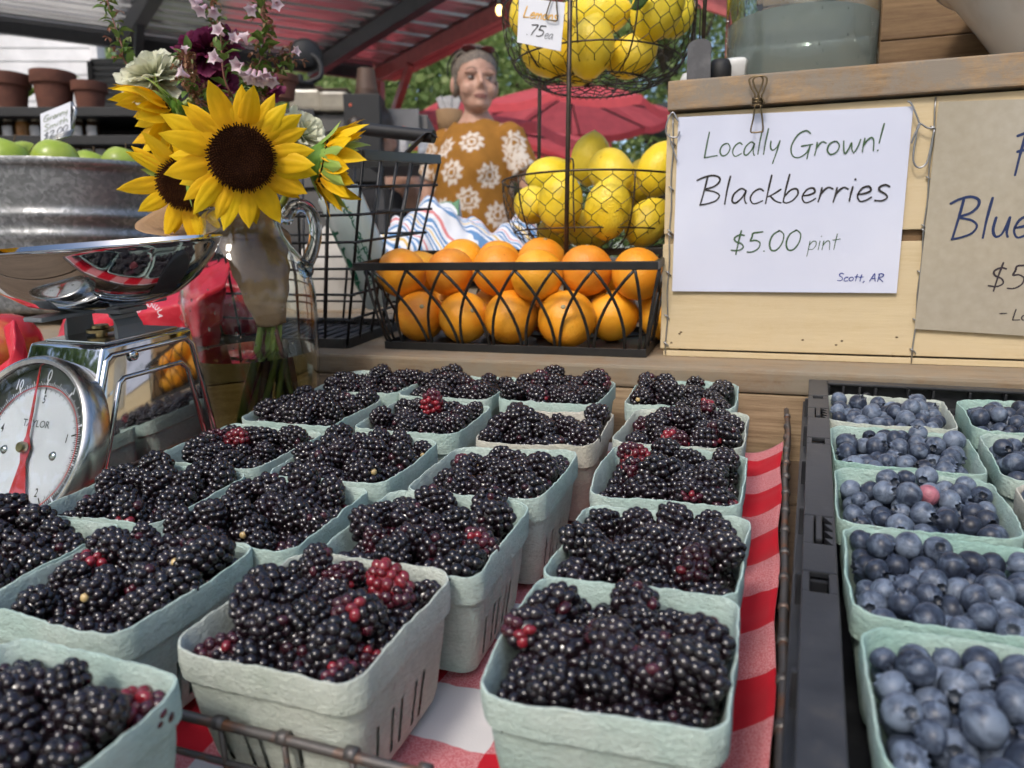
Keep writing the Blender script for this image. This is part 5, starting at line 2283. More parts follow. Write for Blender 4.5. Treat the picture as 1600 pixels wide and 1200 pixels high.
for (x, y, Y, s_, tip, lb) in OR:
    opos.append(np.array(atY(x, y, Y)))
opos = np.array(opos)
for it in range(60):          # settle contacts
    for i in range(len(OR)):
        for j in range(i):
            d = opos[i] - opos[j]
            L_ = np.linalg.norm(d)
            need = .0355 * (OR[i][3] + OR[j][3])
            if L_ < need:
                sh_ = d / L_ * (need - L_) * .4
                opos[i] += sh_
                opos[j] -= sh_
    for i in range(len(OR)):
        low = zl(opos[i][1]) + .004 + .0362 * OR[i][3]
        opos[i][2] = max(opos[i][2], low)
        opos[i][1] = min(max(opos[i][1], 1.012), 1.128)
for i, (x, y, Y, s_, tip, lb) in enumerate(OR):
    rot = (Vector(tip).to_track_quat('Z', 'Y') @ Quaternion((0, 0, 1), rf.uniform(0, 6))).to_matrix()
    fruit('orange', or_me[i % 4], 'orange', Vector(opos[i]), s_, rot, lb, 'oranges in the black basket', .0345)

# ------------------------------------------------------------------ empty black wire basket with handle
eb = empty('wire_basket', (-.73, 1.06, zl(1.06)), 'empty black wire basket with a carrying handle, behind the pitcher', 'basket')
ex0, ex1, ey0, ey1 = -.862, -.602, .976, 1.146
fx0, fx1, fy0, fy1 = -.900, -.535, .952, 1.196
EH = .268


def ep(u, v, h_):
    """u 0..1 left to right, v 0..1 front to back, h_ 0..1"""
    x = (ex0 + (ex1 - ex0) * u) * (1 - h_) + (fx0 + (fx1 - fx0) * u) * h_
    y = (ey0 + (ey1 - ey0) * v) * (1 - h_) + (fy0 + (fy1 - fy0) * v) * h_
    return Vector((x, .976, zl(.976))) + rotL @ Vector((0, y - .976, h_ * EH))


crn = [(0, 0), (1, 0), (1, 1), (0, 1)]
for i in range(4):
    a, b = crn[i], crn[(i + 1) % 4]
    bar('rim_band', ep(*a, 1), ep(*b, 1), .004, .014, eb)
    bar('base_band', ep(*a, .025), ep(*b, .025), .005, .016, eb)
    nn = 7 if i % 2 == 0 else 5
    for k in range(nn + 1):
        f = k / nn
        u, v = a[0] + (b[0] - a[0]) * f, a[1] + (b[1] - a[1]) * f
        MB().tube([ep(u, v, .02), ep(u, v, .99)], .0021, 6).build('upright_wire', M['black_wire'], eb)
    for k in range(1, 7):
        h_ = .02 + .97 * k / 7
        e0, e1 = ep(*a, h_), ep(*b, h_)
        d = (e1 - e0).normalized() * .006
        MB().tube([e0 - d, e1 + d], .0021, 6).build('ring_wire', M['black_wire'], eb)
for k in range(1, 12):
    f = k / 12
    MB().tube([ep(f, 0, .03), ep(f, 1, .03)], .0016, 5).build('bottom_wire', M['black_wire'], eb)
MB().add([ep(0, 0, .012), ep(1, 0, .012), ep(1, 1, .012), ep(0, 1, .012)], [(0, 1, 2, 3)]).build('bottom_sheet', M['charcoal'], eb, smooth=False)
# handle: two flat arms and a round grip, swung upright
hA, hB = ep(.18, .5, 1.0), ep(.985, .5, 1.0)
gA, gB = atY(578, 203, 1.075), atY(672, 213, 1.075)
gdir = (gB - gA).normalized()
for p, q in ((hA, gA - gdir * .006), (hB, gB + gdir * .010)):
    V = []
    mid = p.lerp(q, .72) + Vector((0, 0, .012))
    pts = spline([p, mid, q], 6)
    w = Vector((0, .007, 0))
    for r_ in pts:
        V += [r_ - w + Vector((.0012, 0, 0)), r_ + w + Vector((.0012, 0, 0)), r_ + w - Vector((.0012, 0, 0)), r_ - w - Vector((.0012, 0, 0))]
    F = []
    for i in range(len(pts) - 1):
        for k in range(4):
            l = (k + 1) % 4
            F.append((4 * i + k, 4 * i + l, 4 * i + 4 + l, 4 * i + 4 + k))
    MB().add(V, F).build('handle_arm', M['black_wire'], eb, smooth=False)
gm = MB().tube([gA - gdir * .010, gA, gB, gB + gdir * .006], .0098, 14)
gm.build('grip', M['black_matte'], eb, sharp=50)

# roll of produce bags lying in the basket
rc0, rc1 = atY(528, 300, 1.10), atY(602, 470, 1.17)
rl = empty('bag_roll', rc1, 'roll of clear produce bags with green print leaning behind the wire basket', 'bag roll')
ax = (rc0 - rc1).normalized()
Lr = (rc0 - rc1).length
rotR = rot_to(ax)
m_ = MB().lathe([(0, 0), (.010, 0), (.034, 0), (.0355, .004), (.0355, Lr - .004), (.034, Lr), (.010, Lr), (0, Lr)], 36, rc1, rot=rotR)
m_.build('film', M['bag_film'], rl, sharp=50)
MB().lathe([(0, Lr + .0005), (.009, Lr + .0005), (.009, Lr + .004), (0, Lr + .004)], 16, rc1, rot=rotR).build('core', M['kraft_wrap'], rl)


def cyl_frame(u, v, w):
    # u along the roll, v round it
    a = v / .0358
    return rc1 + rotR @ Vector((math.cos(a) * (.0358 + w), math.sin(a) * (.0358 + w), u))


# which side of the roll faces the customer
fdir = rotR.inverted() @ Vector((.2, -1, .1))
fa = math.atan2(fdir.y, fdir.x) * .0358
for (txt, v0, hh, ww, s0, s1) in (('Fresh', -.020, .020, .0052, .03, .14), ('GREEN', .004, .008, .0016, .04, .11), ('for a better', .016, .010, .0018, .03, .17)):
    ok = ''.join(ch for ch in txt if ch in GL)
    write(ok, (Lr * s1 / .19, fa + v0), (Lr * s0 / .19, fa + v0), hh, ww, cyl_frame, seed=20).build('print', M['ink_print_green'], rl, smooth=False)
wln = MB().tube([cyl_frame(q, fa + .012, .0) for q in np.linspace(.01, Lr - .01, 12)], .0006, 5)
wln.build('print', M['ink_print_green'], rl)

# ------------------------------------------------------------------ two tier lemon stand
LC = Vector((-.292, 1.222, 0))
ls = empty('lemon_stand', (LC.x, LC.y, zl(LC.y)), 'two tier bronze wire stand with chicken wire bowls full of lemons', 'stand')


def bowl_r(f, r0=.148, r1=.082):
    """radius at depth fraction f (0 rim, 1 bottom)"""
    return r1 + (r0 - r1) * math.sqrt(max(0, 1 - f ** 2.2))


def wire_bowl(zr, h_, tilt=0):
    mbn = MB()
    n = 32
    rows = 7
    P = {}

    def pt(a, f):
        r_ = bowl_r(f)
        return Vector((LC.x + r_ * math.cos(a), LC.y + r_ * math.sin(a), zr - h_ * f))
    for j in range(rows):
        f0, f1 = j / rows, (j + 1) / rows
        for k in range(n):
            a0 = 2 * PI * (k + (.5 if j % 2 else 0)) / n
            am = a0 + PI / n
            e = .25 * PI / n
            # hexagonal chicken wire: short twist then two slanting wires
            fm = f0 + (f1 - f0) * .35
            mbn.tube([pt(a0, f0), pt(a0, fm), pt(a0 + PI / n, f1)], .00062, 4, caps=False)
            mbn.tube([pt(a0, fm), pt(a0 - PI / n, f1)], .00062, 4, caps=False)
    w_ = mbn.build('chicken_wire', M['bronze_wire'], ls)
    ringp = lambda f: [pt(2 * PI * k / 64, f) for k in range(64)]
    MB().tube(ringp(0), .0016, 7, closed=True).build('rim_wire', M['bronze_wire'], ls)
    MB().tube(ringp(.72), .0013, 6, closed=True).build('hoop_wire', M['bronze_wire'], ls)
    MB().tube(ringp(1.0), .0014, 6, closed=True).build('base_hoop', M['bronze_wire'], ls)
    for k in range(5):
        a = 2 * PI * k / 5 + .3
        MB().tube([pt(a, f) for f in np.linspace(0, 1, 9)], .0013, 6).build('stay_wire', M['bronze_wire'], ls)
    # bottom net
    mbb = MB()
    for q in (.25, .5, .75):
        r_ = bowl_r(1.0) * q
        mbb.tube([Vector((LC.x + r_ * math.cos(2 * PI * k / 30), LC.y + r_ * math.sin(2 * PI * k / 30), zr - h_ + .001 + .002 * math.sin(k * 2.1))) for k in range(30)], .0008, 4, closed=True)
    for k in range(20):
        a = 2 * PI * k / 20
        mbb.tube([Vector((LC.x + r_ * math.cos(a), LC.y + r_ * math.sin(a), zr - h_ + .001)) for r_ in (.012, .045, bowl_r(1.0))], .0007, 4)
    mbb.build('bottom_net', M['bronze_wire'], ls)
    # little coils where the net is wound on the base hoop
    mc = MB()
    for k in range(230):
        a = 2 * PI * k / 46
        rr0 = bowl_r(1.0) + .0032 * math.cos(k * 1.26 * 1.0)
        mc.v.append((LC.x + rr0 * math.cos(2 * PI * k / 230), LC.y + rr0 * math.sin(2 * PI * k / 230), zr - h_ + .0034 * math.sin(k * 1.26)))
    pts = [Vector(v) for v in mc.v]
    MB().tube(pts, .0006, 4, closed=True).build('net_coil', M['bronze_wire'], ls)


wire_bowl(.402, .108)
wire_bowl(.147, .108)
for k, (ang, rr0) in enumerate(((-93, .152), (146, .152), (28, .152))):
    a = R(ang)
    b0 = Vector((LC.x + math.cos(a) * (rr0 - .006), LC.y + math.sin(a) * (rr0 - .006), zl(LC.y + math.sin(a) * rr0) + .003))
    b1 = Vector((LC.x + math.cos(a) * rr0 + .006, LC.y + math.sin(a) * rr0, .56))
    MB().tube([b0, b1], .0033, 10).build('post', M['bronze_wire'], ls)
    for zr in (.402, .147):
        p = b0.lerp(b1, (zr - b0.z) / (b1.z - b0.z))
        MB().tube(spline([p + Vector((0, 0, .012)), p + Vector((.004, -.001, .016)), p + Vector((.0085, 0, .010)), p + Vector((.0085, .001, -.03)), p + Vector((.010, .004, -.085))], 5), .0013, 6).build('hook', M['bronze_wire'], ls)
MB().tube([Vector((LC.x + .146 * math.cos(2 * PI * k / 48), LC.y + .146 * math.sin(2 * PI * k / 48), zl(LC.y + .146 * math.sin(2 * PI * k / 48)) + .003)) for k in range(48)], .003, 8, closed=True).build('foot_ring', M['bronze_wire'], ls)

LE = [   # px, py, Y, size, long axis, label
    (872, 318, 1.135, 1.12, (.1, -.05, 1), 'large upright lemon behind the front post in the lower bowl'),
    (836, 320, 1.165, .95, (.25, -.75, -.35), 'lemon with its tip facing the customer at the left of the lower bowl'),
    (958, 330, 1.128, 1.12, (.15, -.1, 1), 'broad lemon at the front of the lower bowl'),
    (1012, 345, 1.160, 1.0, (.4, .2, .6), 'lemon at the lower right of the bowl, next to the crate'),
    (862, 275, 1.255, 1.05, (1, .3, .1), 'lemon lying at the back left of the lower bowl'),
    (921, 250, 1.265, 1.08, (.1, .1, 1), 'tall pointed lemon at the back of the lower bowl'),
    (964, 268, 1.200, 1.10, (.5, -.5, -.5), 'lemon with a greenish tip on top of the lower bowl'),
    (1020, 266, 1.215, 1.08, (.35, .1, 1), 'lemon at the top right of the lower bowl, cut off by the crate'),
    (920, 358, 1.200, 1.0, (1, .2, 0), 'lemon low in the middle of the lower bowl'),
    (1000, 285, 1.280, .95, (.2, .1, 1), 'lemon peeping out at the back of the lower bowl'),
    (872, 362, 1.225, .95, (.7, -.3, .1), 'shaded lemon at the bottom left of the lower bowl'),
    (936, 90, 1.150, 1.10, (.25, -.15, 1), 'lemon with a small nub at the front of the upper bowl'),
    (868, 92, 1.165, 1.05, (.9, .1, -.35), 'lemon with a green patch at the left of the upper bowl'),
    (1020, 40, 1.175, 1.22, (.45, .1, 1), 'largest lemon, at the right of the upper bowl'),
    (938, 22, 1.180, 1.10, (1, .1, .05), 'lemon lying across the top of the upper bowl'),
    (826, 22, 1.220, 1.0, (.2, .1, 1), 'lemon behind the price tag at the left of the upper bowl'),
    (985, 100, 1.175, 1.0, (.9, -.1, .3), 'lemon low at the right of the upper bowl'),
    (895, 118, 1.200, .9, (1, .3, 0), 'lemon at the very bottom of the upper bowl'),
    (890, 40, 1.260, 1.0, (.3, .3, 1), 'lemon at the back of the upper bowl behind the post'),
    (1055, 20, 1.260, 1.0, (.1, .2, 1), 'orange tinted lemon at the far right of the upper bowl'),
]
lpos = np.array([np.array(atY(q[0], q[1], q[2])) for q in LE])
lup = np.array([q[1] < 160 for q in LE])
for it in range(80):
    for i in range(len(LE)):
        for j in range(i):
            d = lpos[i] - lpos[j]
            L_ = np.linalg.norm(d)
            need = .0335 * (LE[i][3] + LE[j][3])
            if L_ < need:
                s_ = d / L_ * (need - L_) * .35
                lpos[i] += s_
                lpos[j] -= s_
    for i in range(len(LE)):
        zr = .402 if lup[i] else .147
        rr0 = .0325 * LE[i][3]
        lpos[i][2] = max(lpos[i][2], zr - .108 + rr0 * .9)
        f = min(1, max(0, (zr - lpos[i][2]) / .108))
        lim = bowl_r(f) - rr0 * .95
        dx, dy = lpos[i][0] - LC.x, lpos[i][1] - LC.y
        L_ = math.hypot(dx, dy)
        if L_ > lim:
            lpos[i][0] = LC.x + dx / L_ * lim
            lpos[i][1] = LC.y + dy / L_ * lim
for i, (x, y, Y, s_, ax_, lb) in enumerate(LE):
    rot = (Vector(ax_).to_track_quat('Z', 'Y') @ Quaternion((0, 0, 1), rf.uniform(0, 6))).to_matrix()
    if 'tip facing' in lb or 'greenish tip' in lb:
        rot = rot
    fruit('lemon', le_me[i % 4], 'lemon', Vector(lpos[i]), s_ * .93, rot, lb, 'lemons in the two wire bowls', -.0435, .7)

# price tag of the lemons, clipped to the upper bowl
YL = 1.052
lt = empty('price_tag', atY(845, 40, YL), 'white price tag reading Lemons .75 ea clipped to the upper wire bowl', 'price tag')
q = [atY(a, b, YL) for a, b in ((811, -4), (883, 4), (876, 80), (808, 66))]
n_ = Vector((0, .0012, 0))
MB().add(q + [p + n_ for p in q], [(3, 2, 1, 0), (4, 5, 6, 7), (0, 1, 5, 4), (1, 2, 6, 5), (2, 3, 7, 6), (3, 0, 4, 7)]).build('card', M['paper_tag'], lt, smooth=False)
fl = lambda u, v, w: Vector((u, YL - .0006 - w, v))
uvl_ = lambda x, y: (atY(x, y, YL).x, atY(x, y, YL).z)
write('Lemons', uvl_(818, 27), uvl_(871, 34), .0145, .0016, fl, seed=31).build('lettering', M['ink_orange'], lt, smooth=False)
write('.75', uvl_(822, 54), uvl_(850, 58), .0145, .0013, fl, seed=32).build('lettering', M['ink_black'], lt, smooth=False)
write('ea', uvl_(850, 60), uvl_(864, 62), .0135, .0007, fl, seed=33).build('lettering', M['ink_grey'], lt, smooth=False)
MB().tube(spline([atY(a, b, YL - .004) for a, b in ((866, -14), (856, 14), (853, 28), (858, 31), (869, 32), (871, 26), (868, -12))], 5), .0009, 6).build('clip', M['brass_wire'], lt)
leafm = MB().grid(lambda u, v: atY(985, 14, 1.13) + Vector((.03 * u, -.004 * math.sin(PI * u), .016 * u + .011 * (v - .5) * math.sin(PI * u) * 2)), 8, 4)
lo_ = leafm.build('lemon_leaf', M['leaf_green'])
tag(lo_, 'small green leaf sticking out among the upper lemons', 'leaf')
lo_.modifiers.new('t', 'SOLIDIFY').thickness = .0006
# ------------------------------------------------------------------ kitchen scale
SC = Vector((-.668, .616, -.231))
SROT = TM @ Matrix.Rotation(R(-3.5), 3, 'Z')     # stands on the sloping top
SMAT = Matrix.Translation(SC) @ SROT.to_4x4()
sc = empty('kitchen_scale', SC, 'steel kitchen scale with round dial and polished weighing bowl', 'scale')


def sb(mb, name, mat, parent=None, **k):
    mb.xf(SMAT)
    return mb.build(name, M[mat], parent or sc, **k)


def frustum(x0, x1, y0, y1, z0, X0, X1, Y0, Y1, z1):
    V = [(x0, y0, z0), (x1, y0, z0), (x1, y1, z0), (x0, y1, z0), (X0, Y0, z1), (X1, Y0, z1), (X1, Y1, z1), (X0, Y1, z1)]
    F = [(3, 2, 1, 0), (4, 5, 6, 7), (0, 1, 5, 4), (1, 2, 6, 5), (2, 3, 7, 6), (3, 0, 4, 7)]
    bm = bmesh.new()
    vs_ = [bm.verts.new(v) for v in V]
    for f in F:
        bm.faces.new([vs_[i] for i in f])
    bmesh.ops.recalc_face_normals(bm, faces=bm.faces[:])
    bmesh.ops.bevel(bm, geom=bm.edges[:], offset=.0035, segments=3, affect='EDGES', profile=.5)
    bm.verts.index_update()
    mb = MB()
    mb.v = [tuple(v.co) for v in bm.verts]
    mb.f = [tuple(v.index for v in f.verts) for f in bm.faces]
    bm.free()
    return mb


HT = .168
sb(frustum(-.066, .066, -.106, .092, 0, -.052, .052, -.030, .082, HT), 'body', 'steel_polished', sharp=40)


def side_pt(y, z, off=.0):
    """right flank of the body; y,z local"""
    x = .066 + (.052 - .066) * z / HT
    return Vector((x + off, y, z))


def front_y(z):
    return -.106 + (-.030 + .106) * z / HT


def back_y(z):
    return .092 + (.082 - .092) * z / HT


for inset, r_ in ((.006, .0030), (.030, .0026)):
    z1, z0 = HT - inset - .004, -.0
    pts = [side_pt(front_y(z0) + inset * .8, z0 + .004), side_pt(front_y(z1) + inset * .8, z1 - .004), side_pt(front_y(z1) + inset * .8 + .006, z1), side_pt(back_y(z1) - inset * .6 - .008, z1), side_pt(back_y(z1) - inset * .6, z1 - .008), side_pt(back_y(z0) - inset * .6, z0 + .004)]
    sb(MB().tube(pts, r_, 8), 'embossed_ridge', 'steel_polished')
sb(MB().lathe([(0, .002), (.004, .0018), (.0055, 0), (.0055, -.001), (0, -.001)], 14, side_pt(.0, HT - .014, .003), rot=rot_to((1, 0, .08))), 'screw', 'steel_polished')
sb(MB().bbox((0, .026, HT + .0012), (.085, .092, .0024), .001), 'top_plate', 'steel_satin', smooth=False)
sb(MB().lathe([(0, .010), (.008, .010), (.009, .007), (.014, .006), (.014, .003), (.006, .002), (.006, 0), (0, 0)], 16, (-.004, .015, HT + .0024)), 'adjust_knob', 'brass', sharp=40)
# plastic posts and cradle
for s_ in (-1, 1):
    mb = MB()
    x = s_ * .036
    V, F = [], []
    path = [(x * 1.02, HT + .0005), (x, HT + .014), (x * .94, HT + .022), (x * .78, HT + .026)]
    hw = [.017, .0155, .015, .015]
    for (px, pz), w in zip(path, hw):
        for (dx, dy) in ((-.0022, -w), (.0022, -w), (.0022, w), (-.0022, w)):
            V.append((px + dx * (1 if pz < HT + .022 else .3), .016 + dy, pz + (dx * s_ * -1 if pz > HT + .021 else 0)))
    for i in range(3):
        for k in range(4):
            l = (k + 1) % 4
            F.append((4 * i + k, 4 * i + l, 4 * i + 4 + l, 4 * i + 4 + k))
    F += [(3, 2, 1, 0), (12, 13, 14, 15)]
    mb.add(V, F)
    sb(mb, 'post', 'grey_plastic', smooth=False)
sb(MB().bbox((0, .016, HT + .0295), (.094, .034, .005), .0015), 'cradle', 'grey_plastic', smooth=False)
sb(MB().bbox((0, .016, HT + .0295), (.026, .15, .0045), .0015), 'cradle_arm', 'grey_plastic', smooth=False)
# bowl: a thing of its own, lies on the cradle
bz = HT + .0325
bc0 = SMAT @ Vector((.012, .016, bz))
bw = empty('weighing_bowl', bc0, 'polished steel weighing bowl lying on the kitchen scale', 'bowl')
prof = [(0, 0), (.045, .0006), (.070, .008), (.092, .024), (.108, .042), (.116, .056), (.1185, .0605), (.1205, .0615), (.1205, .0625), (.1185, .0630), (.1145, .0570), (.1065, .0435), (.0905, .0258), (.0690, .0102), (.044, .0028), (0, .0022)]
tiltB = TM @ Matrix.Rotation(R(-1.5), 3, 'Y')
m_ = MB().lathe(prof, 96, (0, 0, 0))
m_.v = [tuple(bc0 + tiltB @ Vector(v)) for v in m_.v]
m_.build('shell', M['steel_polished'], bw, sharp=60)
# rubber grip pad on the flank
pad = MB()


def padf(u, v):
    a = R(-14 + 20 * u)
    t = v
    w = math.sqrt(max(0, 1 - (2 * u - 1) ** 2))
    z = .010 + .040 * w * t + .002
    r_ = np.interp(z, [.0006, .008, .024, .042, .056], [.045, .070, .092, .108, .116]) + .0012
    return bc0 + tiltB @ Vector((r_ * math.cos(a), r_ * math.sin(a), z))


pad.grid(padf, 18, 8)
po = pad.build('grip_pad', M['dark_grip'], bw)
po.modifiers.new('t', 'SOLIDIFY').thickness = .002

# ---- dial
DT = R(29)
DC = Vector((0, -.0800, .075))            # centre of dial on the sloping front
DN = Vector((0, -math.cos(DT), math.sin(DT)))
DU = Vector((1, 0, 0))
DV = DN.cross(DU) * -1
DV = Vector((0, math.sin(DT), math.cos(DT)))
DR = .0900


def dp(x, y, w):
    return DC + DU * x + DV * y + DN * w


def disc(r0, r1, w, n=96):
    mb = MB()
    V, F = [], []
    for k in range(n):
        a = 2 * PI * k / n
        V.append(dp(r0 * math.cos(a), r0 * math.sin(a), w))
        V.append(dp(r1 * math.cos(a), r1 * math.sin(a), w))
    for k in range(n):
        l = (k + 1) % n
        if r0 < 1e-6:
            F.append((2 * k + 1, 2 * l + 1, 2 * k))
        else:
            F.append((2 * k, 2 * k + 1, 2 * l + 1, 2 * l))
    return mb.add(V, F)


rotD = Matrix((DU, DV, DN)).transposed()
bez = MB().lathe([(DR - .012, -.004), (DR - .001, -.004), (DR, .0), (DR, .016), (DR - .002, .020), (DR - .005, .0215), (DR - .0085, .020), (DR - .0095, .016), (DR - .0095, .006), (DR - .012, .006)], 128)
bez.v = [tuple(DC + rotD @ Vector(v)) for v in bez.v]
sb(bez, 'bezel', 'steel_brushed', sharp=45)
dial = sb(disc(0, DR - .011, .0062), 'dial_face', 'dial_white', smooth=False)
RI = .0615
sb(disc(RI, DR - .0098, .0066), 'dial_ring', 'dial_dark', dial, smooth=False)
sb(disc(RI - .0006, RI + .0004, .0069), 'red_circle', 'ink_red', dial, smooth=False)


def dial_text(txt, size, x, y, w, mat, width=.75, ang=0, bold=0.0):
    V, F = text_mesh(txt, size, width, bold)
    ca, sa = math.cos(ang), math.sin(ang)
    mb = MB().add([dp(x + v.x * ca - v.y * sa, y + v.x * sa + v.y * ca, w) for v in V], F)
    return sb(mb, 'numeral', mat, dial, smooth=False)


for k in range(11):
    a = PI / 2 - 2 * PI * k / 11
    dial_text(str(k), .0150 if k else .0175, .0715 * math.cos(a), .0715 * math.sin(a), .0070, 'dial_white', .72, bold=.0002)
for k in range(5):
    a = PI / 2 - 2 * PI * k / 5 - .03
    dial_text(str(k) if k else '5', .0115, .0480 * math.cos(a), .0480 * math.sin(a), .0066, 'ink_black', .72, bold=.0002)
dial_text('TAYLOR', .0098, 0, .0240, .0066, 'ink_grey', 1.0)
dial_text('CAPACITY', .0036, 0, -.0330, .0066, 'ink_red', 1.0)
dial_text('11 lb x 1 oz', .0034, 0, -.0378, .0066, 'ink_grey', 1.0)
dial_text('5 kg x 25 g', .0034, 0, -.0422, .0066, 'ink_grey', 1.0)
tm = MB()
tm2 = MB()
for k in range(176):
    a = PI / 2 - 2 * PI * k / 176
    ln = .0085 if k % 16 == 0 else (.0055 if k % 8 == 0 else (.0042 if k % 4 == 0 else .0026))
    w = .0010 if k % 16 == 0 else .00035
    if k % 16 == 0:
        r0, r1 = RI + .0008, RI + .0008 + .006
    else:
        r0, r1 = RI + .0008, RI + .0008 + ln
    c_, s_ = math.cos(a), math.sin(a)
    tm.add([dp(r0 * c_ - w * s_, r0 * s_ + w * c_, .0071), dp(r1 * c_ - w * s_, r1 * s_ + w * c_, .0071), dp(r1 * c_ + w * s_, r1 * s_ - w * c_, .0071), dp(r0 * c_ + w * s_, r0 * s_ - w * c_, .0071)], [(0, 3, 2, 1)])
for k in range(200):
    a = PI / 2 - 2 * PI * k / 200
    big = k % 40 == 0
    ln = .0065 if big else (.0042 if k % 4 == 0 else .0022)
    w = .0008 if big else .00030
    r1, r0 = RI - .0010, RI - .0010 - ln
    c_, s_ = math.cos(a), math.sin(a)
    tm2.add([dp(r0 * c_ - w * s_, r0 * s_ + w * c_, .0067), dp(r1 * c_ - w * s_, r1 * s_ + w * c_, .0067), dp(r1 * c_ + w * s_, r1 * s_ - w * c_, .0067), dp(r0 * c_ + w * s_, r0 * s_ - w * c_, .0067)], [(0, 3, 2, 1)])
t1 = sb(tm, 'tick_marks', 'dial_white', dial, smooth=False)
t1['kind'] = 'stuff'
t2 = sb(tm2, 'tick_marks', 'ink_black', dial, smooth=False)
t2['kind'] = 'stuff'
for s_ in (-1, 1):
    m_ = MB().lathe([(0, .0022), (.0028, .0020), (.0042, .0006), (.0046, 0)], 16)
    m_.v = [tuple(dp(s_ * .034, -.004, .0063) + rotD @ Vector(v)) for v in m_.v]
    sb(m_, 'screw', 'steel_satin')
# needle
na = R(9)
nx, ny = -math.sin(na), math.cos(na)
tx_, ty_ = ny, -nx


def npnt(l, w, d=.0105):
    return dp(nx * l + tx_ * w, ny * l + ty_ * w, d)


pl_ = [(.0810, .0007), (.012, .0019), (.0, .0065), (-.014, .0035), (-.050, .0125)]
top = [npnt(l, w) for l, w in pl_] + [npnt(-.0525, 0)] + [npnt(l, -w) for l, w in reversed(pl_)]
bot = [p - DN * .0008 for p in top]
n_ = len(top)
sb(MB().add(top + bot, [tuple(range(n_)), tuple(range(2 * n_ - 1, n_ - 1, -1))] + [(i, n_ + i, n_ + (i + 1) % n_, (i + 1) % n_) for i in range(n_)]), 'needle', 'needle_red', smooth=False)
m_ = MB().lathe([(0, .0112), (.0045, .0106), (.0055, .009), (.0055, .0055), (.003, .005), (.003, 0)], 18)
m_.v = [tuple(dp(0, 0, .0062) + rotD @ Vector(v)) for v in m_.v]
sb(m_, 'needle_hub', 'brass', sharp=40)
gl_ = MB().lathe([(0, .0180), (DR - .0097, .0165), (DR - .0097, .0178), (0, .0193)], 64)
gl_.v = [tuple(DC + rotD @ Vector(v)) for v in gl_.v]
sb(gl_, 'dial_glass', 'glass', sharp=40)
for (x, y) in ((-.055, -.08), (.055, -.08), (-.055, .08), (.055, .08)):
    sb(MB().lathe([(0, 0), (.008, 0), (.008, -.0035), (0, -.0035)], 12, (x, y, .0)), 'foot', 'dark_grip')

# ------------------------------------------------------------------ galvanized tub of green apples
tc_ = at(128, 480, 1.62)
TCN = Vector((tc_.x, tc_.y, zl(tc_.y) + .006))
TRr = .272
tub = empty('galvanized_tub', TCN, 'galvanized steel tub with two pressed ribs, behind the scale', 'tub')
THH = .270
prof = [(0, 0), (.78, 0), (.80, .004)]
for z in np.linspace(.01, THH - .008, 46):
    f = z / THH
    r_ = .80 + .20 * f
    for zc in (.142, .178):
        r_ += .032 * math.exp(-((z - zc) / .0095) ** 2)
    prof.append((r_, z))
prof += [(1.012, THH - .006), (1.030, THH - .004), (1.038, THH + .002), (1.030, THH + .008), (1.012, THH + .008), (1.0, THH + .002), (.99, THH - .01), (.80, .012), (0, .012)]
m_ = MB().lathe([(r_ * TRr, z) for r_, z in prof], 96, TCN, 1.0, .86)
m_.build('shell', M['galvanized'], tub, sharp=60)
# false bottom of apples: the ones that show at the rim
ap_me = []
for i in range(2):
    me = apple_mesh(60 + 5 * i, .040).mesh('skin')
    me.materials.append(M['apple_green'])
    ap_me.append(me)
stalk = MB().tube(spline([(0, 0, .024), (.001, 0, .034), (.004, .002, .046)], 4), [.0012] * 8 + [.002], 6).mesh('stalk')
stalk.materials.append(M['stem_brown'])


def apple(me, p, s_, tip, label, group=None):
    t = empty('apple', p, label, 'apple', group)
    rot = Vector(tip).to_track_quat('Z', 'Y').to_matrix()
    o = link(me, 'skin', t)
    o.matrix_basis = (rot @ Matrix.Diagonal((s_,) * 3)).to_4x4()
    o = link(stalk, 'stalk', t)
    o.matrix_basis = (rot @ Matrix.Diagonal((s_,) * 3)).to_4x4()
    return t


AP = [(12, 250, 1.50, 1.12, (.3, .2, 1), 'green apple at the left picture edge, heaped above the tub rim'), (40, 250, 1.62, 1.0, (.7, -.2, .5), 'green apple with a dark stalk end, second from the left in the tub'),
      (88, 250, 1.46, 1.05, (.1, .1, 1), 'green apple right below the Granny Smith price tag'), (190, 258, 1.60, 1.0, (.2, .2, 1), 'green apple barely showing above the tub rim beside the sunflowers'),
      (140, 262, 1.66, 1.0, (.2, .2, 1), 'green apple low in the tub, right of the price tag'), (60, 262, 1.78, 1.0, (.2, .1, 1), 'green apple at the back of the tub'), (-30, 255, 1.6, 1.0, (.2, .1, 1), 'green apple in the tub outside the left picture edge')]
for i, (x, y, d, s_, tip, lb) in enumerate(AP):
    apple(ap_me[i % 2], at(x, y, d), s_, tip, lb, 'green apples in the tub')
# apples below them fill the tub
mb = MB()
ra = random.Random(8)
V0 = ap_me[0]
bv = np.array([v.co[:] for v in V0.vertices])
bf = [tuple(p.vertices) for p in V0.polygons]
for k in range(34):
    a, r_ = ra.uniform(0, 6.28), math.sqrt(ra.random()) * (TRr - .05)
    p = np.array([TCN.x + r_ * math.cos(a), TCN.y + r_ * math.sin(a) * .86, TCN.z + ra.uniform(.18, .21)])
    mb.add((bv + p).tolist(), bf)
tag(mb.build('apples', M['apple_green']), 'green apples lying deeper inside the galvanized tub', 'apples', kind='stuff')
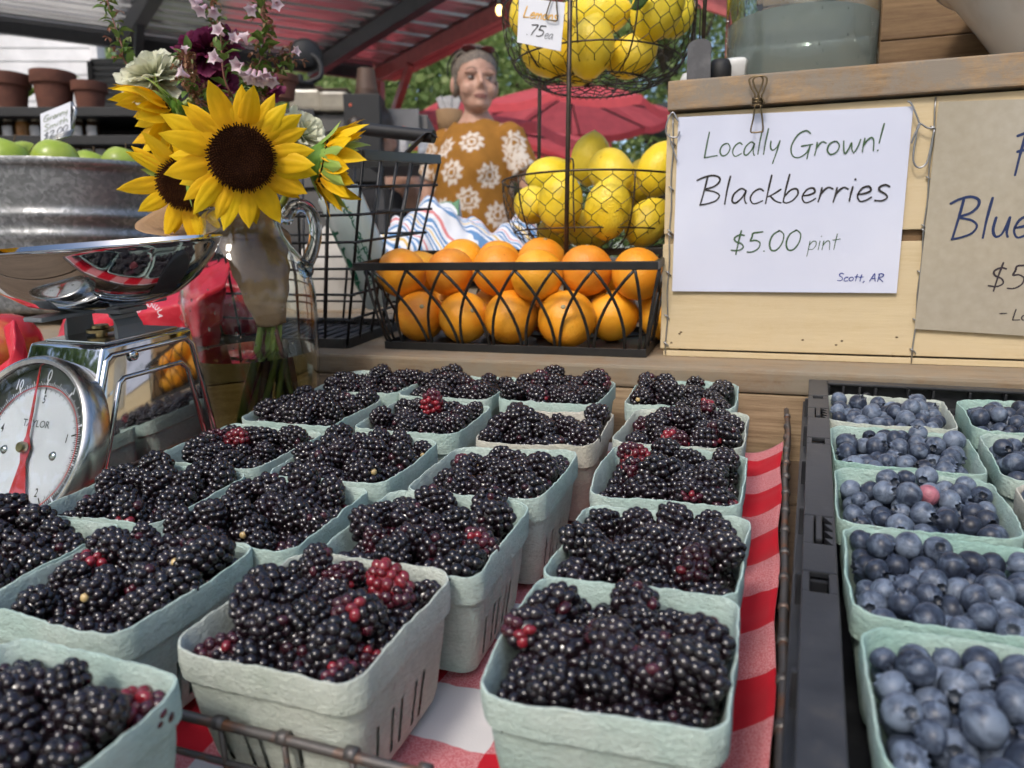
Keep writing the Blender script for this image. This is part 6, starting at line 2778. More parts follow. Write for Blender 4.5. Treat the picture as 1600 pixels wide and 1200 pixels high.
# tag
gt = empty('price_tag', at(88, 215, 1.46), 'white price tag reading Granny Smith $2.00 standing in the apple tub', 'price tag')
ca = [at(a, b, 1.47) for a, b in ((63, 178), (110, 159), (110, 205), (64, 224))]
u_ = (ca[1] - ca[0])
nn_ = u_.cross(ca[3] - ca[0]).normalized()
if nn_.dot(FW) > 0:
    nn_ = -nn_
MB().add(ca + [p - nn_ * .0014 for p in ca], [(0, 1, 2, 3), (7, 6, 5, 4), (0, 4, 5, 1), (1, 5, 6, 2), (2, 6, 7, 3), (3, 7, 4, 0)]).build('card', M['paper_tag'], gt, smooth=False)
uu = u_.normalized()
vv = (ca[0] - ca[3]).normalized()


def gf(u, v, w):
    return ca[3] + uu * u + vv * v + nn_ * (.0008 + w)


LU, LV = u_.length, (ca[0] - ca[3]).length
for txt, y0, h_, wd in (('Granny', .66, .20, .0016), ('Smith', .36, .20, .0016), ('$2.00', .08, .20, .0016)):
    write(txt, (LU * .10, LV * y0), (LU * .92, LV * y0), LV * h_, wd, gf, seed=40).build('lettering', M['ink_palegreen'] if txt != '$2.00' else M['ink_grey'], gt, smooth=False)
for k in range(3):
    p0_, p1_ = at(60 + k * 2, 232 - k * 3, 1.46), at(112 + k * 2, 211 - k * 4, 1.46)
    MB().tube([p0_, p0_.lerp(p1_, .5) + Vector((0, 0, .004)), p1_], .0022, 8).build('clip_bar', M['steel_wire'], gt)
MB().tube([at(112, 160, 1.475), at(118, 172, 1.475), at(112, 206, 1.475)], .003, 8).build('clip_arm', M['steel_wire'], gt)

# ------------------------------------------------------------------ red bags of apples
pr = empty('apple_bag', (-1.0, 1.02, zl(1.02)), 'crumpled red plastic apple bags behind the scale, printed in white', 'bag')


def facet_bag(parent, name, P, thick, mat):
    """folded film: quad strip with thickness and creases"""
    pts = [[at(*q) for q in row] for row in P]
    nr, nc = len(pts), len(pts[0])

    def fn(u, v):
        a, b = u * (nc - 1), v * (nr - 1)
        i, j = min(int(a), nc - 2), min(int(b), nr - 2)
        fu, fv = a - i, b - j
        p = (pts[j][i] * (1 - fu) + pts[j][i + 1] * fu) * (1 - fv) + (pts[j + 1][i] * (1 - fu) + pts[j + 1][i + 1] * fu) * fv
        return p + Vector((0, -1, .3)) * (.006 * nz(p, 20, 3) + .004 * abs(nz(p, 45, 7)))
    o = MB().grid(fn, 36, 24).build(name, M[mat], parent)
    o.modifiers.new('t', 'SOLIDIFY').thickness = thick
    return o


facet_bag(pr, 'bag_front', [[(85, 540, 1.22), (130, 470, 1.24), (215, 452, 1.20), (300, 425, 1.17), (365, 400, 1.16)], [(80, 545, 1.12), (150, 505, 1.13), (225, 490, 1.09), (300, 470, 1.08), (350, 445, 1.10)], [(90, 560, 1.16), (160, 545, 1.13), (240, 535, 1.10), (300, 530, 1.10), (345, 500, 1.13)]], .002, 'bag_red')
facet_bag(pr, 'bag_back', [[(100, 500, 1.32), (180, 440, 1.33), (260, 420, 1.30), (350, 405, 1.27), (395, 425, 1.26)], [(90, 545, 1.26), (180, 505, 1.26), (260, 470, 1.24), (340, 445, 1.22), (390, 450, 1.22)], [(100, 570, 1.28), (180, 560, 1.28), (260, 545, 1.26), (340, 540, 1.24), (390, 520, 1.24)]], .002, 'bag_red')
mb = MB()
for (x, y, d, r_) in ((150, 515, 1.20, .042), (230, 500, 1.17, .045), (310, 495, 1.18, .042), (270, 520, 1.16, .040), (340, 505, 1.22, .04), (110, 545, 1.20, .036)):
    mb.ell(at(x, y, d) + Vector((0, .045, 0)), (r_, r_, r_), 20, 14)
me = remeshed(mb, 'bag_body', .006, 4)
displace(me, lambda p: .005 * nz(p, 26, 4) + .004 * abs(nz(p, 60, 9)))
me.materials.append(M['bag_red'])
me.transform(Matrix.Translation(-ORI[pr.name]))
bo = link(me, 'bag_body', pr)
# white print in an arc and lines, on the film
bf0 = at(268, 480, 1.075)


def bagf(u, v, w):
    return bf0 + CR * u + Vector((0, 0, 1)) * v * .95 + Vector((0, -.012, 0)) + Vector((0, -.45, 0)) * (0) - Vector((0, w, 0)) + Vector((0, .25, 0)) * v


arcm = MB()
txt = 'GRANULA'
for k, ch in enumerate(txt):
    a = R(150 - 150 * k / (len(txt) - 1))
    V, F = text_mesh(ch, .0095, .9, .0003)
    for_rot = a - PI / 2
    ca_, sa_ = math.cos(for_rot), math.sin(for_rot)
    arcm.add([bagf(-.022 + .0165 * math.cos(a) + v.x * ca_ - v.y * sa_, -.012 + .0150 * math.sin(a) + v.x * sa_ + v.y * ca_, 0) for v in V], F)
arcm.build('print', M['dial_white'], pr, smooth=False)

# bag with a red apple, left edge
ab = empty('apple_bag', at(20, 560, 1.02), 'torn red plastic bag with a striped red apple at the left edge', 'bag')
rot = Vector((-.75, -.5, .3)).to_track_quat('Z', 'Y').to_matrix()
me = apple_mesh(71, .050).mesh('skin')
me.materials.append(M['apple_red'])
ra_ = empty('apple', at(6, 545, 1.05), 'red and yellow apple in the torn red bag at the left edge', 'apple')
o = link(me, 'skin', ra_)
o.matrix_basis = rot.to_4x4()
o = link(stalk, 'stalk', ra_)
o.matrix_basis = rot.to_4x4()
facet_bag(ab, 'bag_film', [[(8, 512, .99), (22, 500, .985), (34, 528, .99), (40, 560, 1.0)], [(14, 560, .975), (24, 545, .965), (34, 560, .97), (42, 590, .98)], [(-40, 610, .97), (0, 600, .96), (30, 605, .96), (45, 620, .97)]], .0015, 'bag_red')
facet_bag(ab, 'bag_film', [[(-60, 560, 1.0), (-20, 575, .985), (0, 580, .975), (16, 570, .975)], [(-60, 640, .97), (-20, 640, .96), (20, 640, .955), (48, 640, .96)]], .0015, 'bag_red')
# ------------------------------------------------------------------ glass pitcher
PB = T(-.630, .790, FLOOR - .0188)
PM = Matrix.Translation(PB) @ TM.to_4x4()
pit = empty('glass_pitcher', PB, 'clear glass pitcher with handle, half full of water, holding the bouquet', 'pitcher')


def pb(mb, name, mat, **k):
    mb.xf(PM)
    return mb.build(name, M[mat], pit, **k)


po_ = [(0, 0), (.050, 0), (.0640, .001), (.0675, .006), (.0700, .03), (.0745, .08), (.0785, .13), (.0808, .175), (.0808, .205), (.0775, .228), (.0690, .248), (.0580, .264), (.0500, .277), (.0465, .290), (.0470, .302), (.0510, .314)]
pi_ = [(r_ - .0036, z) for r_, z in reversed(po_[4:])] + [(.0640, .014), (.058, .009), (0, .008)]
pb(MB().lathe(po_ + [(.0500, .3155)] + pi_, 72), 'glass_body', 'glass', sharp=60)
WL = .136
wprof = [(0, .0082), (.0578, .0092), (.0632, .0142)] + [(r_ - .0038, z) for r_, z in po_[4:7] if z < WL - .004]
rwl = np.interp(WL, [z for _, z in po_], [r_ for r_, _ in po_]) - .0038
wprof += [(rwl, WL), (0, WL - .0006)]
pb(MB().lathe(wprof, 64), 'water', 'water', sharp=50)
hp = [at(a, b, d) for a, b, d in ((446, 342, .965), (452, 330, .955), (466, 321, .95), (482, 326, .948), (491, 345, .948), (493, 368, .948), (488, 392, .95), (480, 410, .955), (474, 420, .962))]
hs = spline(hp, 6)
MB().tube(hs, [.0078 + .002 * abs(2 * i / len(hs) - 1) ** 2 for i in range(len(hs))], 16).build('handle', M['glass_green'], pit)
MB().ell(at(478, 421, .958), (.010, .010, .012), 16, 10).build('handle_joint', M['glass_green'], pit)
rj = random.Random(19)
for k in range(46):
    a = R(rj.uniform(200, 345))
    z = rj.uniform(.145, .235)
    r_ = float(np.interp(z, [q[1] for q in po_], [q[0] for q in po_])) + .0002
    o = link(drop, 'droplet', pit)
    o.matrix_basis = (TM @ Matrix.Identity(3)).to_4x4()
    o.location = TM @ Vector((math.cos(a) * r_, math.sin(a) * r_, z))
    s_ = rj.uniform(.5, 1.35)
    o.scale = (s_, s_, s_ * rj.uniform(.8, 1.9))

# ------------------------------------------------------------------ kraft wrap
wr_rows = [(0, 421, 505, .985, .019), (.22, 416, 465, .985, .026), (.45, 405, 415, .985, .037), (.6, 399, 375, .98, .043), (.70, 391, 362, .975, .047), (.84, 366, 340, .965, .060), (1.0, 336, 308, .955, .084)]
WC = [at(x, y, d) for _, x, y, d, _ in wr_rows]
WT = [q[0] for q in wr_rows]
WR = [q[4] for q in wr_rows]


def wrapf(u, v):
    c = Vector([float(np.interp(v, WT, [p[i] for p in WC])) for i in range(3)])
    a = 2 * PI * u * 1.12
    r_ = float(np.interp(v, WT, WR))
    lob = 1 + .07 * math.sin(3 * a + 1.2 + v * 2) * (.4 + v) + .10 * nz((math.cos(a) * 2, math.sin(a) * 2, v * 6), 1, 3)
    d = CR * math.cos(a) + (CF * .9 + Vector((0, 0, .18))) * math.sin(a)
    p = c + d * r_ * lob
    if v > .65:
        p += Vector((0, 0, -.048 * (v - .65) / .35 * max(0, -math.sin(a) * .8 - math.cos(a) * .35)))
        p += CR * (.030 * (v - .65) / .35 * max(0, math.cos(a)) * -1) + Vector((0, 0, .012)) * (v - .65) * math.cos(a * 3)
    p += Vector((1, .4, .6)) * .0035 * nz(p, 70, 5) * (1 if v < .7 else .5)
    return p


wo = MB().grid(wrapf, 84, 40).build('kraft_wrap', M['kraft_wrap'])
wo.modifiers.new('t', 'SOLIDIFY').thickness = .0007
tag(wo, 'crumpled brown kraft paper wrapped round the flower stems inside the pitcher', 'wrapping paper')


# ------------------------------------------------------------------ flower building blocks
def petal_mesh(L, W, curl=.0, ridge=.0006, tip=1.0, seed=0, name='petal', back=0.0, notch=0.0, blunt=False):
    nu, nv = 8, 12
    mb = MB()
    V, C = [], []
    for j in range(nv + 1):
        t = j / nv
        w = W * (math.sin(PI * min(1, (t * .93 + .05)) ** .75) ** .72) * (1 - .15 * t)
        if t > .8:
            w *= (1 - ((t - .8) / .2) ** 1.7 * .92 * tip)
        if blunt:
            w = W * (.30 + .75 * t ** .7) * (1 if t < .82 else math.sqrt(max(.12, 1 - ((t - .82) / .18) ** 2 * .88)))
        for i in range(nu + 1):
            s_ = -1 + 2 * i / nu
            x = t * L
            y = s_ * w * .5
            z = curl * L * t * t + ridge * math.cos(s_ * PI * 2.5) * math.sin(PI * min(1, t * 1.1)) - back * (s_ ** 2) * w
            z += .0022 * nz((x * 60, y * 60, seed), 1, seed) * t
            if notch and t > .9:
                x -= notch * (1 - abs(math.sin(s_ * PI * 1.0))) * (t - .9) / .1
            V.append((x, y, z))
            C.append((t, t, t, 1))
    F = [(j * (nu + 1) + i, j * (nu + 1) + i + 1, (j + 1) * (nu + 1) + i + 1, (j + 1) * (nu + 1) + i) for j in range(nv) for i in range(nu)]
    mb.v, mb.f, mb.c = V, F, C
    return mb.mesh(name)


sun_pet = []
for i in range(6):
    me = petal_mesh(.0560 * (1 + .08 * math.sin(i * 2.1)), .0250 * (1 + .12 * math.cos(i * 1.7)), (-.10, .06, -.2, .14, -.05, -.28)[i], .0008, .82, i * 3.1, back=.12)
    me.materials.append(M['sunflower_petal'])
    sun_pet.append(me)
sepal_me = []
for i in range(3):
    me = petal_mesh(.034, .0135, (.15, -.1, .3)[i], .0003, 1.15, i * 2.3 + 50, 'sepal', back=-.15)
    me.materials.append(M['sepal_green'])
    sepal_me.append(me)


def frame_for(n, roll=0.0):
    q = Vector(n).to_track_quat('Z', 'Y')
    return (q @ Quaternion((0, 0, 1), roll)).to_matrix()


def sunflower(p, n, label, rdisc=.033, psc=1.0, cup=(8, 22), npet=(13, 12), roll=0.0, stem_to=None, seed=0, sep_cup=-25, sep_sc=1.0, disc=True, skip=None):
    r = random.Random(seed)
    t = empty('sunflower', p, label, 'sunflower', 'sunflowers of the bouquet')
    Rm = frame_for(n, roll)
    for layer, cnt in enumerate(npet):
        for k in range(cnt):
            a = 2 * PI * (k + .5 * layer) / cnt + r.uniform(-.07, .07)
            if skip and skip(a, layer):
                continue
            el = R(cup[layer] + r.uniform(-7, 7))
            o = link(r.choice(sun_pet), 'petal', t)
            s_ = psc * r.uniform(.88, 1.10) * (1 if layer == 0 else .96)
            loc = Matrix.Rotation(a, 3, 'Z') @ Vector((rdisc * .86, 0, -.004 - .002 * layer))
            rot = Matrix.Rotation(a, 3, 'Z') @ Matrix.Rotation(-el, 3, 'Y') @ Matrix.Rotation(r.uniform(-.25, .25), 3, 'X')
            o.matrix_basis = Matrix.Translation(Rm @ loc) @ (Rm @ rot @ Matrix.Diagonal((s_, s_ * r.uniform(.9, 1.1), s_))).to_4x4()
    for k in range(18):
        a = 2 * PI * k / 18 + r.uniform(-.1, .1)
        o = link(r.choice(sepal_me), 'sepal', t)
        s_ = sep_sc * r.uniform(.8, 1.15)
        el = R(sep_cup + r.uniform(-14, 14))
        lay = k % 3
        loc = Matrix.Rotation(a, 3, 'Z') @ Vector((rdisc * (.72 - .12 * lay), 0, -.009 - .0045 * lay))
        rot = Matrix.Rotation(a, 3, 'Z') @ Matrix.Rotation(-el, 3, 'Y')
        o.matrix_basis = Matrix.Translation(Rm @ loc) @ (Rm @ rot @ Matrix.Diagonal((s_,) * 3)).to_4x4()
    # back of the head
    hb = MB().lathe([(0, -.024), (.006, -.024), (.012, -.020), (rdisc * .8, -.011), (rdisc * .9, -.004), (0, -.003)], 28)
    hb.v = [tuple(Rm @ Vector(v)) for v in hb.v]
    hb.build('receptacle', M['sepal_green'], t, local=True)
    if disc:
        db = MB().lathe([(rdisc, -.005), (rdisc, .0), (rdisc * .8, .0045), (rdisc * .5, .0055), (rdisc * .25, .0035), (0, .0025)], 36)
        db.v = [tuple(Rm @ Vector(v)) for v in db.v]
        db.build('disc', M['disc_dark'], t, local=True)
        fm = MB()
        ga = PI * (3 - 5 ** .5)
        N0 = 620
        for k in range(N0):
            rr = math.sqrt((k + .5) / N0)
            a = k * ga
            x, y = rr * rdisc * 1.02 * math.cos(a), rr * rdisc * 1.02 * math.sin(a)
            zz = float(np.interp(rr, [0, .25, .5, .8, 1.0], [.0025, .0035, .0055, .0045, .0]))
            h_ = .0018 + .0042 * max(0, rr - .45)
            out = .0032 * max(0, rr - .6) / .4
            w = .00085
            tip_ = Vector((x * (1 + out / rdisc * 1.6) + r.uniform(-.0006, .0006), y * (1 + out / rdisc * 1.6) + r.uniform(-.0006, .0006), zz + h_))
            b_ = [Vector((x + w * math.cos(q), y + w * math.sin(q), zz - .001)) for q in (0, 2.09, 4.19)]
            m2 = [q.lerp(tip_, .7) + Vector((q.x - x, q.y - y, 0)) * .9 for q in b_]
            fm.add([*b_, *m2, tip_], [(0, 1, 4, 3), (1, 2, 5, 4), (2, 0, 3, 5), (3, 4, 6), (4, 5, 6), (5, 3, 6)])
        fm.v = [tuple(Rm @ Vector(v)) for v in fm.v]
        fo = fm.build('florets', M['floret'], t, local=True)
        fo['kind'] = 'stuff'
    if stem_to:
        s0 = Vector(p) + Rm @ Vector((0, 0, -.022))
        s1 = Vector(p) + Rm @ Vector((0, 0, -.055))
        pts = spline([s0, s1] + [Vector(q) for q in stem_to], 6)
        MB().tube([q - Vector(p) for q in pts], .0042, 8).build('stem', M['stem_green'], t, local=True)
    return t


NECK = [at(399, 380, .98), at(412, 440, .985), at(420, 500, .985)]
base = lambda dx, dy: T(-.630 + dx, .790 + dy, FLOOR - .006)


def cam_dir(p, dx=0, dz=0):
    v = (-Vector(p)).normalized() + CR * dx + Vector((0, 0, dz))
    return v.normalized()


p1 = at(378, 247, .850)
sunflower(p1, cam_dir(p1, -.02, -.10), 'large open sunflower with dark disc facing the customer, in front', .0335, .96, (2, 12), (15, 13), .2, [at(392, 330, .95)] + NECK + [base(.01, .01)], 1)
p2 = at(287, 288, .905)
sf2 = sunflower(p2, cam_dir(p2, -.30, -.22), 'second sunflower half hidden behind the large one, lower left', .0275, .80, (6, 16), (12, 11), .0, [at(340, 335, .96)] + NECK + [base(-.02, .0)], 2)
p3 = at(258, 178, .930)
sunflower(p3, (-CR * .80 - CF * .42 - Vector((0, 0, .48))).normalized(), 'sunflower turned left with petals half closed, at the upper left', .020, 1.02, (42, 58), (11, 9), .5, [at(310, 260, .98)] + NECK + [base(-.03, .02)], 3, 10, 1.15)
p4 = at(508, 255, .905)
sunflower(p4, (CR * .86 + CF * .30 - Vector((0, 0, .22))).normalized(), 'sunflower seen from behind with green sepals, at the right of the bouquet', .027, .95, (44, 60), (12, 10), .1, [at(450, 300, .95)] + NECK + [base(.03, .01)], 4, 40, 1.45)
# one narrow green leaf over the second sunflower
lm = petal_mesh(.034, .008, -.5, .0003, 1.2, 9, 'leaf')
lm.materials.append(M['sepal_green'])
lo = link(lm, 'leaf', sf2)
lo.matrix_basis = Matrix.Translation(at(297, 277, .862) - p2) @ frame_for((-.3, -1, .2), 0).to_4x4() @ Matrix.Rotation(R(-120), 4, 'Z')


def zinnia(p, n, mat, label, R0, layers, seed, stem=True, wavy=1.0, cen=None):
    r = random.Random(seed)
    t = empty('zinnia', p, label, 'zinnia', 'zinnias of the bouquet')
    Rm = frame_for(n)
    pets = []
    for i in range(4):
        me = petal_mesh(R0, R0 * .60, (.1, -.15, .25, 0)[i], .0016 * wavy, .22, seed + i * 2.7, back=.15 * (-1) ** i, notch=R0 * .05, blunt=True)
        me.materials.append(M[mat])
        pets.append(me)
    for L_, (cnt, el, s0, z) in enumerate(layers):
        for k in range(cnt):
            a = 2 * PI * (k + .5 * (L_ % 2)) / cnt + r.uniform(-.12, .12)
            o = link(r.choice(pets), 'petal', t)
            s_ = s0 * r.uniform(.88, 1.1)
            rot = Matrix.Rotation(a, 3, 'Z') @ Matrix.Rotation(-R(el + r.uniform(-9, 9)), 3, 'Y') @ Matrix.Rotation(r.uniform(-.35, .35), 3, 'X')
            o.matrix_basis = Matrix.Translation(Rm @ (Matrix.Rotation(a, 3, 'Z') @ Vector((R0 * .10, 0, z * R0)))) @ (Rm @ rot @ Matrix.Diagonal((s_,) * 3)).to_4x4()
    hb = MB().lathe([(0, -R0 * .45), (R0 * .12, -R0 * .42), (R0 * .24, -R0 * .15), (R0 * .26, R0 * .05), (R0 * .15, R0 * .25), (0, R0 * .3)], 18)
    hb.v = [tuple(Rm @ Vector(v)) for v in hb.v]
    hb.build('head', M['sepal_green'] if cen is None else M[cen], t, local=True)
    if stem:
        s0 = Vector(p) + Rm @ Vector((0, 0, -R0 * .4))
        s1 = Vector(p) + Rm @ Vector((0, 0, -R0 * 1.4))
        pts = spline([s0, s1] + NECK + [base(r.uniform(-.03, .03), r.uniform(-.02, .03))], 6)
        MB().tube([q - Vector(p) for q in pts], .0030, 7).build('stem', M['stem_red'] if seed % 2 else M['stem_green'], t, local=True)
    return t


pz = at(243, 126, .955)
zinnia(pz, (-CR * .22 - CF * .50 + Vector((0, 0, .75))).normalized(), 'zinnia_white', 'pale greenish white zinnia above the left sunflowers', .0425,
       [(13, -8, 1.0, 0), (13, 8, .95, .06), (12, 24, .85, .12), (10, 40, .68, .18), (8, 58, .5, .24), (6, 74, .36, .28)], 12, True, 1.6)
pp = at(326, 82, .985)
zinnia(pp, (-CR * .25 - CF * .30 + Vector((0, 0, .85))).normalized(), 'zinnia_purple', 'dark purple zinnia at the top of the bouquet', .0400,
       [(14, -28, .95, -.05), (14, -8, 1.0, .02), (13, 10, .98, .08), (12, 28, .85, .14), (9, 48, .6, .2), (6, 70, .42, .25)], 13, True, .8, 'zinnia_purple')
pp2 = at(338, 132, .990)
zinnia(pp2, (CR * .2 - CF * .7 + Vector((0, 0, .5))).normalized(), 'zinnia_purple', 'smaller purple zinnia half hidden below the dark one', .026, [(12, 0, 1.0, 0), (11, 18, .9, .08), (9, 38, .7, .15), (6, 62, .5, .2)], 15, True, .8, 'zinnia_purple')
pp3 = at(415, 138, 1.02)
zinnia(pp3, (CR * .3 - CF * .6 + Vector((0, 0, .5))).normalized(), 'zinnia_purple', 'purple zinnia peeping out behind the top of the large sunflower', .022, [(12, 0, 1.0, 0), (10, 20, .9, .08), (7, 45, .6, .15)], 17, True, .8, 'zinnia_purple')
pz2 = at(470, 215, .985)
zinnia(pz2, (CR * .6 - CF * .4 + Vector((0, 0, .4))).normalized(), 'zinnia_white', 'white zinnia mostly hidden behind the right petals of the large sunflower', .036, [(13, 0, 1.0, 0), (12, 18, .9, .08), (10, 38, .7, .15), (6, 62, .5, .2)], 18, True, 1.4)


# ------------------------------------------------------------------ flowering shrub sprigs
def small_leaf(mb, p, d, up, L, W, t):
    d = d.normalized()
    s_ = d.cross(up)
    if s_.length < 1e-4:
        s_ = d.orthogonal()
    s_.normalize()
    n = s_.cross(d).normalized()
    V, C = [], []
    for (f, w, z) in ((0, .05, 0), (.3, .42, .05), (.6, .46, .04), (.85, .22, -.05), (1, .0, -.12)):
        V += [p + d * L * f - s_ * W * w + n * L * (z + w * .25), p + d * L * f + n * L * z, p + d * L * f + s_ * W * w + n * L * (z + w * .25)]
    F = []
    for j in range(4):
        for i in range(2):
            F.append((j * 3 + i, j * 3 + i + 1, (j + 1) * 3 + i + 1, (j + 1) * 3 + i))
    mb.add(V, F)
    mb.c = (mb.c or []) + [(t, t, t, 1)] * len(V)


def blossom(parent, p, d, L, r):
    """five lobed trumpet"""
    Rm = frame_for(d)
    n = 15
    L = L * .80
    V, C, F = [], [], []
    prof = [(.0022, 0), (.0026, .35), (.0042, .65), (.0066, .88), (.0105, 1.0)]
    for (rad, z) in prof:
        for k in range(n):
            a = 2 * PI * k / n
            q = rad * (L / .016)
            zz = z
            if z > .8:
                lobe = .5 + .5 * math.cos(5 * a)
                q *= .62 + .5 * lobe
                zz -= .06 * (1 - lobe)
            V.append(tuple(Vector(p) - ORI[parent.name] + Rm @ Vector((q * math.cos(a), q * math.sin(a), zz * L))))
            t = .15 + .85 * z
            C.append((t, t, t, 1))
    for j in range(len(prof) - 1):
        for k in range(n):
            l = (k + 1) % n
            F.append((j * n + k, j * n + l, (j + 1) * n + l, (j + 1) * n + k))
    mb = MB()
    mb.v, mb.f, mb.c = V, F, C
    return mb.build('blossom', M['blossom_pink'], parent, local=True)


def sprig(path, label, seed, leaf_n, calyx_n, blossoms, bronze=.5, spread=1.0, buds=0):
    r = random.Random(seed)
    P = [at(*q) for q in path]
    t = empty('flowering_sprig', P[0], label, 'sprig', 'shrub sprigs of the bouquet')
    pts = spline(P, 8)
    MB().tube(pts, np.linspace(.0016, .0007, len(pts)), 6).build('stem', M['stem_red'], t)
    gl, bl_ = MB(), MB()
    n = len(pts)
    for k in range(int(leaf_n * 1.7)):
        i = r.randrange(n // 6, n)
        tang = pts[min(i + 1, n - 1)] - pts[max(i - 1, 0)]
        d = tang.normalized() * .4 + Vector((r.gauss(0, 1), r.gauss(0, 1), r.gauss(0, .7)))
        L_ = r.uniform(.010, .021) * spread
        small_leaf(gl, pts[i] + d.normalized() * .0015, d, Vector((r.gauss(0, .4), r.gauss(0, .4), 1)), L_, L_ * .55, r.random())
    for k in range(int(calyx_n * 1.5)):
        i = r.randrange(n // 5, n)
        c = pts[i] + Vector((r.gauss(0, 1), r.gauss(0, 1), r.gauss(0, 1))) * .006 * spread
        ax_ = Vector((r.gauss(0, 1), r.gauss(0, 1), r.gauss(.3, 1))).normalized()
        for q in range(5):
            d = (ax_ * .7 + Vector((r.gauss(0, 1), r.gauss(0, 1), r.gauss(0, 1))) * .6)
            small_leaf(bl_, c, d, Vector((0, 0, 1)), r.uniform(.005, .0085) * spread, .0034 * spread, r.random())
    if gl.v:
        go = gl.build('leaves', M['leaf_green'], t)
        go['kind'] = 'stuff'
    if bl_.v:
        bo_ = bl_.build('calyxes', M['leaf_bronze'], t)
        bo_['kind'] = 'stuff'
    for (x, y, d, dx, dz, L_) in blossoms:
        blossom(t, at(x, y, d), (CR * dx - CF * .55 + Vector((0, 0, dz))).normalized(), L_, r)
    for k in range(buds):
        i = r.randrange(n // 4, n)
        c = pts[i] + Vector((r.gauss(0, 1), r.gauss(0, 1), r.gauss(0, 1))) * .006
        MB().ell(c, (.0014, .0014, .0032), 8, 6).build('bud', M['zinnia_white'], t)
    return t


NP = (385, 250, .97)
sprig([NP, (300, 190, .97), (225, 130, .955), (195, 95, .95), (190, 70, .95), (178, 35, .95), (165, -10, .95), (160, -40, .95)], 'thin green and bronze sprig arching up at the left of the bouquet', 1, 34, 12, [], spread=1.0, buds=9)
sprig([NP, (340, 180, .95), (305, 130, .93), (292, 105, .925), (290, 85, .92)], 'bronze leaved tuft between the white and the purple zinnia', 2, 10, 30, [(291, 84, .915, .1, .6, .010)], spread=1.15, buds=2)
sprig([NP, (370, 170, .96), (350, 120, .95), (345, 60, .95), (335, 15, .95), (320, -30, .95)], 'pink flowered sprig rising behind the purple zinnia', 3, 22, 12,
      [(350, 55, .93, -.15, .15, .017), (322, 8, .93, -.3, -.6, .018), (332, 12, .935, .3, -.7, .016), (316, 2, .93, -.6, -.3, .016), (362, 68, .94, .4, .3, .015), (347, 96, .93, -.3, .1, .018)], spread=1.15, buds=3)
sprig([NP, (395, 170, .955), (400, 120, .95), (410, 80, .95), (412, 40, .95), (405, 0, .95), (400, -30, .95)], 'dense bronze and green sprig with pink bells at the top right of bouquet', 4, 46, 34,
      [(380, 100, .93, -.2, -.2, .018), (398, 110, .925, -.1, -.9, .020), (406, 112, .925, .1, -.9, .020), (414, 108, .93, .25, -.9, .019), (392, 108, .93, -.4, -.8, .018), (386, 70, .935, -.1, .7, .016), (400, 8, .935, -.3, -.6, .017), (432, 4, .94, .2, -.3, .015), (420, 116, .93, .4, -.9, .018)], spread=1.2, buds=4)
sprig([NP, (405, 170, .97), (425, 120, .97), (440, 95, .97), (452, 85, .97)], 'short bronze sprig leaning to the right over the large sunflower', 5, 12, 22, [(456, 82, .955, .9, .1, .012)], spread=1.1, buds=2)
sprig([NP, (350, 190, .93), (315, 160, .915), (300, 140, .91)], 'bronze calyx tuft just above the large sunflower petals', 6, 8, 26, [(296, 120, .90, -.6, .3, .016)], spread=1.1, buds=1)
# loose stems standing in the water
rs_ = random.Random(31)
bun = empty('greenery_bunch', base(0, 0), 'bunch of cut green and reddish stems standing in the water of the pitcher', 'greenery')
for k in range(9):
    a = rs_.uniform(0, 6.28)
    b0 = base(.045 * math.cos(a) + .012, .04 * math.sin(a))
    b1 = NECK[2] + Vector((rs_.uniform(-.01, .012), rs_.uniform(-.008, .008), 0))
    b2 = NECK[1] + Vector((rs_.uniform(-.008, .008), rs_.uniform(-.006, .006), 0))
    MB().tube(spline([b0, b0.lerp(b1, .5) + Vector((rs_.uniform(-.006, .006), 0, 0)), b1, b2], 6), rs_.uniform(.0028, .0048), 8).build('stem', M['stem_red' if k in (1, 4) else 'stem_green'], bun)
# ------------------------------------------------------------------ people
def rotz(p, a, c=(0, 0)):
    x, y = p[0] - c[0], p[1] - c[1]
    return Vector((c[0] + x * math.cos(a) - y * math.sin(a), c[1] + x * math.sin(a) + y * math.cos(a), p[2]))


def hs_(v):
    """head scale about the crown"""
    return Vector((v[0] * 1.10, v[1] * 1.10, 1.712 + (v[2] - 1.712) * 1.12))


def lift(z, x=0.0):
    """raises the base of the neck towards the chin"""
    f = min(1, max(0, (z - 1.0) / .33))
    return z + .036 * f * max(.12, 1 - abs(x) / .185)


def ring_loft(mb, rows, n=24):
    """rows (cx, cy, z, rx, ry)"""
    V, F = [], []
    for (cx, cy, z, rx, ry) in rows:
        for k in range(n):
            a = 2 * PI * k / n
            V.append((cx + rx * math.cos(a), cy + ry * math.sin(a), z))
    m = len(rows)
    for i in range(m - 1):
        for k in range(n):
            l = (k + 1) % n
            F.append((i * n + k, i * n + l, (i + 1) * n + l, (i + 1) * n + k))
    F.append(tuple(range(n - 1, -1, -1)))
    F.append(tuple((m - 1) * n + k for k in range(n)))
    return mb.add(V, F)


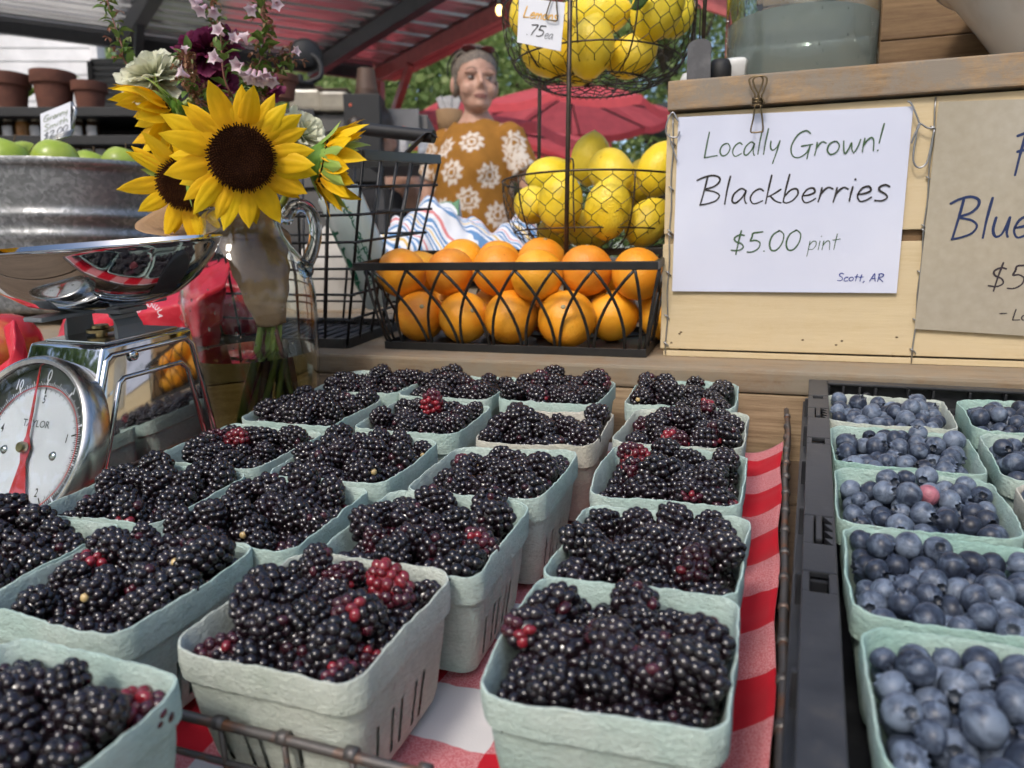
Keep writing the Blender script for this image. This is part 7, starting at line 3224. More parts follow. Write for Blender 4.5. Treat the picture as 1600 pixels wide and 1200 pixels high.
def body_mesh(head_yaw=0.0, arms=None, head=True, fem=True, tilt=0.0, slim=1.0):
    """standing figure, 1.66 m, origin between the feet, facing -Y; one continuous surface"""
    mb = MB()
    # legs
    for s_ in (-1, 1):
        mb.tube([(s_ * .09, 0, .07), (s_ * .09, -.005, .28), (s_ * .095, -.01, .47), (s_ * .10, 0, .72), (s_ * .095, .01, .86)], [.042, .055, .058, .082, .095], 16)
        mb.ell((s_ * .09, -.06, .045), (.045, .12, .045))
    # trunk
    ring_loft(mb, [(0, .01, .78, .150, .115), (0, .012, .88, .185, .130), (0, .008, .97, .175, .125), (0, .0, 1.06, .165, .118), (0, -.005, 1.16, .170, .122), (0, -.008, 1.25, .178, .122), (0, .0, 1.33, .178, .105), (0, .008, 1.385, .150, .082), (0, .012, 1.42, .095, .065), (0, .012, 1.45, .06, .058)])
    if fem:
        for s_ in (-1, 1):
            mb.ell((s_ * .082, -.085, 1.235), (.078, .066, .075))
    # neck
    mb.tube([(0, .012, 1.38), (0, .005, 1.46), (0, -.002, 1.52)], [.066, .056, .056], 18)
    # arms
    for s_ in (-1, 1):
        P = (arms or {}).get(s_) or [(s_ * .175, .01, 1.365), (s_ * .215, .02, 1.22), (s_ * .235, .03, 1.09), (s_ * .235, -.04, .95), (s_ * .225, -.10, .84)]
        mb.ell((s_ * .168, .008, 1.36), (.062, .062, .058))
        mb.tube(P, [.055, .050, .040, .036, .026], 14)
        h = Vector(P[-1])
        d = (h - Vector(P[-2])).normalized()
        # hand with five fingers
        mb.ell(h + d * .045, (.024, .036, .046))
        for f in range(4):
            o_ = Vector((0, -.026 + .0175 * f, 0))
            L_ = (.062, .072, .068, .052)[f]
            b = h + d * .078 + o_
            mb.tube([b - d * .02, b + d * L_ * .5, b + d * L_ + Vector((-s_ * .016, 0, 0))], [.0095, .0088, .0075], 8)
        b = h + d * .025 + Vector((0, -.034, 0))
        mb.tube([b, b + d * .028 + Vector((0, -.022, 0)), b + d * .055 + Vector((0, -.028, 0))], [.011, .010, .008], 8)
    if slim != 1.0:
        mb.v = [(v[0] * slim, v[1] * (slim + .04), lift(v[2], v[0])) for v in mb.v]
    # head
    if head:
        hm = MB()
        c = (0, -.012, 1.595)
        hm.ell((0, .008, 1.622), (.074, .093, .090), 28, 18)
        hm.ell((0, -.030, 1.560), (.058, .062, .075), 24, 16)      # face
        hm.ell((0, -.050, 1.518), (.040, .040, .030))             # jaw and chin
        hm.ell((0, -.078, 1.509), (.018, .016, .014))
        for s_ in (-1, 1):
            hm.ell((s_ * .036, -.060, 1.560), (.026, .028, .028))   # cheeks
            hm.ell((s_ * .032, -.078, 1.612), (.026, .014, .0085))   # brow ridge
            hm.ell((s_ * .077, .012, 1.585), (.010, .020, .030))    # ear
            hm.ell((s_ * .011, -.092, 1.563), (.007, .008, .006))   # nostril
        hm.tube([(0, -.084, 1.612), (0, -.096, 1.588), (0, -.106, 1.567)], [.0075, .0090, .0105], 10)   # nose
        hm.ell((0, -.086, 1.541), (.022, .009, .0065))
        hm.ell((0, -.085, 1.531), (.020, .009, .0065))
        hm.v = [tuple(rotz(hs_(v), head_yaw, (0, 0))) for v in hm.v]
        mb.add(hm.v, hm.f)
    return mb


def person(name, loc, yaw, label, head_yaw, skin, hair, arms=None, slim=1.0):
    t = empty(name, loc, label, 'person')
    t.rotation_euler = (0, 0, yaw)
    me = remeshed(body_mesh(head_yaw, arms, slim=slim), 'body', .0062, 3, .5)
    me.materials.append(M[skin])
    link(me, 'body', t)

    def hp(mb, nm, mat, parent=t):
        mb.v = [tuple(rotz(hs_(v), head_yaw, (0, 0))) for v in mb.v]
        o = mb.build(nm, M[mat], parent, local=True)
        return o
    for s_ in (-1, 1):
        e = hp(MB().ell((s_ * .0315, -.0790, 1.594), (.0125, .0092, .0044), 16, 10), 'eye', 'eye_white')
        hp(MB().ell((s_ * .0315 + .003, -.0870, 1.594), (.0050, .0030, .0042), 12, 8), 'iris', 'iris', e)
        hp(MB().tube(spline([(s_ * .016, -.0880, 1.603), (s_ * .032, -.0895, 1.6065), (s_ * .047, -.080, 1.600)], 5), .0013, 6), 'eyelid', 'brow')
        hp(MB().tube(spline([(s_ * .014, -.0935, 1.618), (s_ * .032, -.0930, 1.624), (s_ * .052, -.080, 1.616)], 5), [.0021] * 5 + [.0019] * 5 + [.001], 6), 'eyebrow', 'brow')
    hp(MB().tube(spline([(-.023, -.0865, 1.536), (-.008, -.0945, 1.5385), (0, -.0945, 1.5375), (.008, -.0945, 1.5385), (.023, -.0865, 1.536)], 4), .0022, 7), 'lips', 'lip')
    hp(MB().tube(spline([(-.018, -.0865, 1.5320), (0, -.0935, 1.5300), (.018, -.0865, 1.5320)], 4), .0026, 7), 'lips', 'lip')
    return t


# ---- the woman in the mustard shirt
wp = at(742, 75, 2.95)
wh_ = 1.705
wpos = Vector((wp.x, wp.y, wp.z - wh_ - .005))
toc = math.atan2(-wp.x, wp.y) * -1     # direction from the camera
face_cam = math.atan2(wp.x, -wp.y)     # rotation that turns -Y towards the camera
base_yaw = math.atan2(-wpos.x, wpos.y)
BY = base_yaw + R(-30)
arms_w = {1: [(.190, .012, 1.365), (.258, .018, 1.235), (.312, .022, 1.085), (.275, -.09, .965), (.215, -.19, .90)],
          -1: [(-.190, .012, 1.365), (-.258, .018, 1.235), (-.312, .010, 1.085), (-.24, -.11, .99), (-.14, -.20, .94)]}
woman = person('person', wpos, BY, 'woman in a mustard shirt with white flower print, looking aside behind the stall', R(42), 'skin', 'hair_grey', arms_w, .79)

# shirt: loose shell over trunk and upper arms, print as dye in the cloth
sm_ = MB()
ring_loft(sm_, [(0, .005, .80, .215, .165), (0, .008, .90, .212, .160), (0, .005, 1.0, .205, .155), (0, -.005, 1.10, .200, .156), (0, -.015, 1.20, .200, .158), (0, -.010, 1.28, .198, .145), (0, .002, 1.34, .192, .118), (0, .008, 1.385, .165, .092), (0, .010, 1.412, .118, .076)], 32)
for s_ in (-1, 1):
    sm_.ell((s_ * .080, -.095, 1.225), (.085, .070, .085))
    sm_.ell((s_ * .185, .008, 1.352), (.066, .064, .058))
    P = arms_w[s_][:3]
    sm_.tube([P[0], Vector(P[0]).lerp(Vector(P[1]), .6), Vector(P[1]).lerp(Vector(P[2]), .10)], [.064, .068, .073], 18)
sm_.v = [(v[0] * .80, v[1] * .96, lift(v[2], v[0]) + .008) for v in sm_.v]
me = remeshed(sm_, 'shirt', .0068, 5, .55)
bm = bmesh.new()
bm.from_mesh(me)
kill = []
for v in bm.verts:
    x, y, z = v.co
    # neck opening (scoop) and hem
    if math.hypot(x / .072, (y + .010) / .074) < 1 and z > 1.418 + .25 * (y + .015) * (1 if y < 0 else .3):
        kill.append(v)
bmesh.ops.delete(bm, geom=kill, context='VERTS')
bm.to_mesh(me)
bm.free()
Vn = np.array([v.co[:] for v in me.vertices])
Nn = np.array([v.normal[:] for v in me.vertices])
displace(me, lambda p: .006 * nz((p[0] * 9, p[1] * 9, p[2] * 2.5), 1, 3) + .003 * nz((p[0] * 22, p[1] * 22, p[2] * 8), 1, 6))
base_c = np.array([.31, .138, .024])
white_c = np.array([.66, .58, .50])
colr = np.tile(base_c, (len(Vn), 1))
# flowers sit on the cloth surface: centre (direction angle round the body, height)
fl_ = []
for (ang, z) in ((-118, 1.335), (-66, 1.345), (-94, 1.225), (-140, 1.205), (-42, 1.205), (-70, 1.115), (-112, 1.085), (-155, 1.05), (-30, 1.06), (-88, .985), (-50, .965), (-132, .955), (-15, 1.30), (-100, .87), (-60, .86), (-20, .93), (10, 1.18), (170, 1.25), (30, 1.0), (60, 1.2), (100, 1.1), (140, 1.0)):
    a = R(ang)
    d = np.array([math.cos(a), math.sin(a)])
    sel = np.where(np.abs(Vn[:, 2] - z) < .012)[0]
    sc_ = Vn[sel][:, :2] @ d - 3 * np.abs(Vn[sel][:, :2] @ np.array([-d[1], d[0]]))
    fl_.append(Vn[sel[np.argmax(sc_)]])
for s_ in (-1, 1):
    P1, P2 = np.array(arms_w[s_][1]), np.array(arms_w[s_][0])
    for (f, oy) in ((.72, -.06), (.08, -.065), (.35, .06)):
        c = (P1 + (P2 - P1) * f) * np.array([.80, 1, 1]) + np.array([s_ * .03, oy, .01])
        fl_.append(Vn[np.argmin(((Vn - c) ** 2).sum(1))])
for q, c in enumerate(fl_):
    i0 = np.argmin(((Vn - c) ** 2).sum(1))
    n_ = Nn[i0]
    t1 = np.cross(n_, [0, 0, 1.0])
    t1 /= np.linalg.norm(t1) + 1e-9
    t2 = np.cross(n_, t1)
    d = Vn - c
    dist = np.sqrt((d ** 2).sum(1))
    sel = np.where((dist < .075) & (Nn @ n_ > .2))[0]
    u, v = d[sel] @ t1, d[sel] @ t2
    rr_ = np.hypot(u, v)
    th = np.arctan2(v, u)
    RR = .050
    pet = np.abs(np.sin(th * 4.5 + q))
    rag = RR * (.86 + .14 * np.sin(th * 9 + q) + .05 * np.sin(th * 23 + 2 * q))
    m1 = (rr_ < rag) & (rr_ > RR * (.50 + .06 * np.sin(th * 7))) & (pet > .16)
    m2 = (rr_ < RR * .38) & (rr_ > RR * .20)
    colr[sel[m1 | m2]] = white_c
a_ = me.color_attributes.new('tint', 'FLOAT_COLOR', 'POINT')
a_.data.foreach_set('color', np.column_stack([colr, np.ones(len(colr))]).astype(np.float32).ravel())
me.materials.append(M['printed_cloth'])
me.polygons.foreach_set('use_smooth', [True] * len(me.polygons))
so = link(me, 'shirt', woman)
so.modifiers.new('t', 'SOLIDIFY').thickness = .003
# trousers
tm_ = MB()
for s_ in (-1, 1):
    tm_.tube([(s_ * .09, 0, .06), (s_ * .095, -.005, .45), (s_ * .10, 0, .75), (s_ * .08, .01, .90)], [.075, .085, .105, .12], 18)
ring_loft(tm_, [(0, .012, .80, .185, .15), (0, .012, .92, .20, .146), (0, .008, .98, .19, .138)], 24)
me = remeshed(tm_, 'trousers', .012, 4)
me.materials.append(M['black_cloth'])
link(me, 'trousers', woman)
# hair pulled back
hm = MB()
hm.ell((0, .016, 1.634), (.080, .098, .088), 28, 18)
hm.ell((0, .085, 1.585), (.045, .045, .050))
for s_ in (-1, 1):
    hm.ell((s_ * .066, .020, 1.590), (.016, .040, .045))
hm.v = [tuple(rotz(hs_(v), R(42), (0, 0))) for v in hm.v]
me = remeshed(hm, 'hair', .006, 3)
bm = bmesh.new()
bm.from_mesh(me)
kill = []
for v in bm.verts:
    p = rotz(v.co, R(-42), (0, 0))
    p = Vector((p.x / 1.10, p.y / 1.10, 1.712 + (p.z - 1.712) / 1.12))
    # hair line: keep what is above and behind the forehead
    if p.y < -.018 and p.z < 1.655 - .30 * abs(p.x) - max(0, (p.y + .05)) * 1.3:
        kill.append(v)
bmesh.ops.delete(bm, geom=kill, context='VERTS')
bm.to_mesh(me)
bm.free()
me.polygons.foreach_set('use_smooth', [True] * len(me.polygons))
me.materials.append(M['hair_grey'])
link(me, 'hair', woman)

# strands combed back over the head
stm = MB()
rh = random.Random(5)
for k in range(150):
    a0 = rh.uniform(-1.25, 1.25)
    x0 = math.sin(a0) * .074
    z0 = 1.652 + .045 * math.cos(a0) + rh.uniform(-.004, .006)
    y0 = -.062 + .045 * abs(math.sin(a0)) + rh.uniform(-.006, .006)
    pts = []
    for j in range(7):
        f = j / 6
        x = x0 * (1 - f) + .012 * math.sin(a0) * f
        y = y0 + (.112 - y0) * f
        zt = z0 * (1 - f) + 1.60 * f
        # lie on the cap
        q = Vector((x / .082, (y - .016) / .100, (zt - 1.634) / .090))
        q = q.normalized() * (1.005 + .012 * rh.random())
        pts.append(Vector((q.x * .082, q.y * .100 + .016, q.z * .090 + 1.634)))
    stm.tube([rotz(hs_(p), R(42), (0, 0)) for p in pts], [.0016] * 6 + [.0008], 5)
sto = stm.build('hair_strands', M['hair_grey'], woman, local=True)
sto['kind'] = 'stuff'

# sunglasses pushed up on her hair: a thing of its own
sg = empty('sunglasses', wpos, 'dark red sunglasses pushed up on the hair of the woman', 'sunglasses')
sg.rotation_euler = (0, 0, BY)


def sgp(mb, nm, mat, parent=sg):
    mb.v = [tuple(rotz(hs_(v), R(42), (0, 0))) for v in mb.v]
    return mb.build(nm, M[mat], parent, local=True)


for s_ in (-1, 1):
    sgp(MB().ell((s_ * .034, -.056, 1.692), (.026, .015, .005), 18, 10, Matrix.Rotation(R(-40), 3, 'X')), 'lens', 'red_glass')
    sgp(MB().tube(spline([(s_ * .060, -.052, 1.688), (s_ * .080, -.01, 1.680), (s_ * .088, .04, 1.660), (s_ * .086, .06, 1.625)], 5), .0032, 7), 'temple_arm', 'black_matte')
sgp(MB().tube([(-.010, -.062, 1.695), (.010, -.062, 1.695)], .003, 7), 'bridge', 'black_matte')

# ---- second vendor, turned away, in black tank top
p2_ = at(585, 183, 3.6)
pos2 = Vector((p2_.x, p2_.y, p2_.z - 1.66))
Y2 = math.atan2(-pos2.x, pos2.y) + R(150)
arms_2 = {1: [(.175, .01, 1.365), (.215, .0, 1.22), (.235, -.02, 1.09), (.22, -.14, 1.02), (.18, -.24, 1.0)], -1: [(-.175, .01, 1.365), (-.215, .0, 1.22), (-.235, -.02, 1.09), (-.22, -.14, 1.02), (-.18, -.24, 1.0)]}
man = person('person', pos2, Y2, 'person in a black tank top turned away, seen through the wire basket', R(-15), 'skin_dark', 'hair_dark', arms_2)
tk = MB()
ring_loft(tk, [(0, .01, .82, .185, .145), (0, .012, .92, .198, .142), (0, .0, 1.06, .182, .132), (0, -.008, 1.2, .188, .136), (0, -.004, 1.28, .185, .128), (0, .004, 1.34, .155, .105), (0, .008, 1.375, .120, .088)], 28)
for s_ in (-1, 1):
    tk.ell((s_ * .08, -.09, 1.235), (.083, .068, .08))
    tk.tube([(s_ * .105, -.05, 1.33), (s_ * .10, .0, 1.415), (s_ * .10, .06, 1.36)], .022, 10)
me = remeshed(tk, 'tank_top', .008, 4)
me.materials.append(M['black_cloth'])
link(me, 'tank_top', man)
tm_ = MB()
for s_ in (-1, 1):
    tm_.tube([(s_ * .09, 0, .06), (s_ * .095, -.005, .45), (s_ * .10, 0, .75), (s_ * .08, .01, .90)], [.07, .08, .10, .115], 18)
ring_loft(tm_, [(0, .012, .80, .185, .15), (0, .012, .90, .195, .14)], 24)
me = remeshed(tm_, 'trousers', .014, 4)
me.materials.append(M['black_cloth'])
link(me, 'trousers', man)
hm = MB()
hm.ell((0, .020, 1.640), (.084, .100, .090), 28, 18)
hm.ell((0, .055, 1.57), (.072, .062, .085))
hm.ell((0, .105, 1.615), (.045, .045, .045))
hm.v = [tuple(rotz(hs_(v), R(-15), (0, 0))) for v in hm.v]
me = remeshed(hm, 'hair', .008, 3)
me.materials.append(M['hair_dark'])
link(me, 'hair', man)
# ------------------------------------------------------------------ cloths behind the oranges
def cloth_heap(name, x0, x1, d, ridge, base_y, mat, label, depth=.30, fold=1.0, uvdir=0.5, seed=0, stripe=None):
    """heap of cloth on the counter: ridge line (pixel y as function of 0..1) falls to the front and the back"""
    nu, nv = 90, 46
    V, UV = [], []
    for j in range(nv + 1):
        v = j / nv
        for i in range(nu + 1):
            u = i / nu
            x = x0 + (x1 - x0) * u
            top = at(x, ridge(u), d)
            bot = at(x, base_y, d)
            h = (top.z - bot.z)
            s_ = math.sin(PI * v) ** .75
            yoff = (v - .5) * depth
            p = Vector((bot.x, bot.y, bot.z)) + CF * yoff
            f = .022 * fold * (nz((u * 7, v * 4, seed), 1, seed) + .5 * nz((u * 17 + v * 6, v * 7, seed), 1, seed + 2))
            p.z += h * s_ + f * (.3 + s_)
            p += CF * (.012 * fold * nz((u * 12, v * 9, 3), 1, seed + 4))
            V.append(p)
            ang = uvdir + .7 * nz((u * 3, v * 2, 1), 1, seed + 7)
            UV.append((u * abs(x1 - x0) / 1200 * d * math.cos(uvdir) + v * depth * 1.3 * math.sin(uvdir) + .05 * nz((u * 4, v * 4, 2), 1, seed + 5), v))
    F = [(j * (nu + 1) + i, j * (nu + 1) + i + 1, (j + 1) * (nu + 1) + i + 1, (j + 1) * (nu + 1) + i) for j in range(nv) for i in range(nu)]
    o = MB().add(V, F).build(name, M[mat])
    uvl = o.data.uv_layers.new(name='UVMap')
    li = np.zeros(len(o.data.loops), int)
    o.data.loops.foreach_get('vertex_index', li)
    uvl.data.foreach_set('uv', np.array(UV, dtype=np.float32)[li].ravel())
    o.modifiers.new('t', 'SOLIDIFY').thickness = .002
    return tag(o, label, 'cloth')


cloth_heap('striped_cloth', 612, 870, 1.86, lambda u: float(np.interp(u, [0, .12, .28, .45, .6, .78, 1.0], [350, 332, 316, 344, 358, 346, 366])), 402, 'cloth_striped', 'crumpled white cloth with blue, yellow and pink stripes behind the oranges', .34, 1.1, .75, 3)
cloth_heap('green_cloth', 490, 720, 1.98, lambda u: float(np.interp(u, [0, .3, .55, .8, 1.0], [400, 385, 352, 322, 318])), 480, 'cloth_green', 'white cloth with broad green stripes beside the wire basket', .30, .7, .3, 8)
# back counter the cloths lie on
ct = empty('back_counter', CG(-.6, 2.0, GROUND), 'grey counter behind the ledge under the cloths', 'counter')
c0 = CG(-.35, 2.02, .0)
rotc = Matrix((CR, CF, Vector((0, 0, 1)))).transposed()
MB().bbox(CG(-.35, 1.99, .028), (1.5, .46, .03), .003, rotc).build('counter_top', M['counter_grey'], ct, smooth=False)
MB().bbox(CG(-.35, 2.02, (.01 + GROUND) / 2), (1.44, .36, .01 - GROUND), .003, rotc).build('counter_body', M['charcoal'], ct, smooth=False)
# pale canvas sack seen through the wire basket
mb = MB()
for (x, y, d, r_) in ((530, 440, 1.55, (.075, .05, .12)), (575, 455, 1.58, (.06, .05, .10)), (500, 450, 1.58, (.06, .05, .10))):
    mb.ell(at(x, y, d), r_, 20, 14)
me = remeshed(mb, 'canvas_sack', .008, 3)
displace(me, lambda p: .008 * nz(p, 18, 4) + .004 * abs(nz(p, 40, 9)))
me.materials.append(M['canvas'])
o = link(me, 'canvas_sack')
tag(o, 'pale canvas sack standing behind the empty wire basket', 'sack')

# ------------------------------------------------------------------ shelf unit with pots and jars, far left
su = empty('dark_shelf_unit', at(160, 260, 3.15), 'dark shelf unit behind the apple tub, carrying pots and jars', 'shelf')
rots = rotc
for (y, nm) in ((180, 'shelf_plank'), (222, 'shelf_plank'), (258, 'shelf_plank'), (310, 'shelf_plank')):
    c = at(150, y, 3.15)
    MB().bbox(c - Vector((0, 0, .02)), (1.25, .34, .035), .003, rots).build(nm, M['black_matte'], su, smooth=False)
for x in (-80, 385):
    c = at(x, 250, 3.15)
    MB().bbox(Vector((c.x, c.y, (at(0, 180, 3.15).z + GROUND) / 2)), (.03, .34, at(0, 180, 3.15).z - GROUND), .003, rots).build('side_panel', M['black_matte'], su, smooth=False)
MB().bbox(at(150, 250, 3.15) + CF * .16 + Vector((0, 0, -.25)), (1.22, .015, .86), .002, rots).build('back_panel', M['black_matte'], su, smooth=False)


def pot(x, ytop, d, w, h, label, name='flower_pot'):
    t = at(x, ytop, d)
    z0 = t.z - h
    p = Vector((t.x, t.y, z0))
    o = empty(name, p, label, 'flower pot', 'terracotta pots on the dark shelf')
    r1 = w / 2
    MB().lathe([(0, 0), (r1 * .70, 0), (r1 * .86, h * .72), (r1 * .84, h * .72), (r1 * .66, .008), (0, .008)], 32, p).build('pot_wall', M['terracotta'], o, sharp=50)
    MB().lathe([(r1 * .86, h * .70), (r1 * .97, h * .70), (r1, h * .73), (r1, h), (r1 * .93, h), (r1 * .90, h * .72)], 32, p).build('pot_rim', M['terracotta'], o, sharp=50)
    return o


zs = at(0, 180, 3.15).z - .002
for (x, yt, w, lb) in ((12, 117, .165, 'terracotta pot at the left picture edge on the dark shelf'), (82, 114, .17, 'middle terracotta pot with a leaf behind it on the dark shelf'), (139, 130, .135, 'right terracotta pot on the dark shelf')):
    pot(x, yt, 3.12, w, at(x, yt, 3.12).z - zs, lb)
pot(440, 118, 3.3, .14, .10, 'terracotta pot half hidden behind the flowering sprig')
# leafy plant behind the pots
pl2 = empty('potted_plant', at(90, 150, 3.24), 'blurry green plant with drooping leaves behind the pots', 'plant')
rl2 = random.Random(3)
for k in range(13):
    a = rl2.uniform(-1.3, 1.3)
    L_ = rl2.uniform(.10, .17)
    p0_ = at(92, 135, 3.25)
    d = CR * math.sin(a) + Vector((0, 0, math.cos(a) * .8)) + CF * rl2.uniform(-.3, .3)
    d.normalize()

    def lf(u, v, p0_=p0_, d=d, L_=L_):
        q = p0_ + d * L_ * v + Vector((0, 0, -.10 * v * v))
        w = .032 * math.sin(PI * (v * .95 + .03)) ** .8
        return q + CR.cross(d).normalized() * 0 + (d.cross(CF)).normalized() * (u - .5) * w
    o = MB().grid(lf, 4, 10).build('leaf', M['sepal_green'], pl2)
    o.modifiers.new('t', 'SOLIDIFY').thickness = .001
MB().tube([at(92, 178, 3.25), at(92, 135, 3.25)], .006, 7).build('stem', M['stem_green'], pl2)


def jar_(x, yb, d, h, r_, kind, label):
    b = at(x, yb, d)
    t = empty('preserve_jar', b, label, 'jar', 'jars on the dark shelf')
    MB().lathe([(0, 0), (r_ * .95, 0), (r_, .004), (r_, h * .72), (r_ * .8, h * .84), (0, h * .84)], 20, b).build('jar_body', M[kind], t, sharp=50)
    MB().lathe([(0, h * .84), (r_ * .86, h * .84), (r_ * .86, h), (0, h)], 20, b).build('lid', M['lid_metal'], t, sharp=50)
    lab = MB()
    V = []
    n = 10
    for k in range(n + 1):
        a = -PI / 2 - .9 + 1.8 * k / n + R(15)
        V += [(b.x + math.cos(a) * (r_ + .0008), b.y + math.sin(a) * (r_ + .0008), b.z + h * .15), (b.x + math.cos(a) * (r_ + .0008), b.y + math.sin(a) * (r_ + .0008), b.z + h * .62)]
    lab.add(V, [(2 * k, 2 * k + 2, 2 * k + 3, 2 * k + 1) for k in range(n)])
    lab.build('label', M['label_pale'] if kind != 'jar_amber' else M['jar_amber'], t)
    return t


jk = 0
ords = ['first', 'second', 'third', 'fourth', 'fifth', 'sixth', 'seventh', 'eighth', 'ninth', 'tenth', 'eleventh', 'twelfth']
for (yb, xs_, row) in ((220, (-5, 17, 38, 60, 125, 148), 'upper'), (256, (10, 30, 50, 122, 142, 162, 182, 204, 226), 'lower')):
    for i, x in enumerate(xs_):
        jar_(x, yb - .5, 3.08, .085, .026, 'jar_amber' if (row == 'upper' and i == 2) else 'jar_dark', f'dark preserve jar with pale label, {ords[i]} from the left on the {row} jar shelf')

# ------------------------------------------------------------------ clutter between bouquet and woman
bs = empty('dark_cabinet', at(520, 300, 3.9), 'dark grey cabinet behind the wire basket, boxes piled on top', 'cabinet')
c = at(545, 190, 3.9)
w_ = (700 - 430) / 1200 * 3.9
MB().bbox(Vector((c.x, c.y, (c.z + GROUND) / 2)) - CR * .02, (w_, .35, c.z - GROUND), .004, rotc).build('carcass', M['counter_grey'], bs, smooth=False)
MB().bbox(at(470, 215, 3.9) - CF * .19, (.24, .015, .20), .002, rotc).build('door_panel', M['charcoal'], bs, smooth=False)
MB().bbox(at(610, 215, 3.9) - CF * .19, (.34, .015, .20), .002, rotc).build('door_panel', M['louver_grey'], bs, smooth=False)
ztop = c.z
# clear clamshell boxes
for (x, y, w, h_, lb) in ((482, 150, .16, .12, 'clear plastic clamshell box with tan lid, left one on the cabinet'), (525, 155, .14, .11, 'clear plastic clamshell box right beside the black carton')):
    p = at(x, y, 3.75)
    p.z = ztop + h_ / 2 + .003
    t = empty('clamshell_box', p, lb, 'box', 'clamshell boxes on the cabinet')
    MB().bbox(p, (w, .14, h_ * .9), .02, rotc).build('tray', M['clamshell'], t, smooth=False)
    MB().bbox(p + Vector((0, 0, h_ * .47)), (w * 1.04, .15, .008), .003, rotc).build('lid', M['cup_brown'], t, smooth=False)
# black carton with stacked brown cups on it
p = at(570, 172, 3.55)
bt = at(570, 153, 3.55).z
bx = empty('black_carton', Vector((p.x, p.y, ztop - .15)), 'tall black carton standing between the clamshell boxes and the woman', 'carton')
MB().bbox(Vector((p.x, p.y, (bt + ztop - .35) / 2)), (.165, .16, bt - ztop + .35), .004, rotc).build('box', M['black_matte'], bx, smooth=False)
fr = Vector((p.x, p.y, bt - .05)) - CF * .0815 - CR * .05
MB().bbox(fr, (.012, .001, .014), .0003, rotc).build('red_mark', M['orange_red'], bx, smooth=False)
cp = Vector((at(573, 150, 3.55).x, at(573, 150, 3.55).y, bt))
cu = empty('cup_stack', cp, 'upside down stack of brown paper cups on the black carton', 'cups')
hc_ = at(573, 110, 3.55).z - bt
MB().lathe([(0, 0), (.058, 0), (.058, .008), (.055, .008), (.039, hc_), (.034, hc_), (0, hc_ - .004)], 28, cp).build('cup', M['cup_brown'], cu, sharp=50)
for k in range(1, 4):
    r_ = .058 - .019 * (k * .010) / hc_
    MB().tube([cp + Vector((math.cos(a) * (r_ - .001), math.sin(a) * (r_ - .001), .010 * k)) for a in np.linspace(0, 2 * PI, 28, endpoint=False)], .0022, 6, closed=True).build('cup_rim', M['cup_brown'], cu)
# black trestle lamp / fan at the top of the shelf
fa_ = empty('black_fan', at(470, 120, 3.4), 'black clip fan standing behind the flowering sprigs', 'fan')
MB().lathe([(0, 0), (.06, 0), (.06, .012), (.015, .02), (.012, .05), (0, .05)], 20, at(470, 135, 3.4)).build('base', M['black_matte'], fa_)
MB().tube(spline([at(470, 132, 3.4), at(500, 120, 3.4), at(498, 95, 3.4), at(480, 82, 3.4)], 6), .012, 10).build('neck', M['black_matte'], fa_)
m_ = MB().lathe([(0, -.02), (.05, -.02), (.07, .0), (.05, .02), (0, .02)], 24, (0, 0, 0), rot=rot_to(-CF + CR * .4))
m_.v = [tuple(at(478, 85, 3.4) + Vector(v)) for v in m_.v]
m_.build('head', M['black_matte'], fa_)
# things on the table right of the second vendor
tb = empty('back_table', at(640, 262, 3.3), 'dark table behind the wire basket with snack bags on it', 'table')
zt2 = at(640, 262, 3.3).z
MB().bbox(at(650, 264, 3.3), (.36, .36, .02), .003, rotc).build('table_top', M['charcoal'], tb, smooth=False)
for s_ in (-1, 1):
    q = at(650 + s_ * 55, 264, 3.3)
    MB().bbox(Vector((q.x, q.y, (zt2 + GROUND) / 2 - .01)), (.03, .03, zt2 - GROUND - .02), .002, rotc).build('leg', M['charcoal'], tb, smooth=False)


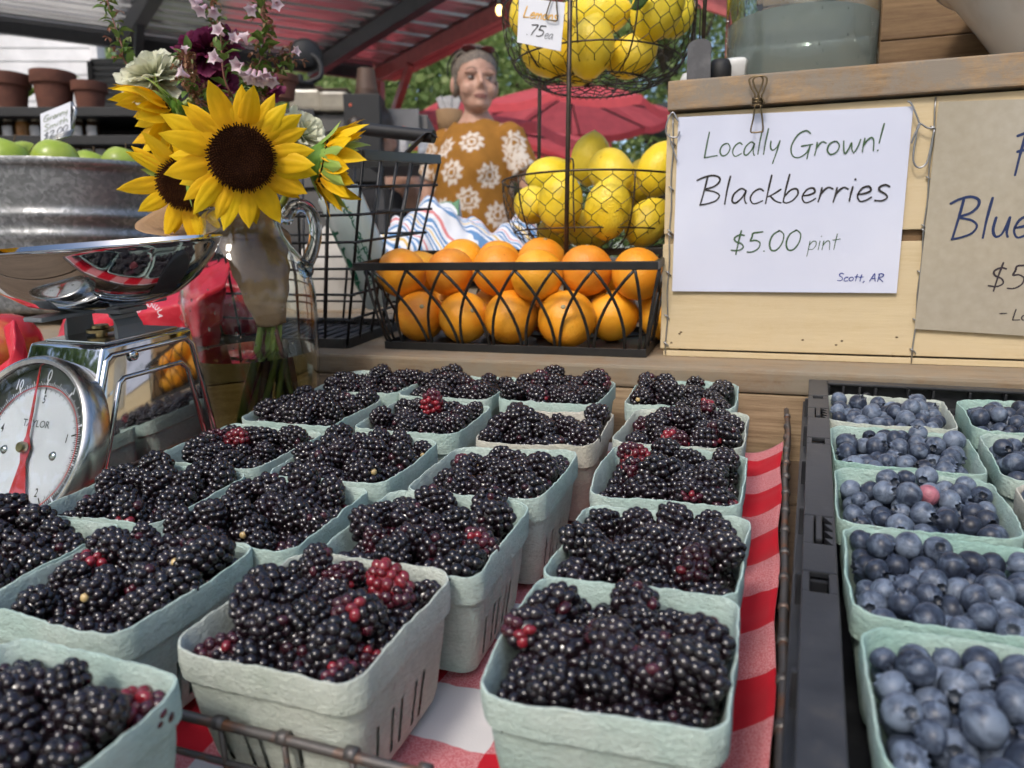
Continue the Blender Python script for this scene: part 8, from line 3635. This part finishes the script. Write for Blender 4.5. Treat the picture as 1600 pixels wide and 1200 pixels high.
def snack(x, y, d, w, h_, mat, label, band=None):
    p = at(x, y, d)
    t = empty('snack_bag', Vector((p.x, p.y, zt2 + .004)), label, 'bag', 'snack bags on the back table')

    def fn(u, v):
        b = math.sin(PI * min(1, max(0, v))) ** .6 * math.sin(PI * u) ** .5
        return Vector((p.x, p.y, zt2 + .012)) + CR * (u - .5) * w * (1 - .08 * math.sin(PI * v)) + Vector((0, 0, v * h_)) - CF * (.028 * b + .004 * nz((u * 9, v * 9, 0), 1, x))
    def fb(u, v):
        b = math.sin(PI * v) ** .6 * math.sin(PI * u) ** .5
        return Vector((p.x, p.y, zt2 + .012)) + CR * (.5 - u) * w * (1 - .08 * math.sin(PI * v)) + Vector((0, 0, v * h_)) + CF * (.028 * b)
    MB().grid(fn, 14, 18).build('front', M[mat], t)
    MB().grid(fb, 14, 18).build('back', M[mat], t)
    if band:
        def fs(u, v):
            q = fn(.08 + .84 * u, .66 + .24 * v)
            return q - CF * .0015
        MB().grid(fs, 10, 5).build('band', M[band], t)
    return t


snack(668, 240, 3.2, .085, .115, 'silver_bag', 'silver snack bag with a red band behind the basket handle', 'orange_red')
snack(648, 240, 3.3, .05, .085, 'apple_green', 'small yellow green packet left of the silver snack bag', 'orange_red')
for (x, lb) in ((632, 'clear bottle with red cap left of the snack packets'),):
    p = at(x, 260, 3.22)
    t = empty('drink_bottle', Vector((p.x, p.y, zt2 + .012)), lb, 'bottle')
    b = Vector((p.x, p.y, zt2 + .012))
    MB().lathe([(0, 0), (.018, 0), (.020, .004), (.020, .09), (.012, .115), (.009, .125), (0, .125)], 18, b).build('body', M['label_pale'], t)
    MB().lathe([(0, .126), (.010, .126), (.010, .142), (0, .142)], 14, b).build('cap', M['orange_red'], t, sharp=40)
p = at(702, 180, 3.7)
t = empty('basket_display', p, 'woven basket of pale packets just behind the shoulder of the woman', 'basket')
MB().lathe([(0, -.09), (.05, -.09), (.065, .02), (.060, .02), (.046, -.085), (0, -.085)], 20, p).build('weave', M['canopy_tan'], t)
for k in range(5):
    MB().bbox(p + Vector((.02 * (k - 2), .01 * (k % 2), .05)), (.03, .012, .08), .003, Matrix.Rotation(.2 * (k - 2), 3, 'Y')).build('packet', M['label_pale'], t, smooth=False)
